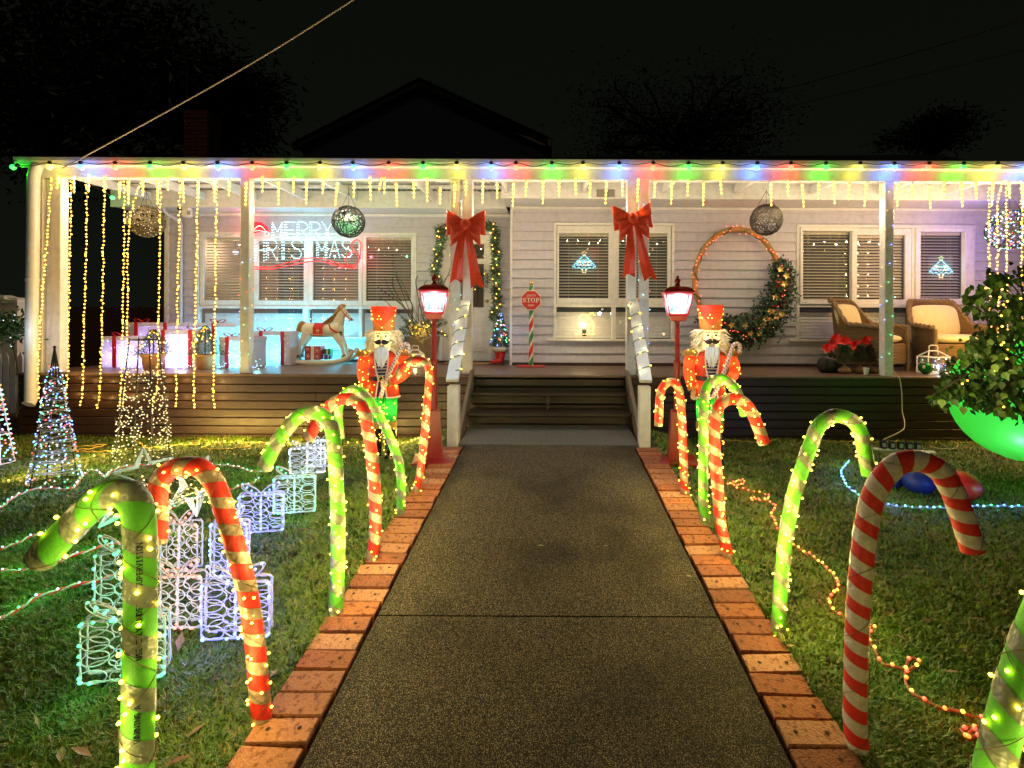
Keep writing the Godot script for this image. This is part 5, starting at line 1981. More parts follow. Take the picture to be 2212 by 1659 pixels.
# ---------- on the deck ----------
func gift_box(label: String, u0: float, v0: float, u1: float, v1: float, d: float, ribbons: Array, bow_v: float, tint: Color, e: float) -> void:
	var r := mrect(u0, v0, u1, v1, d)
	var dep := 0.34
	var y0 := DECK + 0.002
	var t := thing("gift_box", label, "gift box", Vector3(r.get_center().x, y0, -d - dep * 0.5), "lit white gift boxes on the deck")
	var m := StandardMaterial3D.new()
	m.albedo_color = lin(0.62, 0.62, 0.68).linear_to_srgb()
	m.roughness = 0.55
	m.backlight_enabled = true
	m.backlight = Color(0.9, 0.9, 0.9)
	var b := MB.new()
	bar(b, r.position.x, r.end.x, y0, r.end.y - 0.055, -d - dep, -d, 0.006)
	obj("box", b, m, t)
	var l := MB.new()
	bar(l, r.position.x - 0.006, r.end.x + 0.006, r.end.y - 0.054, r.end.y, -d - dep - 0.006, -d + 0.006, 0.006)
	obj("lid", l, m, t)
	var red := textured("ribbon", M.t_paint, 0.45, Vector3(4, 4, 4), M.n_fine, 0.3, lin(0.55, 0.012, 0.03))
	for x in ribbons:
		var xx := lerpf(r.position.x, r.end.x, x)
		var rb := MB.new()
		bar(rb, xx - 0.026, xx + 0.026, y0 + 0.004, r.end.y + 0.004, -d - dep - 0.009, -d + 0.0095, 0.002)
		obj("ribbon", rb, red, t)
	if bow_v > 0.0:
		var bx := r.get_center().x if ribbons.is_empty() else lerpf(r.position.x, r.end.x, ribbons[0])
		for s in [-1.0, 1.0]:
			var bw := MB.new()
			var pts := []
			for i in 15:
				var a := TAU * i / 14
				pts.append(Vector3(bx + s * 0.11 * (1.0 - cos(a)) * 0.5, r.end.y + 0.012 + 0.04 * (1 - cos(a)) * 0.4 + 0.022 * sin(a), -d - 0.1))
			bw.tube(pts, 0.02, 6, true, 0.15, Vector3(0, 1, 0))
			obj("bow_loop", bw, red, t)
	var fw := MB.new()
	var pts := []
	for i in 34:
		pts.append(Vector3(rr(r.position.x, r.end.x), rr(y0 + 0.05, r.end.y - 0.03), -d + 0.008))
	fw.tube(pts.slice(0, 12), 0.0018, 3, false)
	obj("wire", fw, M.copper, t)
	bulbs("bulbs", pts.slice(0, 20), 0.006, M.white, t)
	bulbs("bulbs", pts.slice(20, 26), 0.006, M.cyan, t)
	bulbs("bulbs", pts.slice(26, 31), 0.006, em(lin(1.0, 0.25, 0.7), 2.5), t)
	for q in [0.3, 0.7]:
		omni(t, Vector3(lerpf(r.position.x, r.end.x, q), y0 + r.size.y * 0.35, -d - 0.14), tint, e, 0.05)


func pot_tree(label: String, u: float, vt: float, vp: float, vb: float, d: float, w: float) -> void:
	var base := at(u, vb, d)
	base.y = DECK + 0.002
	var k := d / F
	var t := thing("potted_tree", label, "potted tree", base, "potted mini Christmas trees on the deck")
	var hp := (vb - vp) * k
	var pot := MB.new()
	pot.lathe([Vector2(0.0, 0.0), Vector2(w * 0.36, 0.0), Vector2(w * 0.44, hp * 0.80), Vector2(w * 0.49, hp * 0.80), Vector2(w * 0.50, hp), Vector2(w * 0.45, hp), Vector2(w * 0.44, hp * 0.9), Vector2(0.0, hp * 0.9)], base, 24)
	obj("pot", pot, textured("clay", M.t_paint, 0.85, Vector3(3, 3, 3), M.n_fine, 0.4, lin(0.48, 0.27, 0.12)), t)
	var ht := (vp - vt) * k
	var b := MB.new()
	b.tube([base + Vector3(0, hp * 0.8, 0), base + Vector3(0, hp + ht, 0)], 0.008, 6)
	obj("trunk", b, pm(lin(0.08, 0.05, 0.03), 0.9), t)
	var f := MB.new()
	for i in 2600:
		var q := pow(rng.randf(), 1.25)
		var a := rr(0, TAU)
		var rad := (1.0 - q) * w * 0.86 * rr(0.3, 1.0) + 0.008
		var p := base + Vector3(cos(a) * rad, hp + ht * (q * 0.95 + 0.02) - rad * 0.1, sin(a) * rad)
		f.col = Color(0.05, 0.085, 0.025) * rr(0.5, 1.7)
		f.leaf(p, Vector3(cos(a), 0.35, sin(a)) + rdir() * 0.5, rdir(), rr(0.022, 0.04), 0.006)
	obj("needles", f, M.needle, t, true)
	var wb := []
	var cb := []
	for i in 34:
		var q := rng.randf()
		var a := rr(-0.3, PI + 0.3)
		var rad := (1.0 - q) * w * 0.86 + 0.012
		var p := base + Vector3(cos(a) * rad, hp + ht * q * 0.95, sin(a) * rad)
		if i % 6 == 5: cb.append(p)
		else: wb.append(p)
	bulbs("bulbs", wb, 0.0085, M.warmhot, t)
	bulbs("bulbs", cb, 0.0085, M.cyan, t)
	omni(t, base + Vector3(0, hp + ht * 0.4, w * 1.1), lin(1, 0.72, 0.28), 0.035)


func rocking_horse() -> void:
	var d := 7.72
	var o := at(696, 787.5, d)
	o.y = DECK + 0.003
	var s := 0.2564 * d / F
	var P := func(x: float, y: float, z := 0.0) -> Vector3:
		return o + Vector3((x - 725) * s, (748 - y) * s, z)
	var t := thing("rocking_horse", "white wooden rocking horse with tan mane and red saddle cloth", "rocking horse", o)
	var cream := paint("cream", lin(0.74, 0.67, 0.55), 0.5)
	var tan := textured("tan", M.t_wood, 0.7, Vector3(8, 8, 8), M.n_fine, 0.5, lin(0.42, 0.22, 0.07))
	var b := MB.new()
	b.tube(smooth_path([P.call(585, 455), P.call(640, 462), P.call(720, 470), P.call(800, 465), P.call(850, 450), P.call(880, 445)], 0.015), 0.105, 16, true, 0.85, Vector3.BACK)
	b.ell(P.call(598, 462), Vector3(0.085, 0.105, 0.09), 10, 16)
	b.ell(P.call(858, 460), Vector3(0.085, 0.11, 0.088), 10, 16)
	var np := smooth_path([P.call(838, 465), P.call(862, 400), P.call(882, 340), P.call(895, 292)], 0.02)
	var nr := []
	for i in np.size():
		nr.append(lerpf(0.105, 0.052, float(i) / (np.size() - 1)))
	b.tube(np, nr, 14, true, 0.62, Vector3.BACK)
	obj("body", b, cream, t)
	var h := MB.new()
	h.tube(smooth_path([P.call(880, 285), P.call(905, 300), P.call(935, 335), P.call(960, 362), P.call(976, 378)], 0.012), [0.035, 0.05, 0.054, 0.05, 0.045, 0.04, 0.036, 0.034, 0.033, 0.032, 0.03, 0.028, 0.026, 0.024, 0.022, 0.02, 0.018, 0.018, 0.018, 0.018, 0.018], 14, true, 0.7, Vector3.BACK)
	h.ell(P.call(900, 300), Vector3(0.05, 0.052, 0.036), 8, 12)
	obj("head", h, cream, t)
	for z in [-0.022, 0.022]:
		var e := MB.new()
		e.lathe([Vector2(0.014, 0.0), Vector2(0.016, 0.02), Vector2(0.001, 0.05)], P.call(888, 285, z), 8)
		obj("ear", e, pm(lin(0.6, 0.4, 0.36), 0.6), t)
	for z in [-0.07, 0.07]:
		var l := MB.new()
		var lp := smooth_path([P.call(612, 480, z), P.call(590, 530, z), P.call(560, 585, z), P.call(540, 640, z), P.call(533, 672, z)], 0.02)
		var lr := []
		for i in lp.size():
			lr.append(lerpf(0.075, 0.026, clampf(i * 1.5 / (lp.size() - 1), 0, 1)))
		l.tube(lp, lr, 10, true, 0.6, Vector3.BACK)
		obj("leg", l, cream, t)
		var l2 := MB.new()
		lp = smooth_path([P.call(852, 500, z), P.call(880, 550, z), P.call(905, 600, z), P.call(918, 650, z), P.call(922, 672, z)], 0.02)
		lr = []
		for i in lp.size():
			lr.append(lerpf(0.066, 0.026, clampf(i * 1.5 / (lp.size() - 1), 0, 1)))
		l2.tube(lp, lr, 10, true, 0.6, Vector3.BACK)
		obj("leg", l2, cream, t)
		for x in [532, 924]:
			var hf := MB.new()
			hf.taper([Vector2(0.036, 0.0), Vector2(0.026, 0.05)], P.call(x, 696, z), Basis.IDENTITY, 0.8)
			obj("hoof", hf, pm(lin(0.20, 0.09, 0.04), 0.5), t)
	var mn := MB.new()
	mn.tube(smooth_path([P.call(912, 268), P.call(888, 262), P.call(862, 290), P.call(835, 335), P.call(800, 375), P.call(765, 400), P.call(742, 412)], 0.02), 0.036, 8, true, 0.6, Vector3.BACK)
	for i in 20:
		var q := float(i) / 19
		var p: Vector3 = P.call(lerpf(900, 765, q), lerpf(275, 395, q), rr(-0.015, 0.03))
		mn.tube([p, p + Vector3(-0.02 - 0.03 * q, -0.015, 0.012), p + Vector3(-0.045, -0.05, 0.018)], [0.014, 0.012, 0.004], 5)
	obj("mane", mn, tan, t)
	var tl := MB.new()
	tl.tube(smooth_path([P.call(596, 418), P.call(560, 412), P.call(535, 440), P.call(522, 485), P.call(490, 520), P.call(440, 543)], 0.02), [0.012, 0.02, 0.034, 0.046, 0.052, 0.052, 0.05, 0.048, 0.046, 0.042, 0.038, 0.034, 0.03, 0.024, 0.018, 0.012, 0.006, 0.004, 0.003, 0.003, 0.003, 0.003], 8, true, 0.6, Vector3.BACK)
	obj("tail", tl, tan, t)
	# saddle cloth wrapped over the back
	var sc := MB.new()
	var prev := []
	for i in 17:
		var a := PI * (float(i) / 16) - 0.15 + 0.3 * float(i) / 16 - 0.0
		var cur := []
		for x in [668.0, 712.0, 756.0]:
			cur.append(P.call(x, 466) + Vector3(0, sin(a) * 0.112, cos(a) * 0.098) * 1.02 - (Vector3(0, 0.06, 0) if i == 0 or i == 16 else Vector3.ZERO))
		if i:
			for e in 2:
				sc.quad(prev[e], prev[e + 1], cur[e + 1], cur[e], Vector3(0, sin(a), cos(a)))
		prev = cur
	obj("saddle_cloth", sc, pm(lin(0.55, 0.02, 0.02), 0.7), t)
	var tr := MB.new()
	tr.tube([P.call(668, 440, 0.107), P.call(668, 498, 0.102), P.call(756, 498, 0.102), P.call(756, 440, 0.107)], 0.006, 5)
	for k in 6:
		var a := TAU * k / 6
		tr.tube([P.call(712, 468, 0.106), P.call(712 + cos(a) * 18, 468 + sin(a) * 18, 0.106)], 0.004, 4)
	obj("saddle_trim", tr, pm(lin(0.75, 0.62, 0.35), 0.6), t)
	var br := MB.new()
	br.tube(smooth_path([P.call(792, 415, 0.05), P.call(815, 450, 0.088), P.call(860, 478, 0.09), P.call(892, 490, 0.06)], 0.02), 0.014, 6, true, 0.4, Vector3.BACK)
	br.tube([P.call(878, 275, 0.03), P.call(905, 310, 0.042), P.call(935, 350, 0.036), P.call(975, 385, 0.02)], 0.006, 5)
	br.tube([P.call(940, 312, 0.03), P.call(925, 345, 0.04), P.call(912, 352, 0.04)], 0.006, 5)
	br.tube([P.call(978, 360, 0.014), P.call(962, 380, 0.024), P.call(950, 388, 0.02)], 0.006, 5)
	obj("harness", br, pm(lin(0.5, 0.02, 0.015), 0.5), t)
	var ey := MB.new()
	ey.ell(P.call(935, 318, 0.034), Vector3(0.007, 0.008, 0.005), 6, 8)
	ey.ell(P.call(978, 378, 0.012), Vector3(0.01, 0.012, 0.012), 6, 8)
	obj("eye", ey, M.black, t)
	var hb := MB.new()
	for k in 5:
		hb.leaf(P.call(895, 490, 0.07), Vector3(cos(k * 0.9 - 1.2), sin(k * 0.9 - 1.2), 0.2), Vector3.BACK, 0.045, 0.02)
	obj("holly", hb, pm(lin(0.03, 0.15, 0.03), 0.4), t)
	for z in [-0.12, 0.12]:
		var rk := MB.new()
		rk.tube(smooth_path([P.call(478, 668, z), P.call(466, 690, z), P.call(452, 668, z), P.call(452, 640, z), P.call(470, 632, z)], 0.012), 0.018, 8)
		rk.tube(smooth_path([P.call(455, 668, z), P.call(480, 706, z), P.call(540, 726, z), P.call(640, 734, z), P.call(740, 734, z), P.call(860, 724, z), P.call(940, 702, z), P.call(985, 668, z), P.call(1000, 640, z)], 0.02), 0.034, 8, true, 0.5, Vector3.BACK)
		rk.tube(smooth_path([P.call(985, 668, z), P.call(1002, 650, z), P.call(1000, 625, z), P.call(975, 622, z), P.call(965, 640, z), P.call(975, 655, z)], 0.012), 0.018, 8)
		obj("rocker", rk, cream, t)
	# wrapped presents standing on the rockers
	for q in [["red snowflake wrapped present under the rocking horse", 598, 598, 728, 712, lin(0.42, 0.02, 0.02), lin(0.75, 0.68, 0.55), 0.0], ["small green present behind the blue ones under the rocking horse", 735, 622, 790, 690, lin(0.03, 0.16, 0.05), lin(0.7, 0.65, 0.5), -0.06], ["tiny blue present under the rocking horse, left one", 738, 668, 772, 706, lin(0.03, 0.05, 0.22), lin(0.75, 0.75, 0.8), 0.04], ["tiny blue present under the rocking horse, right one", 774, 672, 805, 706, lin(0.03, 0.05, 0.22), lin(0.75, 0.75, 0.8), 0.03]]:
		var a: Vector3 = P.call(q[1], q[4], q[7])
		var e: Vector3 = P.call(q[3], q[2], q[7])
		var c := (a + e) * 0.5
		var sz := Vector3(e.x - a.x, e.y - a.y, minf(e.x - a.x, 0.16))
		var g := thing("wrapped_present", q[0], "present", Vector3(c.x, a.y, c.z))
		var gb := MB.new()
		gb.box(c, sz, 0.004)
		obj("box", gb, pm(q[5], 0.4), g)
		var gr := MB.new()
		gr.box(c, Vector3(sz.x * 0.2, sz.y + 0.006, sz.z + 0.006), 0.001)
		obj("ribbon", gr, pm(q[6], 0.35), g)
		if sz.x > 0.15:
			var sn := MB.new()
			for f in [[0.28, 0.2, 0.05], [-0.3, -0.22, 0.04], [0.3, -0.25, 0.03], [-0.32, 0.3, 0.03]]:
				for k in 6:
					var an := TAU * k / 6
					var p := c + Vector3(f[0] * sz.x, f[1] * sz.y, sz.z * 0.5 + 0.001)
					sn.tube([p, p + Vector3(cos(an), sin(an), 0) * f[2]], 0.003, 4)
			obj("snowflakes", sn, pm(lin(0.7, 0.6, 0.45), 0.5), g)


func wicker_chair(label: String) -> Node3D:
	var t := thing("wicker_chair", label, "wicker chair", Vector3.ZERO, "wicker chairs on the deck")
	var cane := textured("wicker", M.t_wood, 0.6, Vector3(14, 14, 14), M.n_fine, 0.5, lin(0.215, 0.13, 0.055), false)
	# plan of the shell: from the left front, round the back, to the right front
	var plan := []
	var tops := []
	for i in 65:
		var f := float(i) / 64 * 2.0 - 1.0
		var p: Vector3
		var a := absf(f)
		if a > 0.72:
			p = Vector3(signf(f) * 0.40, 0, lerpf(0.0, 0.34, (a - 0.72) / 0.28))
		else:
			var ph := a / 0.72 * PI * 0.5
			p = Vector3(signf(f) * sin(ph) * 0.40, 0, -cos(ph) * 0.40)
		plan.append(p)
		tops.append(lerpf(0.98, 0.63, smoothstep(0.30, 0.66, a)) - 0.03 * smoothstep(0.7, 1.0, a))
	var wv := MB.new()
	var h := 0.12
	var row := 0
	while h < 0.97:
		var run := []
		for i in 65:
			if tops[i] > h:
				var lean := 1.0 + 0.10 * maxf(0.0, (h - 0.4)) * 2.0
				var p: Vector3 = plan[i]
				var out := Vector3(p.x, 0, minf(p.z, 0.0)).normalized()
				run.append(Vector3(p.x * (0.94 + 0.06 * h * 1.4), h, p.z * lean if p.z < 0 else p.z) + out * 0.006 * (1.0 if (i + row) % 2 == 0 else -1.0))
			else:
				if run.size() > 2: wv.tube(run, 0.0105, 5)
				run = []
		if run.size() > 2: wv.tube(run, 0.0105, 5)
		h += 0.019
		row += 1
	h = 0.12
	while h < 0.38:
		var run := []
		for i in 25:
			run.append(Vector3(lerpf(-0.39, 0.39, i / 24.0), h, 0.33 + 0.006 * (1.0 if (i + row) % 2 == 0 else -1.0)))
		wv.tube(run, 0.0105, 5)
		h += 0.019
		row += 1
	obj("weave", wv, cane, t, true)
	for s in [-1.0, 1.0]:
		var lg := MB.new()
		lg.tube([Vector3(s * 0.39, 0.0, 0.345), Vector3(s * 0.395, 0.58, 0.345)], 0.028, 10)
		for k in 40:
			lg.lathe([Vector2(0.027, -0.006), Vector2(0.032, 0.0), Vector2(0.027, 0.006)], Vector3(s * (0.39 + 0.005 * k / 40.0), 0.02 + k * 0.014, 0.345), 10)
		obj("leg", lg, cane, t)
		var lb := MB.new()
		lb.tube([Vector3(s * 0.30, 0.0, -0.28), Vector3(s * 0.27, 0.14, -0.27)], 0.024, 8)
		obj("leg", lb, cane, t)
	var rm := MB.new()
	for s in 3:
		var rim := []
		for i in 65:
			var p: Vector3 = plan[i]
			var lean: float = 1.0 + 0.20 * maxf(0.0, (tops[i] - 0.4))
			var out := Vector3(p.x, 0, minf(p.z, 0.0)).normalized()
			var tw := i * 0.9 + s * TAU / 3
			rim.append(Vector3(p.x * (0.94 + 0.084 * tops[i]), tops[i], p.z * lean if p.z < 0 else p.z) + out * (0.022 + 0.018 * cos(tw)) + Vector3(0, 0.018 * sin(tw), 0))
		rm.tube(rim, 0.021, 7)
	obj("rim", rm, cane, t)
	var st := MB.new()
	st.box(Vector3(0, 0.37, 0.0), Vector3(0.74, 0.02, 0.64), 0.004)
	obj("seat", st, cane, t)
	var cloth := textured("cushion", M.t_paint, 0.85, Vector3(3, 3, 3), M.n_wrap, 0.35, lin(0.72, 0.60, 0.33), false)
	var cu := MB.new()
	for k in 2:
		var c := Vector3(0, 0.445, 0.03)
		var half := Vector3(0.36, 0.065, 0.31)
		var bs := Basis.IDENTITY
		if k == 1:
			c = Vector3(0, 0.69, -0.25)
			half = Vector3(0.33, 0.24, 0.08)
			bs = Basis(Vector3.RIGHT, -0.25)
		var rows := []
		for i in 15:
			var th := PI * i / 14
			var rw := []
			for j in 28:
				var ph := TAU * j / 28
				var e := 0.45
				var dx := signf(cos(ph)) * pow(absf(cos(ph)), e) * pow(sin(th), 0.6)
				var dz := signf(sin(ph)) * pow(absf(sin(ph)), e) * pow(sin(th), 0.6)
				var dy := cos(th)
				var dd := Vector3(dx, dy, dz) if k == 0 else Vector3(dx, dz, dy)
				var puff := 1.0 + (0.05 * cos(dd.x * 9.0) if k == 1 else 0.0)
				rw.append(cu.vert(c + bs * (dd * half * Vector3(1, 1, puff)), (bs * (dd / half).normalized())))
			rows.append(rw)
		for i in 14:
			for j in 28:
				var j2 := (j + 1) % 28
				cu.ti(rows[i][j], rows[i][j2], rows[i + 1][j2]); cu.ti(rows[i][j], rows[i + 1][j2], rows[i + 1][j])
	obj("cushion", cu, cloth, t)
	return t


func burlap_tree(label: String, u: float, vb: float, d: float, h: float) -> void:
	var p := at(u, vb, d)
	p.y = DECK + 0.002
	var t := thing("burlap_tree", label, "small conifer", p, "small conifers in burlap on the deck")
	var b := MB.new()
	var pr := []
	for i in 9:
		pr.append(Vector2(0.045 + 0.035 * sin(i * 0.55) , i * 0.014))
	b.lathe([Vector2(0, 0)] + pr + [Vector2(0.03, 0.125), Vector2(0.065, 0.15)], p, 14)
	obj("burlap", b, textured("burlap", M.t_wood, 0.95, Vector3(20, 20, 20), M.n_fine, 1.0, lin(0.22, 0.13, 0.065)), t)
	var f := MB.new()
	for i in 1500:
		var q := rng.randf()
		var a := rr(0, TAU)
		var rad := (1.0 - q) * 0.10 * rr(0.3, 1.0) + 0.01
		f.col = Color(0.035, 0.05, 0.022) * rr(0.5, 1.7)
		f.leaf(p + Vector3(cos(a) * rad, 0.13 + (h - 0.13) * q, sin(a) * rad), Vector3(cos(a), 0.8, sin(a)) + rdir() * 0.4, rdir(), rr(0.025, 0.045), 0.005)
	obj("needles", f, M.needle, t, true)


func frame_lantern(label: String, u: float, vb: float, d: float, w: float, h: float, mats: Array) -> Node3D:
	var p := at(u, vb, d)
	p.y = DECK + 0.002
	var t := thing("glass_lantern", label, "lantern", p)
	var fr := MB.new()
	var hw := w * 0.5
	for sx in [-1, 1]:
		for sz in [-1, 1]:
			fr.box(p + Vector3(sx * hw, h * 0.3, sz * hw * 0.7), Vector3(0.014, h * 0.6, 0.014), 0.002)
			fr.tube([p + Vector3(sx * hw, h * 0.6, sz * hw * 0.7), p + Vector3(sx * hw * 0.4, h * 0.82, 0)], 0.008, 5)
	for y in [0.008, h * 0.6]:
		for s in [-1, 1]:
			fr.box(p + Vector3(0, y, s * hw * 0.7), Vector3(w, 0.014, 0.013), 0.002)
			fr.box(p + Vector3(s * hw, y, 0), Vector3(0.013, 0.013, w * 0.7), 0.002)
	fr.tube([p + Vector3(-hw * 0.4, h * 0.82, 0), p + Vector3(hw * 0.4, h * 0.82, 0)], 0.008, 5)
	fr.tube(smooth_path([p + Vector3(-hw * 0.36, h * 0.8, 0), p + Vector3(-hw * 0.36, h, 0), p + Vector3(hw * 0.36, h, 0), p + Vector3(hw * 0.36, h * 0.8, 0)], 0.02), 0.006, 6)
	obj("frame", fr, pm(lin(0.72, 0.70, 0.64), 0.4), t)
	var gl := MB.new()
	for s in [-1, 1]:
		gl = MB.new()
		gl.quad(p + Vector3(-hw, 0.01, s * hw * 0.7), p + Vector3(hw, 0.01, s * hw * 0.7), p + Vector3(hw, h * 0.6, s * hw * 0.7), p + Vector3(-hw, h * 0.6, s * hw * 0.7), Vector3(0, 0, s))
		obj("pane", gl, M.glass, t)
	for k in mats.size():
		var pts := []
		for i in int(48.0 / mats.size()):
			pts.append(p + Vector3(rr(-0.85, 0.85) * hw, 0.02 + pow(rng.randf(), 1.5) * h * 0.42, rr(-0.5, 0.5) * hw))
		bulbs("bulbs", pts, 0.0065, mats[k], t)
	return t


func deck_things() -> void:
	gift_box("lit white gift box at the left end of the deck, one red ribbon", 219, 727, 297, 794, 6.98, [0.36], 1.0, lin(0.46, 0.44, 1.0), 0.15)
	gift_box("wide lit white gift box behind the others, between the hanging lights", 269, 697, 408, 790, 7.42, [0.18, 0.63], 1.0, lin(0.44, 0.42, 1.0), 0.16)
	gift_box("lit white gift box between the two potted trees, ribbon near its right side", 348, 713, 421, 792, 7.0, [0.86, 0.06], 1.0, lin(0.36, 0.48, 1.0), 0.17)
	gift_box("cyan lit gift box behind the right potted tree with red bow on top", 414, 698, 508, 786, 7.42, [0.5], 1.0, lin(0.06, 0.70, 1.0), 0.26)
	gift_box("cyan lit gift box half hidden by the second verandah post", 473, 728, 546, 792, 7.0, [0.24, 0.92], 1.0, lin(0.06, 0.70, 1.0), 0.26)
	gift_box("cyan lit gift box right of the second verandah post, next to the horse", 546, 716, 626, 787, 7.42, [0.22, 0.80], 1.0, lin(0.06, 0.70, 1.0), 0.26)
	var fl := thing("fairy_light_pile", "cool white fairy lights scattered along the foot of the gift boxes", "fairy lights", Vector3(-4.9, DECK, -6.9))
	for q in [[M.white, 70], [M.cyan, 26], [em(lin(1.0, 0.3, 0.75), 2.5), 14], [M.blue, 10]]:
		var pts := []
		for i in q[1]:
			pts.append(Vector3(rr(-5.6, -3.65), DECK + 0.008 + absf(rng.randfn()) * 0.05, -rr(6.80, 6.95)))
		bulbs("bulbs", pts, 0.007, q[0], fl)
	for x in [-5.4, -4.9, -4.4, -3.9]:
		omni(fl, Vector3(x, DECK + 0.10, -6.78), lin(0.25, 0.8, 1.0) if x > -4.8 else lin(0.8, 0.75, 1.0), 0.025, 0.04)
	for q in [[-5.0, 1.15, 0.14], [-4.3, 1.2, 0.34], [-3.7, 1.2, 0.34], [-3.2, 1.1, 0.2]]:
		omni(fl, Vector3(q[0], q[1], -7.85), lin(0.08, 0.72, 1.0), q[2], 0.02)
	pot_tree("potted mini tree with warm lights before the left gift boxes", 331, 709, 762, 794, 6.85, 0.29)
	pot_tree("potted mini tree with warm lights, the one nearer the second post", 443, 697, 760, 791, 6.85, 0.27)
	rocking_horse()
	# stop sign on a striped pole
	var sp := at(1147, 788, 7.45)
	sp.y = DECK + 0.002
	var k := 7.45 / F
	var ss := thing("santa_stop_sign", "red octagonal SANTA STOP HERE sign on a striped candy pole", "sign", sp)
	var pl := MB.new()
	var turns := 6.2
	for band in 3:
		pl = MB.new()
		var h0 := 0.012
		var h1: float = (788.0 - 614.0) * k
		var n := 24
		var m := 120
		var sel := [[0, 8], [12, 20], [8, 12, 20, 24]][band] as Array
		for q in range(0, sel.size(), 2):
			var rows := []
			for i in m + 1:
				var f := float(i) / m
				var rw := []
				for j in range(sel[q], sel[q + 1] + 1):
					var a := TAU * j / n + f * turns * PI
					var nn := Vector3(cos(a), 0, -sin(a))
					rw.append(pl.vert(sp + nn * 0.033 + Vector3(0, lerpf(h0, h1, f), 0), nn))
				rows.append(rw)
			for i in m:
				for j in (rows[0] as Array).size() - 1:
					pl.ti(rows[i][j], rows[i][j + 1], rows[i + 1][j + 1]); pl.ti(rows[i][j], rows[i + 1][j + 1], rows[i + 1][j])
		obj("pole_stripe", pl, pm([lin(0.60, 0.02, 0.02), lin(0.03, 0.22, 0.06), lin(0.72, 0.66, 0.52)][band], 0.4), ss)
	var bs := MB.new()
	bs.box(sp + Vector3(0, 0.006, 0), Vector3(0.40, 0.014, 0.26), 0.004)
	obj("base", bs, pm(lin(0.55, 0.02, 0.02), 0.4), ss)
	var cap := MB.new()
	cap.ell(sp + Vector3(0, (788 - 608) * k, 0), Vector3(0.03, 0.034, 0.03))
	obj("finial", cap, pm(lin(0.6, 0.45, 0.18), 0.25, 0.8), ss)
	var oc := sp + Vector3(0, (788 - 645.5) * k, 0.05)
	for q in [[21.6, "sign_edge", lin(0.74, 0.68, 0.56), 0.0], [19.6, "sign_face", lin(0.55, 0.02, 0.02), 0.012]]:
		var oct := PackedVector2Array()
		for i in 8:
			var a := TAU * (i + 0.5) / 8
			oct.append(Vector2(cos(a), sin(a)) * q[0] * 1.07 * k)
		var ob := MB.new()
		ob.plate(oct, 0.018, oc + Vector3(0, 0, q[3]))
		obj(q[1], ob, pm(q[2], 0.45), ss)
	var cream := pm(lin(0.78, 0.70, 0.56), 0.5)
	text("lettering", "STOP", 0.066, 0.003, cream, oc + Vector3(0, 0, 0.023), ss, Basis.IDENTITY, "Droid Serif")
	text("lettering", "SANTA", 0.034, 0.003, cream, oc + Vector3(0, 0.07, 0.023), ss, Basis(Vector3.BACK, 0.04), "Droid Sans", 400)
	text("lettering", "HERE", 0.022, 0.003, cream, oc + Vector3(0, -0.074, 0.023), ss, Basis.IDENTITY, "Droid Serif")
	# door mat
	var mt := MB.new()
	mt.box(Vector3(at(1012, 786, 8.0).x, DECK + 0.009, -7.85), Vector3(0.75, 0.014, 0.36), 0.004)
	var mo := obj("door_mat", mt, textured("mat", M.t_wood, 0.98, Vector3(9, 9, 9), M.n_fine, 1.0, lin(0.36, 0.20, 0.08)))
	tag(mo, "tan coir mat on the deck at the front door", "door mat")
	# planter basket by the door
	var pp := at(912, 770, 7.6)
	pp.y = DECK + 0.002
	var pb := thing("planter_basket", "wicker planter basket of greenery, twigs and cream flowers left of the door", "planter", pp)
	var wv := MB.new()
	for r in 20:
		var ring := []
		for i in 40:
			var a := TAU * i / 40
			var rad := 0.19 + 0.003 * r + 0.005 * (1.0 if (i + r) % 2 == 0 else -1.0)
			ring.append(pp + Vector3(cos(a) * rad, 0.02 + r * 0.021, sin(a) * rad))
		wv.tube(ring, 0.012, 5, false, 1.0, Vector3.ZERO, true)
	obj("weave", wv, textured("basket", M.t_wood, 0.8, Vector3(12, 12, 12), M.n_fine, 0.5, lin(0.33, 0.23, 0.13)), pb, true)
	var tw := MB.new()
	for i in 18:
		var a := rr(0.2, PI - 0.2)
		var tip := pp + Vector3(cos(a) * rr(0.3, 0.62) - 0.08, rr(0.9, 1.35), rr(-0.1, 0.25))
		var s := pp + Vector3(rr(-0.1, 0.1), 0.42, 0)
		tw.tube(smooth_path([s, s.lerp(tip, 0.5) + rdir() * 0.07, tip, tip + (tip - s) * 0.12 + rdir() * 0.06], 0.06), rr(0.004, 0.008), 5)
	obj("twigs", tw, pm(lin(0.10, 0.065, 0.04), 0.9), pb)
	var fo := MB.new()
	var up := []
	for i in 46:
		var a := rr(0, TAU)
		var dr := Vector3(cos(a), rr(0.0, 1.3), sin(a) * 0.6 + 0.2).normalized()
		var ln := rr(0.22, 0.46)
		var s := pp + Vector3(0, 0.46, 0)
		for j in 16:
			var q := float(j) / 15
			var p := s + dr * ln * q + Vector3(0, -0.10 * q * q, 0)
			up.append(p)
			for e in 5:
				fo.col = Color(0.05, 0.085, 0.035) * rr(0.5, 1.7)
				fo.leaf(p, dr + rdir() * 0.9, rdir(), rr(0.04, 0.07), 0.008)
	obj("foliage", fo, M.needle, pb, true)
	var hy := MB.new()
	for c in [Vector3(0.0, 0.46, 0.20), Vector3(0.10, 0.52, 0.18), Vector3(-0.07, 0.55, 0.16), Vector3(0.05, 0.40, 0.22)]:
		for i in 60:
			var q: Vector3 = pp + c + rdir() * Vector3(0.075, 0.065, 0.05)
			hy.col = Color(0.55, 0.42, 0.16) * rr(0.6, 1.2)
			hy.leaf(q, rdir(), Vector3.BACK, 0.032, 0.026, 0.1)
	obj("flowers", hy, M.needle, pb, true)
	var lb := []
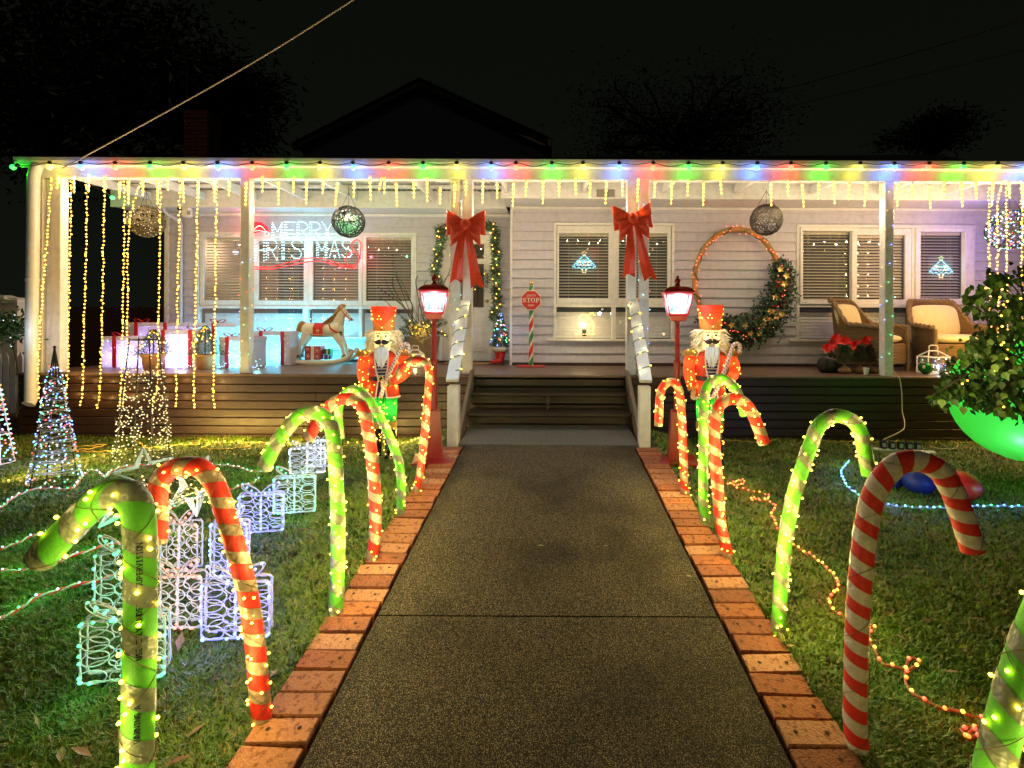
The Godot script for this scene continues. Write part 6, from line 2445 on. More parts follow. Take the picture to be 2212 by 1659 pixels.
	for i in 46:
		lb.append(up[rng.randi() % up.size()] + Vector3(rr(-0.03, 0.03), rr(-0.02, 0.05), rr(0.0, 0.07)))
	bulbs("bulbs", lb, 0.008, M.warmhot, pb)
	omni(pb, pp + Vector3(0.05, 0.62, 0.33), lin(1, 0.78, 0.4), 0.05)
	var l1 := frame_lantern("small white frame lantern in front of the planter basket", 897, 765, 7.25, 0.22, 0.30, [M.warm])
	omni(l1, l1.position + Vector3(0, 0.08, 0.0), lin(1, 0.8, 0.4), 0.02)
	# boot with a small lit tree, right of the door
	var bp := at(1079, 784, 7.75)
	bp.y = DECK + 0.002
	var bo := thing("christmas_boot", "red boot with white fur top holding a small lit tree, right of the door", "boot", bp)
	var bm := MB.new()
	bm.tube(smooth_path([bp + Vector3(0.01, 0.22, 0), bp + Vector3(0.01, 0.1, 0), bp + Vector3(0.0, 0.06, 0.01), bp + Vector3(-0.07, 0.045, 0.06), bp + Vector3(-0.12, 0.04, 0.09)], 0.015), [0.085, 0.085, 0.083, 0.082, 0.08, 0.078, 0.075, 0.07, 0.066, 0.062, 0.06, 0.058, 0.056, 0.054, 0.05, 0.045, 0.04, 0.034, 0.03, 0.03, 0.03, 0.03, 0.03, 0.03, 0.03], 14)
	obj("boot", bm, pm(lin(0.45, 0.015, 0.015), 0.25), bo)
	var so := MB.new()
	so.box(bp + Vector3(-0.04, 0.008, 0.04), Vector3(0.24, 0.016, 0.17), 0.006)
	obj("sole", so, M.black, bo)
	var fu := MB.new()
	fu.lathe([Vector2(0.085, 0.20), Vector2(0.105, 0.21), Vector2(0.112, 0.235), Vector2(0.105, 0.262), Vector2(0.08, 0.27), Vector2(0.0, 0.265)], bp + Vector3(0.01, 0, 0), 18)
	obj("fur_top", fu, textured("fur", M.t_wood, 0.95, Vector3(14, 14, 14), M.n_brick, 0.8, lin(0.7, 0.66, 0.56)), bo)
	var tn := MB.new()
	for i in 2400:
		var q := pow(rng.randf(), 1.2)
		var a := rr(0, TAU)
		var rad := (1.0 - q) * 0.15 * rr(0.3, 1.0) + 0.008
		tn.col = Color(0.02, 0.06, 0.03) * rr(0.5, 1.7)
		tn.leaf(bp + Vector3(0.01 + cos(a) * rad, 0.27 + 0.50 * q, sin(a) * rad), Vector3(cos(a), 0.3, sin(a)) + rdir() * 0.4, rdir(), rr(0.03, 0.05), 0.007)
	obj("needles", tn, M.needle, bo, true)
	for mt2 in [[M.blue, 13], [M.green, 9], [M.red, 6], [M.warm, 7], [M.cyan, 5]]:
		var pts := []
		for i in mt2[1]:
			var q := rng.randf()
			var a := rr(-0.2, PI + 0.2)
			var rad := (1.0 - q) * 0.15 + 0.014
			pts.append(bp + Vector3(0.01 + cos(a) * rad, 0.28 + 0.50 * q, sin(a) * rad))
		bulbs("bulbs", pts, 0.0105, mt2[0], bo)
	omni(bo, bp + Vector3(0, 0.5, 0.25), lin(0.3, 0.5, 1.0), 0.03)

	# right end: chairs, plants, lantern, bauble
	var c1 := wicker_chair("wicker armchair with cream cushions turned to the right, behind the blue-lit post")
	var p1 := at(1888, 795, 6.92)
	var c2 := copy_of(c1, Vector3(at(2058, 795, 6.98).x, DECK + 0.002, -7.08), -0.12, "wicker armchair with cream cushions facing the lawn, half behind the leafy bush")
	c1.position = Vector3(p1.x, DECK + 0.002, -7.05)
	c1.rotation.y = 0.66
	c2.rotation.y = -0.06
	var po := thing("poinsettias", "red poinsettia flowers in front of the left wicker chair", "flowers", at(1840, 760, 6.75))
	var pe := MB.new()
	for q in [[1803, 731], [1822, 738], [1784, 752], [1845, 745], [1868, 735], [1888, 748], [1796, 742], [1880, 741]]:
		var c := at(q[0], q[1], 6.72 + rr(-0.06, 0.06))
		for j in 9:
			var a := TAU * j / 9 + rr(-0.2, 0.2)
			pe.col = Color(0.90, 0.015, 0.012) * rr(0.7, 1.2)
			pe.leaf(c, Vector3(cos(a), sin(a) * 0.8 + 0.1, 0.45), Vector3(0, 0.4, 1), rr(0.075, 0.11), 0.05, 0.15)
	obj("petals", pe, M.cloth_leaf, po)
	var pg := MB.new()
	for i in 60:
		pg.col = Color(0.03, 0.06, 0.02) * rr(0.6, 1.5)
		pg.leaf(at(rr(1785, 1890), rr(745, 775), 6.78), rdir() + Vector3(0, -0.3, 0.3), Vector3(0, 0.4, 1), 0.09, 0.05)
	obj("leaves", pg, M.cloth_leaf, po)
	burlap_tree("small conifer in burlap, leftmost of the three before the poinsettias", 1824, 801, 6.60, 0.36)
	burlap_tree("small conifer in burlap, middle of the three before the poinsettias", 1858, 801, 6.62, 0.36)
	burlap_tree("small conifer in burlap nearest the post, by the white cup", 1880, 799, 6.68, 0.37)
	var bag := MB.new()
	var bc := at(1790, 778, 6.75)
	bag.ell(Vector3(bc.x, DECK + 0.085, bc.z), Vector3(0.14, 0.10, 0.10), 8, 12)
	bag.ell(Vector3(bc.x - 0.07, DECK + 0.10, bc.z), Vector3(0.07, 0.11, 0.09), 8, 12)
	bag.ell(Vector3(bc.x + 0.12, DECK + 0.06, bc.z), Vector3(0.12, 0.07, 0.09), 8, 12)
	var bgo := obj("black_bag", bag, textured("bag", M.t_paint, 0.6, Vector3(3, 3, 3), M.n_wrap, 0.8, lin(0.010, 0.010, 0.012)))
	tag(bgo, "slumped black bag on the deck left of the poinsettias", "bag")
	var cb := MB.new()
	var cpp := at(1871, 808, 6.42)
	cb.lathe([Vector2(0.0, 0.0), Vector2(0.026, 0.0), Vector2(0.034, 0.085), Vector2(0.037, 0.085), Vector2(0.037, 0.093), Vector2(0.031, 0.093), Vector2(0.025, 0.02), Vector2(0.0, 0.02)], Vector3(cpp.x, DECK + 0.002, cpp.z), 16)
	var cup := obj("paper_cup", cb, pm(lin(0.72, 0.70, 0.64), 0.5))
	tag(cup, "white paper cup standing on the deck left of the blue-lit post", "cup")
	var l2 := frame_lantern("white house shaped lantern full of coloured lights by the right chair", 2016, 806, 6.70, 0.29, 0.36, [M.cyan, M.blue, M.red, M.warm, M.green])
	omni(l2, l2.position + Vector3(0, 0.10, 0.12), lin(0.5, 0.7, 1.0), 0.02)
	var ba := thing("green_bauble", "shiny green bauble with pale patches in front of the coloured lantern", "bauble", Vector3(at(2000, 800, 6.55).x, DECK, -6.55))
	var bb := MB.new()
	var bq := Vector3(at(2000, 800, 6.55).x, DECK + 0.085, -6.55)
	bb.ell(bq, Vector3(0.082, 0.08, 0.082), 12, 18)
	obj("ball", bb, pm(lin(0.01, 0.16, 0.03), 0.12, 0.3), ba)
	var bw := MB.new()
	for q in [Vector3(-0.062, 0.015, 0.052), Vector3(0.025, 0.035, 0.071)]:
		bw.ell(bq + q, Vector3(0.022, 0.025, 0.010), 6, 10)
	obj("patch", bw, pm(lin(0.5, 0.48, 0.4), 0.4), ba)
	var bt := MB.new()
	bt.lathe([Vector2(0.018, 0.0), Vector2(0.018, 0.02), Vector2(0.0, 0.024)], bq + Vector3(-0.05, 0.06, 0.02), 10, Basis(Vector3.BACK, 0.7))
	obj("cap", bt, pm(lin(0.3, 0.3, 0.3), 0.3, 0.8), ba)
	# post lights
	post_lights(517.7, 548, "small coloured lights wound round the second verandah post", 560, 798, 7)
	post_lights(1381, 1404, "small coloured lights wound round the post right of the right bow", 430, 780, 9)
	post_lights(1899, 1931, "small coloured lights wound round the post before the wicker chairs", 400, 790, 10)
	post_lights(972.5, 993, "small coloured lights wound round the post left of the left bow", 430, 790, 7)


func post_lights(u0: float, u1: float, label: String, v0: float, v1: float, turns: int) -> void:
	var cx := at((u0 + u1) * 0.5, 600, ZD).x
	if u0 > 1890: cx = at(1921, 600, ZD).x
	if u0 < 600: cx = at(527.5, 600, ZD).x
	var cz := -ZD - 0.057
	var y1 := at(CX, v0, ZD).y
	var y0 := at(CX, v1, ZD).y
	var path := []
	var dots := [[], [], [], [], []]
	var m := turns * 24
	for i in m + 1:
		var f := float(i) / m
		var a := f * turns * TAU
		var q := Vector3(cos(a), 0, sin(a))
		var s := 0.064 / maxf(absf(q.x), absf(q.z))
		var p := Vector3(cx + clampf(q.x * s, -0.064, 0.064), lerpf(y1, y0, f), cz + clampf(q.z * s, -0.064, 0.064))
		path.append(p)
		if i % 5 == 2 and p.z > cz - 0.03:
			dots[rng.randi() % 5].append(p + Vector3(signf(q.x) * 0.004 if absf(q.x) > 0.75 else 0.0, 0, 0.004))
	var t := thing("post_light_string", label, "fairy lights", path[0])
	var w := MB.new()
	w.tube(path, 0.0018, 4, false)
	obj("wire", w, M.clearwire, t)
	var ms := [M.blue, M.green, M.red, M.warm, M.cyan]
	for k in 5:
		if dots[k].size():
			bulbs("bulbs", dots[k], 0.0068, ms[k], t)


# ---------- lights on the lawn ----------
func wire_cone(label: String, apex: Vector3, base: Vector3, r: float, legs: Material) -> Node3D:
	var t := thing("light_cone_tree", label, "light tree", base)
	var b := MB.new()
	for k in 4:
		var a := TAU * (k + 0.3) / 4
		b.tube([apex, base + Vector3(cos(a) * r, -0.02, sin(a) * r)], 0.006, 6)
	for f in [0.03, 0.35, 0.65]:
		var ring := []
		for i in 28:
			ring.append(base.lerp(apex, f) + Vector3(cos(TAU * i / 28), 0, sin(TAU * i / 28)) * r * (1 - f))
		b.tube(ring, 0.005, 5, false, 1.0, Vector3.ZERO, true)
	b.ell(apex, Vector3(0.012, 0.014, 0.012), 6, 8)
	obj("frame", b, legs, t)
	return t


func rope(label: String, ctl: Array, mats: Array, cable: Material, step: float, r: float, lights: Array, lift := 0.014) -> void:
	var pts := []
	for q in ctl:
		pts.append(on_lawn(q[0], q[1], lift))
	var path := smooth_path(pts, 0.03)
	for i in path.size():
		var p: Vector3 = path[i]
		path[i] = Vector3(p.x, lawn_y(p.x, p.z) + lift + 0.012 + 0.006 * sin(i * 1.7), p.z)
	var t := thing("rope_light", label, "rope light", path[0])
	var b := MB.new()
	b.tube(path, r, 7)
	obj("cable", b, cable, t)
	var sm := smooth_path(path, step)
	for k in mats.size():
		var bp := []
		for i in range(k, sm.size(), mats.size()):
			bp.append(sm[i] + Vector3(rr(-0.004, 0.004), 0.008, 0.004))
		if bp.size():
			bulbs("bulbs", bp, 0.0085, mats[k], t)
	if lights.size():
		for i in range(3, path.size(), maxi(8, int(path.size() / 9.0))):
			omni(t, path[i] + Vector3(0, 0.11, 0), lights[i % lights.size()][0], lights[i % lights.size()][1], 0.03)


func candy_rope(label: String, ctl: Array, glows: Array) -> void:
	# red and white twisted rope with leds
	var pts := []
	for q in ctl:
		pts.append(on_lawn(q[0], q[1], 0.02))
	var path := smooth_path(pts, 0.012)
	for i in path.size():
		var p: Vector3 = path[i]
		path[i] = Vector3(p.x, lawn_y(p.x, p.z) + 0.03 + 0.004 * sin(i * 0.5), p.z)
	var t := thing("candy_rope_light", label, "rope light", path[0])
	var rb := MB.new()
	var wb := MB.new()
	for s in 2:
		var h := []
		for i in path.size():
			var p: Vector3 = path[i]
			var tn: Vector3 = (path[mini(i + 1, path.size() - 1)] - path[maxi(i - 1, 0)]).normalized()
			var sd := tn.cross(Vector3.UP).normalized()
			var a := i * 0.85 + s * PI
			h.append(p + (sd * cos(a) + Vector3.UP * sin(a)) * 0.005)
		(rb if s == 0 else wb).tube(h, 0.006, 6, false)
	obj("red_strand", rb, em(lin(1.0, 0.06, 0.02), 0.18, lin(0.55, 0.03, 0.02)), t)
	obj("white_strand", wb, pm(lin(0.5, 0.5, 0.48), 0.3), t)
	var dots := [[], [], [], []]
	for i in range(2, path.size(), 7):
		dots[(i / 7) % 4].append(path[i] + Vector3(0, 0.012, 0.004))
	var ms := [M.white, M.green, M.cyan, em(lin(0.9, 1.0, 0.9), 3.0)]
	for k in 4:
		bulbs("bulbs", dots[k], 0.0065, ms[k], t)
	for i in range(5, path.size(), maxi(9, int(path.size() / 7.0))):
		omni(t, path[i] + Vector3(0, 0.10, 0), lin(0.12, 1.0, 0.30), 0.008, 0.03)


func gift_frame(label: String, u0: float, v0: float, u1: float, v1: float, d: float, yaw: float, led: Material, lc: Color, glow: float) -> void:
	d = -on_lawn((u0 + u1) * 0.5, v1 + 46.0 / d).z
	var r := mrect(u0, v0, u1, v1, d)
	var w := r.size.x / maxf(cos(yaw), 0.4)
	var h := r.size.y
	var base := Vector3(r.get_center().x, r.position.y, -d)
	var t := thing("gift_frame_light", label, "light frame", base)
	var bs := Basis(Vector3.UP, yaw)
	var acr := StandardMaterial3D.new()
	if M.has("acrylic"):
		acr = M.acrylic
	else:
		acr.albedo_color = lin(0.74, 0.74, 0.78).linear_to_srgb()
		acr.roughness = 0.16
		M.acrylic = acr
	var corners := []
	for q in [[-0.46, 0.02], [0.46, 0.02], [0.5, 0.06], [0.5, 0.94], [0.46, 0.98], [-0.46, 0.98], [-0.5, 0.94], [-0.5, 0.06]]:
		corners.append(base + bs * Vector3(q[0] * w, q[1] * h, 0))
	for bk in 2:
		var bo := MB.new()
		for k in 2:
			var pp := []
			for i in corners.size():
				var a: Vector3 = corners[i]
				var e: Vector3 = corners[(i + 1) % corners.size()]
				var seg := maxi(1, int((e - a).length() / 0.02))
				for j in seg:
					var an := pp.size() * 0.9 + k * PI
					pp.append(a.lerp(e, float(j) / seg) + bs * Vector3(cos(an) * 0.004 - bk * 0.012, sin(an) * 0.004, cos(an) * 0.004 - bk * 0.06) + rdir() * 0.002)
			bo.tube(pp, 0.0034, 5, false, 1.0, Vector3.ZERO, true)
		obj("border", bo, acr, t)
	var st := MB.new()
	for x in [0.0]:
		for k in 2:
			var pp := []
			for j in 20:
				var an := j * 0.9 + k * PI
				pp.append(base + bs * Vector3(x * w + cos(an) * 0.004, h * (0.02 + 0.96 * j / 19.0), sin(an) * 0.004))
			st.tube(pp, 0.004, 5)
	obj("centre_strip", st, acr, t)
	var rows := 4
	var cols := 3
	var rx := w / (cols * 2.0) * 0.98
	var ry := h / (rows * 2.0) * 0.86
	var ring := []
	for i in 16:
		ring.append(Vector3(cos(TAU * i / 16) * rx, sin(TAU * i / 16) * ry, 0))
	var rm := MB.new().tube(ring, 0.0025, 5, false, 1.0, Vector3.ZERO, true).mesh()
	rm.surface_set_material(0, acr)
	for i in cols:
		for j in rows:
			for bk in 2:
				inst("ring", rm, base + bs * Vector3(((i + 0.5) / cols - 0.5) * w + rr(-0.008, 0.008) - bk * 0.012, (j + 0.5) / rows * h + rr(-0.006, 0.006), rr(-0.004, 0.004) - bk * 0.06), t, bs * Basis(rdir(), rr(-0.3, 0.3)))
	for s in [-1.0, 1.0]:
		var lp := MB.new()
		for k in 2:
			var pp := []
			for i in 22:
				var a := TAU * i / 22
				var rad := 0.5 - 0.5 * cos(a)
				var p := Vector3(s * rad * w * 0.42 + 0.0, h + sin(a) * h * 0.10 + rad * h * 0.26, 0.0)
				pp.append(base + bs * (p + Vector3(0, 0, 0.012 * (k * 2 - 1) * rad)))
			lp.tube(pp, 0.003, 5, false, 1.0, Vector3.ZERO, true)
		obj("bow_loop", lp, acr, t)
	var stake := MB.new()
	stake.box(base + bs * Vector3(w * 0.2, -0.04, -0.012), Vector3(0.014, 0.14, 0.01))
	stake.box(base + bs * Vector3(-w * 0.25, -0.04, -0.012), Vector3(0.014, 0.14, 0.01))
	obj("stake", stake, M.black, t)
	var bp := []
	for i in 26:
		var q := rng.randi() % 8
		var a: Vector3 = corners[q]
		bp.append(a.lerp(corners[(q + 1) % 8], rng.randf()) + bs * Vector3(0, 0, 0.006))
	for i in 5:
		bp.append(base + bs * Vector3(0, h * (0.1 + 0.19 * i), 0.006))
	for s in [-1.0, 1.0]:
		for i in 4:
			bp.append(base + bs * Vector3(s * w * (0.1 + 0.1 * i), h * (1.03 + 0.09 * i), 0.008))
	bulbs("bulbs", bp, 0.0072, led, t)
	for q in [Vector3(-0.3, 0.3, 0.10), Vector3(0.3, 0.75, 0.10), Vector3(0, 0.5, -0.12)]:
		omni(t, base + bs * Vector3(q.x * w, q.y * h, q.z), lc, glow * 1.2, 0.03)


func mesh_star(label: String, c: Vector3, rad: float, bs: Basis) -> void:
	var t := thing("mesh_star", label, "star light", c)
	var acr := M.acrylic as Material
	for k in 5:
		var b := MB.new()
		var a := TAU * k / 5 + PI * 0.5
		var d := Vector3(cos(a), sin(a), 0)
		var s := Vector3(-d.y, d.x, 0)
		var tip := d * rad
		for e in [-1.0, 1.0]:
			var inn = (d * 0.30 + s * e * 0.235) * rad
			for m in 3:
				var o := Vector3(0, 0, (m - 1) * 0.03)
				b.tube([c + bs * (inn + o), c + bs * tip], 0.0058, 5)
			for m in 7:
				var f := m / 7.0
				var p = inn.lerp(tip, f)
				b.tube([c + bs * (p + Vector3(0, 0, -0.03 * (1 - f))), c + bs * (inn.lerp(tip, f + 0.14) + Vector3(0, 0, 0.03 * (1 - f)))], 0.0045, 4)
				b.tube([c + bs * (p + Vector3(0, 0, 0.03 * (1 - f))), c + bs * (inn.lerp(tip, f + 0.14) + Vector3(0, 0, -0.03 * (1 - f)))], 0.0045, 4)
		obj("arm", b, acr, t)
	var stk := MB.new()
	stk.tube([c + Vector3(0, -rad * 0.2, -0.03), Vector3(c.x, lawn_y(c.x, c.z) - 0.03, c.z - 0.03)], 0.007, 6)
	obj("stake", stk, M.black, t)


func lawn_lights() -> void:
	# cone with coloured lights
	var ba := on_lawn(118, 1050)
	var w1 := wire_cone("narrow wire cone tree wound with blue and white lights, left lawn", at(118, 750, -ba.z), ba, 0.165, M.black)
	var ap := at(118, 750, -ba.z)
	var sil := MB.new()
	var path := []
	for i in 560:
		var f := 0.10 + 0.70 * i / 559.0
		var a := i * 0.29
		path.append(ba.lerp(ap, f) + Vector3(cos(a), 0, sin(a)) * (0.168 * (1 - f) + 0.012) + Vector3(0, 0.03 * sin(a * 0.63 + 1.0), 0))
	sil.tube(path, 0.005, 5, false)
	obj("silver_wire", sil, pm(lin(0.36, 0.29, 0.2), 0.35), w1)
	var sets := [[M.blue, []], [em(lin(0.75, 0.85, 1.0), 1.2), []], [M.green, []], [M.red, []], [M.cyan, []]]
	for i in 300:
		var f := pow(rng.randf(), 1.3) * 0.82 + 0.05
		var a := rr(0, TAU)
		var k: int = [0, 0, 1, 1, 1, 2, 3, 4, 0][i % 9]
		sets[k][1].append(ba.lerp(ap, f) + Vector3(cos(a), 0, sin(a)) * (0.17 * (1 - f) + 0.018))
	for s in sets:
		bulbs("bulbs", s[1], 0.0065, s[0], w1)
	omni(w1, ba + Vector3(0.15, 0.25, 0.22), lin(0.35, 0.45, 1.0), 0.06, 0.05)
	omni(w1, ba + Vector3(0.05, 0.5, -0.3), lin(0.3, 0.35, 1.0), 0.07, 0.05)
	# obelisk of black wire with warm lights
	var ob := on_lawn(309, 992)
	var d := -ob.z
	var t := thing("light_obelisk", "open topped black wire obelisk hung with warm lights before the deck", "light tree", ob)
	var b := MB.new()
	var top := at(311, 730, d)
	for k in 4:
		var a := TAU * (k + 0.35) / 4
		b.tube([ob + Vector3(cos(a) * 0.245, -0.02, sin(a) * 0.245), top + Vector3(cos(a) * 0.125, 0, sin(a) * 0.125)], 0.006, 6)
	for f in [0.02, 0.30, 0.62, 0.67, 0.985]:
		var ring := []
		for i in 32:
			ring.append(ob.lerp(top, f) + Vector3(cos(TAU * i / 32), 0, sin(TAU * i / 32)) * lerpf(0.245, 0.125, f))
		b.tube(ring, 0.0055, 5, false, 1.0, Vector3.ZERO, true)
	obj("frame", b, M.black, t)
	var bp := []
	var wr := []
	for i in 420:
		var f := pow(rng.randf(), 1.15) * 0.74 + (0.0 if i % 7 else 0.2)
		var a := rr(0, TAU)
		var p := ob.lerp(top, f) + Vector3(cos(a), 0, sin(a)) * lerpf(0.25, 0.125, f) * rr(0.9, 1.08)
		bp.append(p)
		if i < 160: wr.append(p + rdir() * 0.01)
	bulbs("bulbs", bp, 0.0072, em(lin(1.0, 0.80, 0.36), 1.1), t)
	var ww := MB.new()
	for i in range(0, 400, 2):
		var p: Vector3 = bp[i]
		ww.tube([p, p + Vector3(rr(-0.02, 0.02), rr(0.04, 0.09), rr(-0.02, 0.02))], 0.0016, 3, false)
	obj("wires", ww, M.wire, t)
	omni(t, ob + Vector3(0.05, 0.35, 0.34), lin(1, 0.75, 0.28), 0.16, 0.05)
	omni(t, ob + Vector3(0.0, 0.6, -0.45), lin(1, 0.68, 0.25), 0.12, 0.05)
	# partly seen cone at the left edge
	var bc := on_lawn(-12, 1005)
	var ac := at(-6, 812, -bc.z)
	var w3 := wire_cone("white legged cone tree with multicoloured lights cut by the left edge", ac, bc, 0.15, pm(lin(0.6, 0.6, 0.62), 0.4))
	sets = [[M.blue, []], [M.red, []], [M.green, []], [M.cyan, []], [M.orange, []]]
	for i in 170:
		var f := 0.06 + 0.84 * i / 170.0
		var a := i * 0.55
		sets[i % 5][1].append(bc.lerp(ac, f) + Vector3(cos(a), 0, sin(a)) * (0.155 * (1 - f) + 0.01))
	for s in sets:
		bulbs("bulbs", s[1], 0.009, s[0], w3)
	omni(w3, bc + Vector3(0.25, 0.2, 0.1), lin(0.25, 0.3, 1.0), 0.06, 0.05)

	# silver gift frames
	gift_frame("green lit gift frame nearest the camera, half behind the big green cane", 186, 1335, 345, 1470, 2.62, 0.18, M.green, lin(0.15, 1.0, 0.45), 0.008)
	gift_frame("green lit gift frame behind the big green cane, second from the camera", 212, 1192, 330, 1318, 2.95, 0.15, M.green, lin(0.15, 1.0, 0.45), 0.008)
	gift_frame("red lit gift frame between the big green and red canes, lower one", 334, 1243, 433, 1358, 2.72, 0.05, em(lin(1.0, 0.12, 0.08), 3.0), lin(1.0, 0.6, 0.5), 0.007)
	gift_frame("red lit gift frame between the big green and red canes, upper one", 347, 1130, 426, 1236, 3.1, 0.0, em(lin(1.0, 0.12, 0.08), 3.0), lin(1.0, 0.6, 0.5), 0.007)
	gift_frame("blue lit gift frame right behind the big red cane, nearest the path", 440, 1256, 577, 1380, 2.66, 0.12, M.blue, lin(0.10, 0.13, 1.0), 0.03)
	gift_frame("blue lit gift frame behind the big red cane, farther one", 457, 1128, 530, 1246, 3.05, 0.1, M.blue, lin(0.10, 0.13, 1.0), 0.03)
	gift_frame("blue lit gift frame in the middle of the left lawn beside a green one", 520, 1068, 607, 1150, 3.42, 0.2, M.blue, lin(0.12, 0.18, 1.0), 0.03)
	gift_frame("green lit gift frame in the middle of the left lawn beside a blue one", 595, 1030, 677, 1108, 3.7, 0.2, M.green, lin(0.2, 1.0, 0.5), 0.012)
	gift_frame("cool white gift frame under the tip of the third left cane, farther left", 628, 968, 700, 1022, 4.55, 0.15, em(lin(0.6, 0.7, 1.0), 3.0), lin(0.55, 0.65, 1.0), 0.014)
	gift_frame("cool white gift frame behind the fourth left cane, farthest of all", 664, 952, 722, 1008, 4.75, 0.1, em(lin(0.6, 0.7, 1.0), 3.0), lin(0.55, 0.65, 1.0), 0.012)

	# mesh stars lying among the ropes
	mesh_star("silver mesh star standing left of the big red cane", at(310, 1022, 3.75), 0.20, Basis(Vector3.UP, 0.2) * Basis(Vector3.RIGHT, -0.5) * Basis(Vector3.BACK, 0.25))
	mesh_star("silver mesh star standing behind the arch of the big red cane", at(420, 1050, 3.6), 0.215, Basis(Vector3.UP, -0.2) * Basis(Vector3.RIGHT, -0.35) * Basis(Vector3.BACK, -0.2))
	mesh_star("silver mesh star leaning low behind the big green cane", at(262, 1096, 3.35), 0.15, Basis(Vector3.UP, 0.3) * Basis(Vector3.RIGHT, -0.7))
	bulbs_on_star()

	# ropes, left lawn
	var g := [[lin(0.1, 1.0, 0.3), 0.012]]
	candy_rope("candy striped rope light curving across the back of the left lawn", [[0, 1102], [30, 1077], [62, 1063], [100, 1057], [146, 1060], [162, 1053], [174, 1036], [195, 1018], [212, 1022], [228, 1033], [240, 1020], [268, 1010], [300, 1008], [345, 1004]], g)
	candy_rope("candy striped rope light running right from the big red cane's arch", [[456, 1006], [490, 1008], [520, 1013], [545, 1022], [572, 1020], [590, 1010]], g)
	candy_rope("candy striped rope light entering at the left edge, highest of three", [[0, 1192], [28, 1180], [60, 1166], [92, 1154], [110, 1150]], g)
	candy_rope("candy striped rope light passing under the big green cane's tip", [[0, 1238], [30, 1238], [60, 1233], [108, 1222], [150, 1207], [195, 1192], [235, 1181], [285, 1172]], g)
	candy_rope("candy striped rope light entering at the left edge, lowest of three", [[-10, 1350], [20, 1332], [55, 1310], [85, 1292], [118, 1281], [160, 1270], [215, 1256], [262, 1243]], g)
	candy_rope("short candy striped rope light behind the big green cane's neck", [[188, 1128], [212, 1122], [240, 1119], [272, 1118]], g)
	candy_rope("short candy striped rope light behind the big red cane", [[352, 1108], [390, 1092], [430, 1078], [470, 1066], [508, 1056], [545, 1046], [560, 1036]], g)
	# warm strings along the deck foot
	rope("warm light string lying along the foot of the deck on the left", [[330, 970], [370, 966], [410, 962], [450, 960], [500, 958], [560, 960], [610, 961], [640, 960]], [M.warmhot], M.copper, 0.085, 0.004, [[lin(1, 0.68, 0.16), 0.13]])
	rope("thin warm light string crossing the lawn from the coloured cone to the obelisk", [[20, 1042], [60, 1030], [110, 1016], [160, 1000], [205, 988], [248, 978], [290, 968]], [M.warmhot], M.copper, 0.20, 0.003, [[lin(1, 0.68, 0.16), 0.09]])
	rope("warm light string along the deck foot behind the left nutcracker", [[735, 958], [760, 959], [790, 957], [850, 958], [900, 956], [930, 957]], [M.warmhot], M.copper, 0.10, 0.004, [[lin(1, 0.7, 0.18), 0.08]])
	var yel := pm(lin(0.62, 0.40, 0.06), 0.45)
	for q in [["yellow extension cord looped on the grass left of the obelisk", [[55, 958], [90, 960], [130, 964], [180, 966], [230, 962], [190, 972], [150, 974], [200, 978], [262, 975]]], ["yellow extension cord coiled along the deck foot right of the obelisk", [[290, 955], [306, 960], [316, 970], [370, 964], [425, 962], [432, 952], [445, 950], [452, 962], [435, 970], [480, 972], [540, 966], [520, 960], [570, 958]]], ["yellow extension cord running from the right nutcracker to the power board", [[1500, 945], [1530, 944], [1560, 952], [1600, 955], [1650, 957], [1690, 948], [1730, 946], [1765, 952], [1800, 956], [1850, 956], [1890, 957], [1930, 957], [1950, 945]]], ["pale extension cord from the power board under the green sphere", [[2010, 968], [2035, 972], [2062, 972], [2068, 960], [2050, 952], [2080, 946], [2110, 945]]]]:
		rope(q[0], q[1], [], yel if "yellow" in q[0] else pm(lin(0.6, 0.52, 0.3), 0.4), 0.2, 0.0055, [])

	# ropes, right lawn
	var rg := [[lin(1.0, 0.25, 0.06), 0.012], [lin(1.0, 0.18, 0.05), 0.012], [lin(0.2, 1.0, 0.3), 0.006]]
	rope("red and amber rope light doubled back on the lawn behind the right canes", [[1572, 1050], [1590, 1044], [1606, 1040], [1604, 1050], [1585, 1054], [1612, 1062], [1640, 1068], [1660, 1074], [1655, 1082], [1630, 1080], [1622, 1084], [1650, 1084], [1668, 1092], [1674, 1100], [1666, 1115], [1672, 1128], [1680, 1145]], [M.orange, M.warm, M.orange, M.red], em(lin(1.0, 0.10, 0.02), 0.10, lin(0.22, 0.06, 0.03)), 0.045, 0.0055, rg)
	rope("red and amber rope light snaking between the right green and red canes", [[1712, 1182], [1735, 1195], [1760, 1210], [1785, 1232], [1803, 1252], [1811, 1272], [1800, 1288], [1790, 1298], [1795, 1318], [1815, 1332], [1832, 1342]], [M.orange, M.warm, M.warm, M.red], em(lin(1.0, 0.2, 0.03), 0.14, lin(0.25, 0.09, 0.03)), 0.04, 0.0055, rg)
	rope("red and amber rope light looping at the near right beside the big red cane", [[1875, 1362], [1890, 1356], [1879, 1372], [1880, 1392], [1890, 1412], [1908, 1440], [1940, 1449], [1956, 1448], [1962, 1434], [1976, 1426], [1988, 1440], [1970, 1450], [1956, 1456], [1956, 1480], [1968, 1500], [1985, 1515], [2026, 1532], [2070, 1546], [2120, 1556]], [M.orange, M.warm, M.red], em(lin(1.0, 0.10, 0.02), 0.10, lin(0.22, 0.06, 0.03)), 0.06, 0.006, [[lin(1.0, 0.15, 0.05), 0.010], [lin(0.4, 1.0, 0.3), 0.005]])
	rope("red and amber rope light piece at the foot of the nearest right cane", [[2090, 1600], [2074, 1590], [2090, 1578], [2112, 1576], [2100, 1588], [2080, 1598], [2110, 1600]], [M.orange, M.red], em(lin(1.0, 0.10, 0.02), 0.10, lin(0.22, 0.06, 0.03)), 0.04, 0.006, rg)
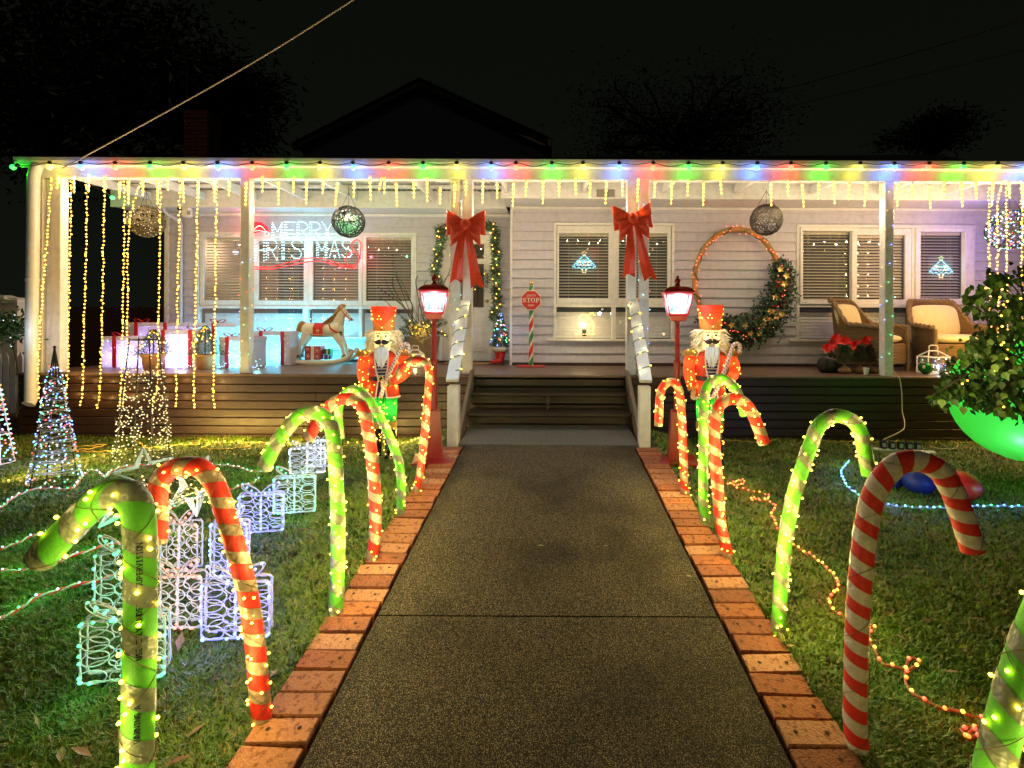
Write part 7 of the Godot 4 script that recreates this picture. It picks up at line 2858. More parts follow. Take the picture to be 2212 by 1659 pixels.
	rope("blue and green rope light curling behind the arch of the big right red cane", [[1834, 999], [1826, 1008], [1816, 1022], [1822, 1040], [1832, 1056], [1850, 1070], [1876, 1083], [1905, 1092], [1940, 1097], [1985, 1100], [2035, 1100], [2090, 1098], [2150, 1097], [2230, 1099]], [M.blue, M.cyan, M.green, M.blue], em(lin(0.2, 0.35, 1.0), 0.12, lin(0.4, 0.4, 0.5)), 0.055, 0.006, [[lin(0.12, 0.25, 1.0), 0.035], [lin(0.1, 1.0, 0.5), 0.008]])


func bulbs_on_star() -> void:
	var t := thing("fairy_light_string", "warm fairy lights strewn over the silver mesh stars", "fairy lights", on_lawn(400, 1070))
	var pts := []
	for i in 34:
		pts.append(at(rr(300, 470), rr(1030, 1100), 3.5) + Vector3(0, rr(-0.02, 0.05), rr(-0.1, 0.1)))
	var w := MB.new()
	w.tube(smooth_path(pts.slice(0, 16), 0.05), 0.002, 4, false)
	obj("wire", w, M.copper, t)
	bulbs("bulbs", pts, 0.007, M.warm, t)
	omni(t, at(400, 1065, 3.45), lin(1, 0.8, 0.4), 0.09)
	omni(t, at(330, 1040, 3.4), lin(0.9, 1.0, 0.85), 0.09)


# ---------- lamp posts ----------
func lamp_posts() -> void:
	for s in [0, 1]:
		var base := on_lawn(937, 992) if s == 0 else on_lawn(1462, 994)
		var t := thing("red_lamp_post", ["tall red lamp post with lit snow scene lantern beside the left nutcracker", "tall red lamp post with lit snow scene lantern beside the right nutcracker"][s], "lamp post", base, "red snow scene lamp posts")
		var red := textured("lampred", M.t_paint, 0.32, Vector3(2, 2, 2), M.n_fine, 0.1, lin(0.26, 0.007, 0.008))
		var yaw := Basis(Vector3.UP, 0.16 if s == 0 else -0.10)
		var b := MB.new()
		b.taper([Vector2(0.185, 0.0), Vector2(0.185, 0.012), Vector2(0.10, 0.03), Vector2(0.085, 0.032)], base, yaw)
		obj("foot_plate", b, red, t)
		b = MB.new()
		b.taper([Vector2(0.082, 0.03), Vector2(0.056, 0.44), Vector2(0.056, 0.46), Vector2(0.03, 0.47)], base, yaw)
		obj("plinth", b, red, t)
		b = MB.new()
		b.lathe([Vector2(0.031, 0.45), Vector2(0.030, 0.90), Vector2(0.036, 0.905), Vector2(0.036, 0.935), Vector2(0.024, 0.94), Vector2(0.023, 1.29), Vector2(0.034, 1.30), Vector2(0.034, 1.315)], base, 16)
		obj("pole", b, red, t)
		b = MB.new()
		b.taper([Vector2(0.060, 1.305), Vector2(0.066, 1.31), Vector2(0.082, 1.355), Vector2(0.088, 1.360), Vector2(0.088, 1.368), Vector2(0.05, 1.369)], base, yaw)
		obj("lantern_base", b, red, t)
		# frame
		b = MB.new()
		for k in 4:
			var a: Vector3 = [Vector3(-1, 0, 1), Vector3(1, 0, 1), Vector3(1, 0, -1), Vector3(-1, 0, -1)][k]
			var e: Vector3 = [Vector3(1, 0, 1), Vector3(1, 0, -1), Vector3(-1, 0, -1), Vector3(-1, 0, 1)][k]
			b.tube([base + yaw * (a * 0.082 + Vector3(0, 1.368, 0)), base + yaw * (a * 0.122 + Vector3(0, 1.565, 0))], 0.0075, 6)
			b.tube([base + yaw * (a * 0.122 + Vector3(0, 1.562, 0)), base + yaw * (e * 0.122 + Vector3(0, 1.562, 0))], 0.009, 6)
			b.tube([base + yaw * (a * 0.082 + Vector3(0, 1.372, 0)), base + yaw * (e * 0.082 + Vector3(0, 1.372, 0))], 0.008, 6)
		obj("lantern_frame", b, red, t)
		b = MB.new()
		b.taper([Vector2(0.138, 1.566), Vector2(0.140, 1.574), Vector2(0.122, 1.60), Vector2(0.085, 1.622), Vector2(0.045, 1.634), Vector2(0.02, 1.637)], base, yaw)
		var capm: StandardMaterial3D = red.duplicate()
		capm.backlight_enabled = true
		capm.backlight = Color(0.9, 0.9, 0.9)
		obj("cap", b, capm, t)
		b = MB.new()
		b.lathe([Vector2(0.026, 1.632), Vector2(0.03, 1.64), Vector2(0.018, 1.655), Vector2(0.024, 1.668), Vector2(0.03, 1.685), Vector2(0.024, 1.70), Vector2(0.012, 1.706), Vector2(0.016, 1.718), Vector2(0.009, 1.73), Vector2(0.0, 1.737)], base, 14)
		obj("finial", b, pm(lin(0.28, 0.008, 0.008), 0.2), t)
		# lit scene: glowing back board, snow, small trees, a small figure in red
		b = MB.new()
		for k in [1, 2, 3]:
			var p: Vector3 = [Vector3(0, 0, 1), Vector3(1, 0, 0), Vector3(0, 0, -1), Vector3(-1, 0, 0)][k]
			if k != 2:
				continue
			var sd := Vector3(1, 0, 0)
			b.quad(base + yaw * (sd * -0.074 + p * 0.072 + Vector3(0, 1.372, 0)), base + yaw * (sd * 0.074 + p * 0.072 + Vector3(0, 1.372, 0)), base + yaw * (sd * 0.108 + p * 0.106 + Vector3(0, 1.556, 0)), base + yaw * (sd * -0.108 + p * 0.106 + Vector3(0, 1.556, 0)), yaw * -p)
		obj("back_board", b, em(lin(0.70, 0.86, 1.0), 0.55), t)
		b = MB.new()
		b.ell(base + Vector3(0.0, 1.372, 0), Vector3(0.078, 0.036, 0.076), 8, 14)
		obj("snow", b, pm(lin(0.8, 0.82, 0.85), 0.7), t)
		b = MB.new()
		for q in [[-0.052, 0.0, 0.105, 0.034], [0.068, -0.045, 0.09, 0.025]]:
			for k in 4:
				b.lathe([Vector2(q[3] * (1.0 - k * 0.21), 0.0), Vector2(0.002, q[2] * 0.42)], base + yaw * Vector3(q[0], 1.385 + k * q[2] * 0.24, q[1]), 9)
		obj("little_tree", b, pm(lin(0.04, 0.17, 0.11), 0.6), t)
		b = MB.new()
		var fx := 0.022 if s == 0 else 0.0
		b.lathe([Vector2(0.034, 0.0), Vector2(0.028, 0.04), Vector2(0.02, 0.062), Vector2(0.0, 0.066)], base + yaw * Vector3(fx, 1.40, 0.02), 10)
		b.lathe([Vector2(0.016, 0.0), Vector2(0.012, 0.016), Vector2(0.002, 0.032)], base + yaw * Vector3(fx, 1.482, 0.02), 8)
		obj("little_figure", b, pm(lin(0.5, 0.015, 0.015), 0.6), t)
		b = MB.new()
		b.ell(base + yaw * Vector3(fx, 1.472, 0.025), Vector3(0.014, 0.015, 0.012), 6, 9)
		b.ell(base + yaw * Vector3(fx, 1.458, 0.038), Vector3(0.015, 0.018, 0.008), 6, 9)
		obj("little_face", b, pm(lin(0.75, 0.66, 0.6), 0.6), t)
		b = MB.new()
		for k in [0, 1, 3]:
			var p: Vector3 = [Vector3(0, 0, 1), Vector3(1, 0, 0), Vector3(0, 0, -1), Vector3(-1, 0, 0)][k]
			var sd := Vector3(p.z, 0, p.x)
			b.quad(base + yaw * (sd * -0.08 + p * 0.08 + Vector3(0, 1.375, 0)), base + yaw * (sd * 0.08 + p * 0.08 + Vector3(0, 1.375, 0)), base + yaw * (sd * 0.118 + p * 0.118 + Vector3(0, 1.556, 0)), base + yaw * (sd * -0.118 + p * 0.118 + Vector3(0, 1.556, 0)), yaw * p)
		obj("pane", b, M.glass, t)
		var cast := lin(0.60, 0.82, 1.0)
		omni(t, base + yaw * Vector3(0, 1.54, 0.03), cast, 0.018, 0.03)
		omni(t, base + yaw * Vector3(0, 1.47, 0.17), cast, 0.17, 0.04)
		for q in [Vector3(-0.17, 1.47, 0), Vector3(0.17, 1.47, 0), Vector3(0, 1.47, -0.17)]:
			omni(t, base + yaw * q, cast, 0.10, 0.04)


# ---------- nutcrackers ----------
func nutcracker(label: String) -> Node3D:
	var t := thing("nutcracker_figure", label, "nutcracker", Vector3.ZERO, "lit nutcracker figures")
	var glowy := func(c: Color, k: float) -> StandardMaterial3D:
		var m := StandardMaterial3D.new()
		m.albedo_color = c.linear_to_srgb()
		m.albedo_texture = M.t_glitter
		triplanar(m, Vector3(6, 6, 6), false)
		m.roughness = 0.5
		m.rim_enabled = true
		m.rim = 0.5
		m.backlight_enabled = true
		m.backlight = Color(k, k, k)
		return m
	var red: StandardMaterial3D = glowy.call(lin(0.95, 0.09, 0.03), 1.0)
	var green: StandardMaterial3D = glowy.call(lin(0.03, 0.62, 0.06), 1.0)
	var gold: StandardMaterial3D = glowy.call(lin(0.72, 0.40, 0.06), 0.9)
	var skin: StandardMaterial3D = glowy.call(lin(0.95, 0.66, 0.30), 1.0)
	skin.albedo_texture = null
	var dots := []
	# boots and legs
	for s in [-1.0, 1.0]:
		var x: float = s * 0.072
		var b := MB.new()
		b.tube([Vector3(x, 0.345, 0), Vector3(x, 0.22, 0.0), Vector3(x, 0.10, -0.005), Vector3(x, 0.055, 0.02), Vector3(x, 0.045, 0.07), Vector3(x, 0.04, 0.115), Vector3(x, 0.035, 0.14)], [0.062, 0.058, 0.056, 0.056, 0.048, 0.042, 0.025], 16)
		b.box(Vector3(x, 0.012, 0.045), Vector3(0.095, 0.024, 0.20), 0.008)
		obj("boot", b, pm(lin(0.012, 0.012, 0.012), 0.25), t)
		b = MB.new()
		b.lathe([Vector2(0.064, 0.33), Vector2(0.068, 0.335), Vector2(0.068, 0.395), Vector2(0.064, 0.40)], Vector3(x, 0, 0), 18)
		obj("cuff", b, gold, t)
		b = MB.new()
		b.lathe([Vector2(0.055, 0.395), Vector2(0.062, 0.43), Vector2(0.066, 0.52), Vector2(0.068, 0.62), Vector2(0.066, 0.70)], Vector3(x, 0, 0), 18)
		obj("leg", b, green, t)
		omni(t, Vector3(x, 0.54, 0), lin(1, 0.9, 0.5), 0.024, 0.02)
		for i in 7:
			var a := rr(0.2, PI - 0.2)
			dots.append(Vector3(x + cos(a) * 0.07, rr(0.42, 0.68), sin(a) * 0.07))
		for i in 9:
			var a := rr(0.1, PI - 0.1)
			dots.append(Vector3(x + cos(a) * 0.064, rr(0.06, 0.33), sin(a) * 0.064 + 0.005))
	# coat with open front, vest, belt
	var ct := MB.new()
	var prof := [[0.655, 0.165], [0.74, 0.150], [0.84, 0.128], [0.95, 0.142], [1.06, 0.165], [1.10, 0.15], [1.135, 0.07]]
	var rows := []
	for q in prof:
		var row := []
		for i in 33:
			var gap = 0.42 if q[0] > 0.86 else (0.25 + (0.86 - q[0]) * 0.5)
			var a = PI * 0.5 + gap + (TAU - gap * 2.0) * i / 32.0
			row.append(ct.vert(Vector3(cos(a) * q[1], q[0], sin(a) * q[1] * 0.72), Vector3(cos(a), 0.1, sin(a)).normalized()))
		rows.append(row)
	for i in prof.size() - 1:
		for k in 32:
			ct.ti(rows[i][k], rows[i][k + 1], rows[i + 1][k + 1]); ct.ti(rows[i][k], rows[i + 1][k + 1], rows[i + 1][k])
	obj("coat", ct, red, t)
	var tm := MB.new()
	for e in [0, 32]:
		var pp := []
		for i in prof.size():
			pp.append(ct.v[rows[i][e]] + Vector3(0, 0, 0.004))
		tm.tube(pp, 0.008, 6)
	var hem := []
	for i in 33:
		hem.append(ct.v[rows[0][i]])
	tm.tube(hem, 0.009, 6)
	obj("coat_trim", tm, pm(lin(0.72, 0.62, 0.50), 0.8), t)
	var vs := MB.new()
	vs.lathe([Vector2(0.10, 0.66), Vector2(0.10, 0.86), Vector2(0.112, 0.96), Vector2(0.125, 1.06), Vector2(0.11, 1.10)], Vector3.ZERO, 24, Basis.IDENTITY, 1.0, 0.85)
	obj("vest", vs, textured("vest", M.t_paint, 0.5, Vector3(4, 4, 4), M.n_fine, 0.4, lin(0.055, 0.012, 0.12), false), t)
	var br := MB.new()
	for k in 6:
		var y := 0.885 + k * 0.032
		var pp := []
		for i in 9:
			var a := PI * 0.5 + (i - 4) * 0.12
			pp.append(Vector3(cos(a) * 0.142, y + 0.004 * k * 0.2, sin(a) * 0.105 + 0.002 * k))
		br.tube(pp, 0.0045, 5)
	obj("braid", br, pm(lin(0.6, 0.55, 0.5), 0.4), t)
	var bl := MB.new()
	bl.lathe([Vector2(0.132, 0.825), Vector2(0.135, 0.83), Vector2(0.135, 0.865), Vector2(0.132, 0.87)], Vector3.ZERO, 24, Basis.IDENTITY, 1.0, 0.75)
	obj("belt", bl, pm(lin(0.015, 0.012, 0.012), 0.3), t)
	var bk := MB.new()
	for q in [[-0.022, 0.0, 0.012, 0.055], [0.022, 0.0, 0.012, 0.055], [0.0, 0.022, 0.05, 0.012], [0.0, -0.022, 0.05, 0.012]]:
		bk.box(Vector3(q[0], 0.848 + q[1], 0.106), Vector3(q[2], q[3], 0.012), 0.003)
	obj("buckle", bk, pm(lin(0.6, 0.45, 0.2), 0.25, 0.8), t)
	# arms: his right hangs down, his left is bent to hold the cane
	var ra := smooth_path([Vector3(-0.185, 1.075, 0.0), Vector3(-0.212, 0.96, 0.0), Vector3(-0.205, 0.86, 0.01), Vector3(-0.182, 0.76, 0.02)], 0.02)
	var rrad := []
	for i in ra.size():
		rrad.append(lerpf(0.062, 0.048, float(i) / (ra.size() - 1)))
	var a1 := MB.new()
	a1.tube(ra, rrad, 14)
	obj("sleeve", a1, red, t)
	var la := smooth_path([Vector3(0.185, 1.075, 0.0), Vector3(0.232, 0.98, 0.02), Vector3(0.225, 0.90, 0.05), Vector3(0.16, 0.84, 0.11), Vector3(0.10, 0.825, 0.145)], 0.02)
	var lrad := []
	for i in la.size():
		lrad.append(lerpf(0.062, 0.040, float(i) / (la.size() - 1)))
	var a2 := MB.new()
	a2.tube(la, lrad, 14)
	obj("sleeve", a2, red, t)
	for q in [[Vector3(-0.182, 0.76, 0.02), Vector3(-0.172, 0.725, 0.025)], [Vector3(0.10, 0.825, 0.145), Vector3(0.075, 0.82, 0.158)]]:
		var cf := MB.new()
		cf.tube([q[0], q[1]], [0.053, 0.05], 14)
		obj("cuff", cf, gold, t)
	# hands with four fingers and a thumb
	for s in [0, 1]:
		var hb := MB.new()
		if s == 0:
			var c := Vector3(-0.166, 0.695, 0.03)
			hb.ell(c, Vector3(0.032, 0.038, 0.022), 8, 12)
			for f in 4:
				var x := -0.024 + f * 0.015
				var ln: float = [0.034, 0.042, 0.045, 0.038][f]
				hb.tube([c + Vector3(x, -0.022, 0), c + Vector3(x, -0.022 - ln * 0.6, 0.006), c + Vector3(x, -0.022 - ln, 0.022)], [0.0088, 0.0085, 0.0065], 7)
			hb.tube([c + Vector3(0.026, 0.01, 0.004), c + Vector3(0.042, -0.012, 0.014), c + Vector3(0.042, -0.032, 0.022)], [0.0095, 0.009, 0.0065], 7)
		else:
			var c := Vector3(0.052, 0.812, 0.168)
			hb.ell(c, Vector3(0.034, 0.032, 0.026), 8, 12)
			for f in 4:
				var y := 0.024 - f * 0.016
				hb.tube([c + Vector3(0.012, y, 0.018), c + Vector3(-0.006, y, 0.042), c + Vector3(-0.03, y - 0.002, 0.036), c + Vector3(-0.036, y - 0.004, 0.016)], [0.009, 0.009, 0.0085, 0.0065], 7)
			hb.tube([c + Vector3(0.0, 0.028, 0.01), c + Vector3(-0.02, 0.042, 0.026), c + Vector3(-0.034, 0.034, 0.03)], [0.0095, 0.009, 0.0065], 7)
		obj("hand", hb, skin, t)
	# epaulettes with fringe
	for s in [-1.0, 1.0]:
		var ep := MB.new()
		ep.ell(Vector3(s * 0.185, 1.115, 0.0), Vector3(0.085, 0.03, 0.07), 8, 14)
		for i in 40:
			var a := TAU * i / 40
			var p := Vector3(s * 0.185 + cos(a) * 0.083, 1.112, sin(a) * 0.07)
			ep.tube([p, p + Vector3(cos(a) * 0.012, -0.04, sin(a) * 0.012)], 0.006, 4)
		obj("epaulette", ep, gold, t)
		for i in 5:
			dots.append(Vector3(s * (0.185 + rr(-0.06, 0.06)), 1.13 + rr(-0.02, 0.01), rr(0.02, 0.075)))
	# head and face
	var hd := MB.new()
	hd.lathe([Vector2(0.05, 1.10), Vector2(0.07, 1.135), Vector2(0.092, 1.165), Vector2(0.103, 1.22), Vector2(0.104, 1.28), Vector2(0.098, 1.345)], Vector3.ZERO, 24, Basis.IDENTITY, 1.0, 0.9)
	hd.ell(Vector3(0, 1.262, 0.098), Vector3(0.017, 0.03, 0.018), 8, 10)
	obj("head", hd, skin, t)
	omni(t, Vector3(0, 1.24, 0), lin(1, 0.72, 0.25), 0.028, 0.02)
	for s in [-1.0, 1.0]:
		var ey := MB.new()
		ey.ell(Vector3(s * 0.040, 1.287, 0.084), Vector3(0.018, 0.014, 0.010), 6, 12)
		obj("eye", ey, pm(lin(0.75, 0.68, 0.5), 0.3), t)
		var pu := MB.new()
		pu.ell(Vector3(s * 0.038, 1.286, 0.093), Vector3(0.009, 0.0105, 0.004), 6, 10)
		obj("pupil", pu, pm(lin(0.05, 0.025, 0.012), 0.2), t)
		var eb := MB.new()
		eb.tube(smooth_path([Vector3(s * 0.018, 1.308, 0.095), Vector3(s * 0.04, 1.319, 0.090), Vector3(s * 0.064, 1.308, 0.078)], 0.01), 0.0048, 6)
		obj("eyebrow", eb, M.black, t)
		var mo := MB.new()
		mo.tube(smooth_path([Vector3(s * 0.004, 1.232, 0.108), Vector3(s * 0.035, 1.222, 0.108), Vector3(s * 0.065, 1.226, 0.094), Vector3(s * 0.085, 1.248, 0.074)], 0.008), [0.021, 0.023, 0.025, 0.026, 0.025, 0.023, 0.019, 0.014, 0.010, 0.006, 0.004, 0.004, 0.004, 0.004, 0.004, 0.004], 10, true, 0.5, Vector3.BACK)
		obj("moustache", mo, M.black, t)
		var hr := MB.new()
		for i in 150:
			var y := rr(1.13, 1.335)
			var a := rr(-1.1, 0.75)
			var p := Vector3(s * cos(a) * 0.105, y, sin(a) * 0.095)
			var o := Vector3(s * rr(0.3, 1.0), rr(-1.0, 0.15), rr(-0.3, 0.3)).normalized()
			hr.tube([p, p + o * rr(0.03, 0.06) + Vector3(0, 0.01, 0), p + o * rr(0.06, 0.105) + Vector3(0, -0.015, 0) + rdir() * 0.012], [0.016, 0.011, 0.002], 5)
		obj("hair", hr, pm(lin(0.85, 0.70, 0.44), 0.9), t, true)
	var mt := MB.new()
	mt.box(Vector3(0, 1.186, 0.094), Vector3(0.058, 0.03, 0.014), 0.003)
	obj("mouth", mt, pm(lin(0.30, 0.03, 0.03), 0.5), t)
	var te := MB.new()
	for i in 5:
		for j in 2:
			te.box(Vector3(-0.021 + i * 0.0105, 1.193 - j * 0.013, 0.102), Vector3(0.0085, 0.0105, 0.004), 0.001)
	obj("teeth", te, pm(lin(0.75, 0.66, 0.5), 0.3), t)
	var bd := MB.new()
	for i in 110:
		var x := rr(-0.055, 0.055)
		var p := Vector3(x, rr(1.12, 1.17), 0.088 + rr(-0.01, 0.012))
		bd.tube([p, p + Vector3(x * 0.2, -0.06, 0.022), Vector3(x * 0.45 + rr(-0.012, 0.012), p.y - rr(0.10, 0.17), p.z + 0.018)], [0.013, 0.010, 0.002], 5)
	obj("beard", bd, pm(lin(0.8, 0.8, 0.84), 0.9), t, true)
	# hat
	var ht := MB.new()
	ht.lathe([Vector2(0.098, 1.335), Vector2(0.100, 1.34), Vector2(0.112, 1.45), Vector2(0.128, 1.565), Vector2(0.134, 1.58), Vector2(0.127, 1.59), Vector2(0.10, 1.587), Vector2(0.0, 1.585)], Vector3.ZERO, 28, Basis.IDENTITY, 1.0, 0.9)
	obj("hat", ht, red, t)
	omni(t, Vector3(0, 1.45, 0), lin(1, 0.75, 0.3), 0.028, 0.02)
	var hg := MB.new()
	rows = []
	for j in 6:
		var f := j / 5.0
		var row := []
		for i in 25:
			var a := PI * 0.5 + (i - 12) * 0.13
			var lim := 0.24 - 0.20 * pow(1.0 - absf(i - 12) / 12.0, 0.8)
			var y := 1.338 + f * maxf(0.03, minf(lim, 0.235))
			var rad := lerpf(0.1015, 0.1285, (y - 1.338) / 0.235) + 0.003
			row.append(hg.vert(Vector3(cos(a) * rad, y, sin(a) * rad * 0.9), Vector3(cos(a), 0, sin(a))))
		rows.append(row)
	for j in 5:
		for i in 24:
			hg.ti(rows[j][i], rows[j][i + 1], rows[j + 1][i + 1]); hg.ti(rows[j][i], rows[j + 1][i + 1], rows[j + 1][i])
	obj("hat_band", hg, gold, t)
	var hb := MB.new()
	hb.ell(Vector3(0, 1.362, 0.098), Vector3(0.009, 0.009, 0.006), 6, 8)
	obj("hat_button", hb, pm(lin(0.3, 0.3, 0.35), 0.2, 0.6), t)
	# striped cane he holds
	var cp := smooth_path([Vector3(0.0, 0.665, 0.14), Vector3(0.05, 0.80, 0.185), Vector3(0.13, 1.0, 0.16), Vector3(0.185, 1.14, 0.12), Vector3(0.205, 1.185, 0.11), Vector3(0.235, 1.205, 0.10), Vector3(0.265, 1.185, 0.10), Vector3(0.268, 1.14, 0.10), Vector3(0.262, 1.11, 0.10)], 0.012)
	var cw := MB.new()
	cw.tube(cp, 0.021, 12)
	obj("cane", cw, pm(lin(0.72, 0.60, 0.48), 0.5), t)
	var cs := MB.new()
	for k in 2:
		var hx := []
		for i in cp.size():
			var p: Vector3 = cp[i]
			var tn: Vector3 = (cp[mini(i + 1, cp.size() - 1)] - cp[maxi(i - 1, 0)]).normalized()
			var sd := tn.cross(Vector3.BACK).normalized()
			var nn := sd.cross(tn)
			var a := i * 1.25 + k * PI
			hx.append(p + (sd * cos(a) + nn * sin(a)) * 0.0165)
		cs.tube(hx, 0.0085, 6)
	obj("cane_stripe", cs, pm(lin(0.36, 0.012, 0.02), 0.4), t)
	# bulbs showing through
	for i in 26:
		var s := -1.0 if i % 2 else 1.0
		var f := rng.randf()
		var p: Vector3 = (ra if s < 0 else la)[int(f * ((ra if s < 0 else la).size() - 1))]
		dots.append(p + Vector3(s * rr(-0.02, 0.05), 0, 0.052))
	for i in 18:
		var a := rr(0.0, PI)
		if absf(a - PI * 0.5) < 0.45: continue
		dots.append(Vector3(cos(a) * 0.155, rr(0.68, 1.08), sin(a) * 0.115))
	for i in 14:
		var a := rr(0.1, PI - 0.1)
		dots.append(Vector3(cos(a) * 0.125, rr(1.37, 1.56), sin(a) * 0.115))
	for i in 9:
		var a := rr(0.0, PI)
		if absf(a - PI * 0.5) < 0.5: continue
		dots.append(Vector3(cos(a) * 0.108, rr(1.15, 1.33), sin(a) * 0.098))
	for i in 5:
		dots.append(Vector3(0.05 + rr(-0.03, 0.04), 0.81 + rr(-0.03, 0.03), 0.19))
	bulbs("bulbs", dots, 0.0062, M.warmhot, t)
	for q in [[Vector3(-0.13, 0.76, 0.03), 0.03], [Vector3(0.13, 0.76, 0.03), 0.03], [Vector3(-0.135, 1.02, 0.02), 0.03], [Vector3(0.135, 1.02, 0.02), 0.03]]:
		omni(t, q[0], lin(1, 0.75, 0.3), q[1], 0.02)
	for q in [[ra, -1.0], [la, 1.0]]:
		for f in [0.25, 0.7]:
			omni(t, q[0][int(f * (q[0].size() - 1))], lin(1, 0.75, 0.3), 0.014, 0.02)
	for p in [Vector3(-0.30, 0.95, 0.16), Vector3(0.30, 0.92, 0.16), Vector3(0.05, 0.72, 0.26), Vector3(-0.2, 1.4, 0.2), Vector3(0.2, 1.4, 0.2), Vector3(0.0, 0.5, 0.22)]:
		omni(t, p, lin(1, 0.78, 0.38), 0.012, 0.03)
	return t


func nutcrackers() -> void:
	var a := nutcracker("lit red and green nutcracker figure with white hair on the left lawn")
	var p := on_lawn(828, 992)
	var q := on_lawn(1533, 996)
	var b := copy_of(a, q, -0.05, "lit red and green nutcracker figure with white hair on the right lawn behind the canes")
	b.rotation.y = -0.12
	a.position = p
	a.rotation.y = 0.10


# ---------- candy canes ----------
func cane(label: String, d: float, ctl: Array, col: Color, pitch: float, nb: int, glow: float, rad := 0.0345, phase := 0.0, pale := false) -> void:
	var pts := []
	for q in ctl:
		pts.append(at(q[0], q[1], d + (q[2] if q.size() > 2 else 0.0)))
	var base: Vector3 = pts[pts.size() - 1]
	if base.y > lawn_y(base.x, base.z) - 0.06:
		pts.append(Vector3(base.x + (base.x - pts[pts.size() - 2].x) * 0.1, lawn_y(base.x, base.z) - 0.08, base.z))
	var path := smooth_path(pts, 0.012)
	path.reverse()   # from the ground up
	var t := thing("candy_cane", label, "candy cane", Vector3(path[0].x, lawn_y(path[0].x, path[0].z), path[0].z))
	var n := 24
	var key := "foam%s" % col
	var foam: StandardMaterial3D = textured(key, M.t_paint, 0.62, Vector3(6, 6, 6), M.n_fine, 0.35, col)
	var tape := textured("tape_pale" if pale else ("tape_green" if col.g > col.r else "tape_red"), M.t_paint, 0.33, Vector3(3, 3, 3), M.n_wrap, 1.0, lin(0.66, 0.56, 0.50) if pale else (lin(0.27, 0.30, 0.19) if col.g > col.r else lin(0.37, 0.25, 0.17)))
	# a frame that does not twist
	var ts := []
	var us := []
	var up := Vector3.BACK
	for i in path.size():
		var tn: Vector3 = (path[mini(i + 1, path.size() - 1)] - path[maxi(i - 1, 0)]).normalized()
		up = (up - tn * up.dot(tn)).normalized()
		ts.append(tn); us.append(up)
	var fb := MB.new()
	fb.tube(path, rad, 20, true, 1.0, Vector3.ZERO)
	obj("foam", fb, foam, t)
	var tb := MB.new()
	var rows := []
	var total_len := (path.size() - 1) * 0.012
	var a := 0.0
	while true:
		var s0 := a / TAU * pitch - pitch * 0.5
		if s0 > total_len:
			break
		var row := []
		for j in 7:
			var x := clampf((s0 + j / 6.0 * pitch * (0.5 if pale else 0.43)) / total_len, 0.0, 1.0) * (path.size() - 1)
			var i0 := mini(int(x), path.size() - 2)
			var f := x - i0
			var u1: Vector3 = (us[i0] as Vector3).lerp(us[i0 + 1], f).normalized()
			var t1: Vector3 = (ts[i0] as Vector3).lerp(ts[i0 + 1], f).normalized()
			var nn: Vector3 = t1.cross(u1) * cos(a + phase) + u1 * sin(a + phase)
			var wr := 0.0012 + 0.0009 * sin(rows.size() * 2.1 + j * 1.9) * (1.0 if absf(t1.y) < 0.85 else 0.25)
			row.append(tb.vert((path[i0] as Vector3).lerp(path[i0 + 1], f) + nn * (rad + wr), nn))
		rows.append(row)
		a += TAU / 24.0
	for i in rows.size() - 1:
		for j in 6:
			tb.ti(rows[i][j], rows[i][j + 1], rows[i + 1][j + 1]); tb.ti(rows[i][j], rows[i + 1][j + 1], rows[i + 1][j])
	obj("tape", tb, tape, t)
	# fairy light wire and bulbs
	var hx := []
	var total := path.size()
	var bm := MB.new().ico(Vector3.ZERO, 0.0052).mesh()
	bm.surface_set_material(0, M.lime if col.g > col.r else M.canehot)
	var r2 := RandomNumberGenerator.new()
	r2.seed = hash(label)
	var a2 := 0.0
	for i in range(0, total, 2):
		a2 -= 0.55 + r2.randf() * 0.35
		var side: Vector3 = ts[i].cross(us[i])
		var nn: Vector3 = side * cos(a2) + us[i] * sin(a2)
		hx.append(path[i] + nn * (rad + 0.003 + maxf(0.0, r2.randfn() * 0.003)))
	var wb := MB.new()
	wb.tube(smooth_path(hx, 0.014), 0.0011, 3, false)
	if nb > 20:
		var hy := []
		a2 = 1.0
		for i in range(0, total, 3):
			a2 += 0.9 + r2.randf() * 0.3
			var side: Vector3 = ts[i].cross(us[i])
			hy.append(path[i] + (side * cos(a2) + us[i] * sin(a2)) * (rad + 0.0035))
		wb.tube(smooth_path(hy, 0.014), 0.0011, 3, false)
	obj("light_wire", wb, M.copper, t)
	for k in nb:
		var i := int((k + r2.randf()) / nb * (total - 1))
		a = r2.randf() * TAU if k % 3 == 0 else -0.3 + r2.randf() * (PI + 0.6)
		var side: Vector3 = ts[i].cross(us[i])
		var nn: Vector3 = side * cos(a) + us[i] * sin(a)
		inst("bulb", bm, path[i] + nn * (rad + 0.0065), t)
		if k % 3 == 1 and glow > 0.0 and path[i].y > t.position.y + 0.18:
			omni(t, path[i] + nn * (rad + 0.08), lin(1.0, 0.82, 0.26), glow * (2.7 if path[i].y < t.position.y + 0.75 else 1.1), 0.02)


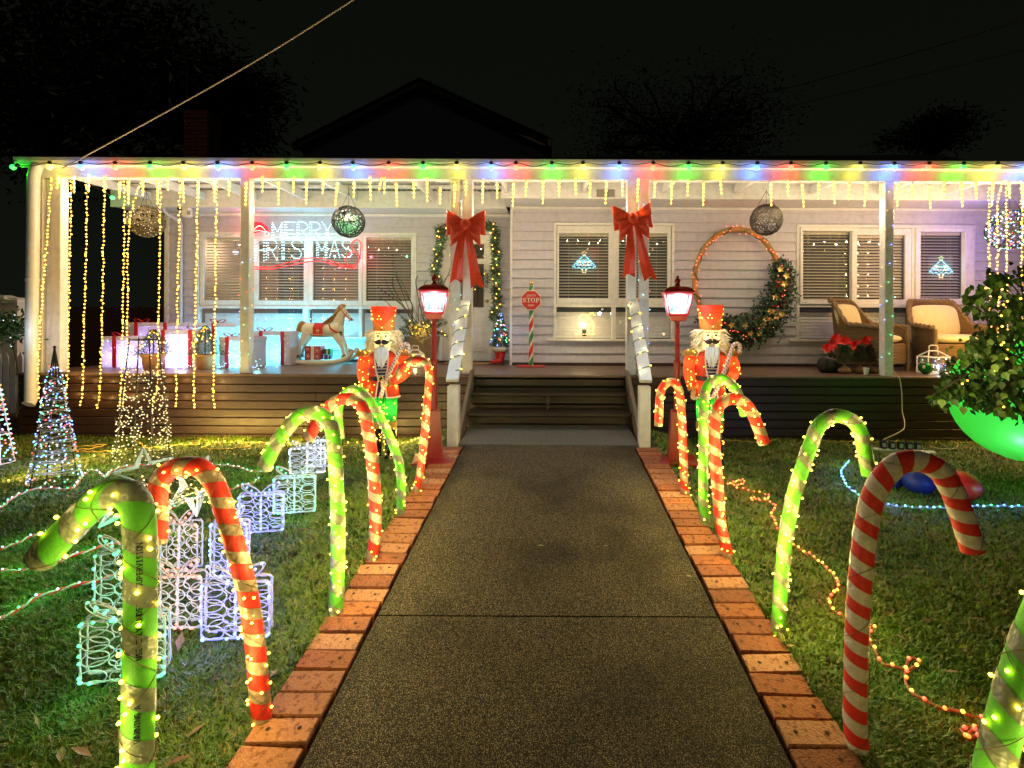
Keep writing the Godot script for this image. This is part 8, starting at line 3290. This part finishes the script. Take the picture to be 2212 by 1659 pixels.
func canes() -> void:
	var gr := lin(0.15, 0.62, 0.035)
	var rd := lin(0.74, 0.028, 0.014)
	cane("big green and white candy cane nearest the camera on the left, hooking left", 1.27, [[88, 1208], [123, 1169], [159, 1133], [195, 1098], [231, 1070], [266, 1064], [291, 1086], [301, 1125], [304, 1195], [302.6, 1389], [298, 1560], [296, 1700], [296, 1900], [296, 2060]], gr, 0.125, 75, 0.0035)
	cane("big red and white candy cane second from the camera on the left, leaning right", 1.93, [[338, 1172, -0.03], [340, 1118, -0.03], [339, 1072, -0.02], [346, 1041], [367, 1015], [395, 1007], [431, 1010], [456, 1033], [474, 1067], [490, 1118], [513, 1195], [536, 1285], [552, 1400], [560, 1490], [566, 1558]], rd, 0.105, 70, 0.007)
	cane("green and white candy cane third along the left edge, wide hook to the left", 2.56, [[570, 1012], [595, 961], [621, 925], [646, 899], [675, 891], [698, 899], [715, 922], [722, 958], [726, 1030], [729.7, 1107], [729.7, 1210], [728, 1276], [726, 1312]], gr, 0.115, 60, 0.009)
	cane("red and white candy cane fourth along the left edge", 3.04, [[665, 948], [687, 910], [708, 881], [731, 865], [757, 861], [777, 873], [789, 894], [795, 928], [803, 979], [809, 1056], [811, 1133], [808, 1182], [803, 1210]], rd, 0.12, 55, 0.010)
	cane("green and white candy cane fifth along the left edge, before the nutcracker", 3.62, [[735, 948, 0.15], [731, 898, 0.15], [736, 865, 0.12], [751, 845, 0.1], [769, 841, 0.06], [787, 852], [805, 875], [826, 911], [841, 942], [854, 975], [863, 1006], [867, 1056], [865, 1112]], gr, 0.125, 50, 0.009, 0.030)
	cane("red and white candy cane beside the left lamp post, farthest on the left", 4.0, [[850, 824], [864, 801], [880, 783], [898, 777], [916, 781], [926, 796], [927, 826], [922, 878], [917, 942], [912, 990], [906, 1030], [898, 1066]], rd, 0.125, 50, 0.010, 0.030)
	cane("red and white candy cane beside the right lamp post, farthest on the right", 3.98, [[1422, 920], [1424, 885], [1425, 857], [1433, 834], [1448, 825], [1461, 831], [1469, 852], [1472, 890], [1475, 942], [1477, 1006], [1478, 1050], [1482, 1068]], rd, 0.115, 50, 0.010, 0.031)
	cane("green and white candy cane before the right nutcracker, hooking right", 3.51, [[1608, 896, 0.1], [1600, 865, 0.08], [1587, 839, 0.05], [1571, 823], [1553, 818], [1535, 826], [1524, 844], [1520, 878], [1519.5, 929], [1519, 1021], [1519, 1087], [1524, 1130]], gr, 0.12, 50, 0.009, 0.032)
	cane("red and white candy cane third from the steps on the right, long hook", 3.09, [[1651, 958], [1633, 911], [1617, 880], [1597, 864], [1576, 862.5], [1557, 872], [1547, 893], [1543, 929], [1545.6, 996], [1551, 1060], [1556, 1130], [1572, 1200]], rd, 0.105, 55, 0.010)
	cane("green and white candy cane standing alone in the middle of the right lawn edge", 2.43, [[1877, 1026], [1868, 975], [1860, 937], [1845, 913], [1822, 900], [1796, 900], [1770, 919], [1753, 955], [1735, 1006], [1717, 1036 + 24], [1697, 1164], [1685, 1290], [1682, 1362]], gr, 0.115, 60, 0.009, 0.0325)
	cane("big unlit red and white candy cane at the front right", 1.83, [[2101, 1188], [2090, 1150], [2074, 1102], [2054, 1053], [2028, 1016], [1992, 997], [1950, 998], [1916, 1022], [1892, 1060], [1876, 1110], [1862, 1210], [1853, 1324], [1849, 1450], [1847, 1560], [1853, 1614]], rd, 0.092, 0, 0.0, 0.038, 0.0, true)
	cane("green and white candy cane cut by the lower right corner", 1.18, [[2420, 1420], [2400, 1330], [2360, 1260], [2310, 1240], [2268, 1290], [2225, 1390], [2188, 1500], [2150, 1640], [2110, 1800], [2070, 2000], [2045, 2150]], gr, 0.115, 60, 0.0035, 0.037)
	# print running up the noodles
	var ink := pm(lin(0.008, 0.012, 0.02), 0.6)
	var tg := get_node("candy_cane")
	print_up(tg, "SUPERVISION", 0.0125, Vector3(at(304, 1205, 1.27).x, at(304, 1205, 1.27).y, -1.27), 0.62, 0.0345, 0.0, ink)
	print_up(tg, "USE ONLY UNDER", 0.0125, Vector3(at(303, 1345, 1.27).x, at(303, 1345, 1.27).y, -1.27), 0.62, 0.0345, 0.0, ink)
	print_up(tg, "WARNING A", 0.0125, Vector3(at(299, 1540, 1.27).x, at(299, 1540, 1.27).y, -1.27), 0.62, 0.0345, 0.02, ink)


# single letters set round the noodle, reading upwards
func print_up(t: Node, s: String, size: float, mid: Vector3, ang: float, rad: float, lean: float, ink: Material) -> void:
	var step := size * 0.80
	for i in s.length():
		if s[i] == " ":
			continue
		var y := (i - s.length() * 0.5) * step
		var nn := Vector3(sin(ang), 0, cos(ang))
		var up := Vector3.UP
		var bs := Basis(up, nn.cross(up), nn)
		text("print", s[i], size, 0.0006, ink, mid + Vector3(lean * y, y, 0) + nn * (rad + 0.0005), t, bs, "Droid Sans", 700)


# ---------- right side of the garden ----------
func garden_right() -> void:
	# big green lit sphere, half out of frame
	var sc := at(2218, 858, 4.75)
	var sr := 138.0 * 4.75 / F
	sc.y = maxf(sc.y, sr - 0.02)
	var t := thing("inflatable_sphere", "huge glowing green inflatable sphere under the bush at the right edge", "inflatable", Vector3(sc.x, 0, sc.z))
	var m := StandardMaterial3D.new()
	m.albedo_color = lin(0.004, 0.80, 0.025).linear_to_srgb()
	m.roughness = 0.35
	m.emission_enabled = true
	m.emission = lin(0.002, 1.0, 0.05).linear_to_srgb()
	m.emission_energy_multiplier = 0.24
	m.backlight_enabled = true
	m.backlight = Color(0.8, 0.8, 0.8)
	for k in 8:
		var b := MB.new()
		var rows := []
		for i in 19:
			var th := PI * i / 18
			var row := []
			for j in 7:
				var ph := TAU * (k + j / 6.0) / 8 + 0.25
				var bulge := 1.0 - 0.035 * pow(absf(j / 6.0 * 2.0 - 1.0), 2.0)
				var dd := Vector3(sin(th) * cos(ph), cos(th), sin(th) * sin(ph))
				row.append(b.vert(sc + dd * sr * bulge, dd))
			rows.append(row)
		for i in 18:
			for j in 6:
				b.ti(rows[i][j], rows[i][j + 1], rows[i + 1][j + 1]); b.ti(rows[i][j], rows[i + 1][j + 1], rows[i + 1][j])
		obj("panel", b, m, t)
	var hot := MB.new()
	hot.ell(sc + Vector3(-0.22, -0.22, 0.22), Vector3(0.09, 0.09, 0.09))
	obj("lamp", hot, em(lin(0.15, 1.0, 0.25), 3.0), t)
	omni(t, sc + Vector3(-0.32, -0.30, 0.30), lin(0.08, 1.0, 0.15), 0.05, 0.03)
	# glitter balls on the grass
	var gl := textured("glitball", M.t_glitter, 0.4, Vector3(7, 7, 7), M.n_glitter, 1.0, lin(0.95, 0.025, 0.012))
	var gb := textured("glitblue", M.t_glitter, 0.4, Vector3(7, 7, 7), M.n_glitter, 1.0, lin(0.015, 0.04, 0.22))
	for q in [["large red glitter ball lying on the right lawn", 2076, 1043, 37, gl], ["large blue glitter ball behind the arch of the big red cane", 1985, 1034, 32, gb], ["small blue glitter ball left of the big red cane's arch", 1925, 1030, 24, gb]]:
		var gp := on_lawn(q[1], q[2] + q[3])
		var rad: float = q[3] * -gp.z / F
		var b := MB.new()
		b.ell(gp + Vector3(0, rad * 0.82, 0), Vector3(rad, rad * 0.86, rad), 16, 24)
		var o := thing("glitter_ball", q[0], "ball", gp)
		obj("ball", b, q[4], o)
		var cp := MB.new()
		cp.lathe([Vector2(rad * 0.16, -0.01), Vector2(rad * 0.16, 0.02), Vector2(0.0, 0.024)], gp + Vector3(rad * 0.5, rad * 1.5, 0), 10, Basis(Vector3.BACK, -0.5))
		obj("cap", cp, pm(lin(0.35, 0.33, 0.28), 0.3, 0.8), o)
	# power board with plugs
	var pb := at(1952, 948, 5.7)
	pb.y = lawn_y(pb.x, pb.z) + 0.03
	var pw := thing("power_board", "white power board with black plugs on the grass by the deck", "power board", pb)
	var bs := Basis(Vector3.UP, -0.25)
	var b1 := MB.new()
	b1.box(pb, Vector3(0.62, 0.04, 0.07), 0.01, bs)
	obj("board", b1, pm(lin(0.7, 0.68, 0.6), 0.5), pw)
	for i in 5:
		var p1 := MB.new()
		p1.box(pb + bs * Vector3(-0.20 + i * 0.085, 0.065, 0), Vector3(0.06, 0.09, 0.055), 0.008, bs)
		obj("plug", p1, M.black, pw)
		var p2 := MB.new()
		p2.box(pb + bs * Vector3(-0.20 + i * 0.085, 0.065, 0.028), Vector3(0.035, 0.045, 0.003), 0.0, bs)
		obj("plug_sticker", p2, pm(lin(0.4, 0.4, 0.4), 0.6), pw)
	var cw := MB.new()
	cw.tube(smooth_path([at(1929, 801, 6.25), at(1942, 815, 6.22), at(1948, 850, 6.22), at(1949, 890, 6.2), at(1953, 925, 6.0), pb + bs * Vector3(-0.2, 0.12, 0)], 0.04), 0.006, 6)
	obj("cord", cw, pm(lin(0.55, 0.46, 0.30), 0.5), pw)
	# leafy bush in front of the chairs
	var bc := at(2180, 800, 3.75)
	var bu := thing("leafy_bush", "leafy green bush with warm lights leaning in from the right edge", "bush", Vector3(bc.x + 0.15, lawn_y(bc.x, bc.z), bc.z))
	var bark := pm(lin(0.07, 0.05, 0.035), 0.85)
	var br := MB.new()
	var root := Vector3(bc.x + 0.25, 0.0, bc.z)
	var tips := []
	for q in [[2010, 858], [2032, 838], [2075, 845], [2110, 870], [2150, 880], [2200, 890], [2035, 805], [2060, 780], [2075, 760], [2105, 740], [2120, 715], [2085, 640], [2110, 620], [2130, 600], [2160, 590], [2200, 575], [2180, 640], [2150, 680], [2210, 700], [2140, 760], [2180, 800], [2240, 620], [2260, 760], [2250, 860], [2300, 700], [2100, 660], [2110, 700], [2095, 745], [2120, 800], [2150, 840], [2060, 815], [2090, 815]]:
		var tip := at(q[0], q[1], 3.75 + rr(-0.28, 0.28))
		var s := root + Vector3(rr(-0.04, 0.04), rr(0.5, 1.3), 0)
		br.tube(smooth_path([s, s.lerp(tip, 0.5) + Vector3(0, 0.12, 0) + rdir() * 0.05, tip], 0.05), rr(0.0035, 0.006), 5, false)
		tips.append([s, tip])
	br.tube(smooth_path([root, root + Vector3(0.02, 0.6, 0), root + Vector3(-0.02, 1.35, 0)], 0.1), 0.022, 8)
	obj("branches", br, bark, bu)
	var shapes := []
	for k in 4:
		var lm := MB.new()
		lm.col = Color([0.060, 0.085, 0.045, 0.11][k], [0.14, 0.17, 0.11, 0.20][k], [0.025, 0.03, 0.022, 0.03][k])
		var outline := [Vector2(0, 0), Vector2(0.26, 0.10), Vector2(0.40, 0.32), Vector2(0.30, 0.55), Vector2(0.22, 0.62), Vector2(0.12, 0.82), Vector2(0.0, 1.0)]
		for s in [-1.0, 1.0]:
			for i in outline.size() - 1:
				var a: Vector2 = outline[i]
				var e: Vector2 = outline[i + 1]
				lm.tri(Vector3(0, a.y, 0), Vector3(s * a.x, a.y, absf(a.x) * 0.22), Vector3(s * e.x, e.y, absf(e.x) * 0.22), Vector3(0, 0, 1))
				lm.tri(Vector3(0, a.y, 0), Vector3(s * e.x, e.y, absf(e.x) * 0.22), Vector3(0, e.y, 0), Vector3(0, 0, 1))
		var me := lm.mesh()
		me.surface_set_material(0, M.cloth_leaf)
		shapes.append(me)
	var bulk := MB.new()
	var wp := []
	for i in 2100:
		var tp: Array = tips[rng.randi() % tips.size()]
		var f := 1.0 - pow(rng.randf(), 1.6) * 0.5
		var p: Vector3 = (tp[0] as Vector3).lerp(tp[1], f) + rdir() * 0.10 * rng.randf()
		var sz := rr(0.035, 0.07)
		var face := Vector3(rng.randfn() * 0.6, rng.randfn() * 0.5 + 0.2, 1.0).normalized()
		var dn := Vector3(rng.randfn() * 0.6, -1.0, rng.randfn() * 0.2)
		dn = (dn - face * dn.dot(face)).normalized()
		var lb := Basis(dn.cross(face).normalized(), dn, face)
		if i < 280:
			p.z += 0.10
			inst("leaf", shapes[rng.randi() % 4], p, bu, lb.scaled_local(Vector3(sz, sz, sz)))
		else:
			bulk.col = [Color(0.050, 0.115, 0.022), Color(0.075, 0.15, 0.03), Color(0.035, 0.09, 0.02)][i % 3]
			bulk.leaf(p, dn, face, sz, sz * 0.75, 0.15)
		if i % 110 == 0:
			wp.append(p + Vector3(0, 0, 0.08))
	obj("foliage", bulk, M.cloth_leaf, bu, true)
	for q in [[2130, 622], [2165, 625], [2160, 642], [2163, 682], [2165, 705], [2168, 740], [2163, 745], [2205, 645], [2208, 595], [2150, 800], [2175, 775]]:
		wp.append(at(q[0], q[1], 3.42))
	bulbs("bulbs", wp, 0.0075, M.warmhot, bu)
	for q in [[2120, 660, 3.35], [2170, 720, 3.3], [2070, 790, 3.35], [2180, 830, 3.3], [2050, 840, 3.4]]:
		omni(bu, at(q[0], q[1], q[2]), lin(1.0, 0.80, 0.30), 0.032, 0.03)
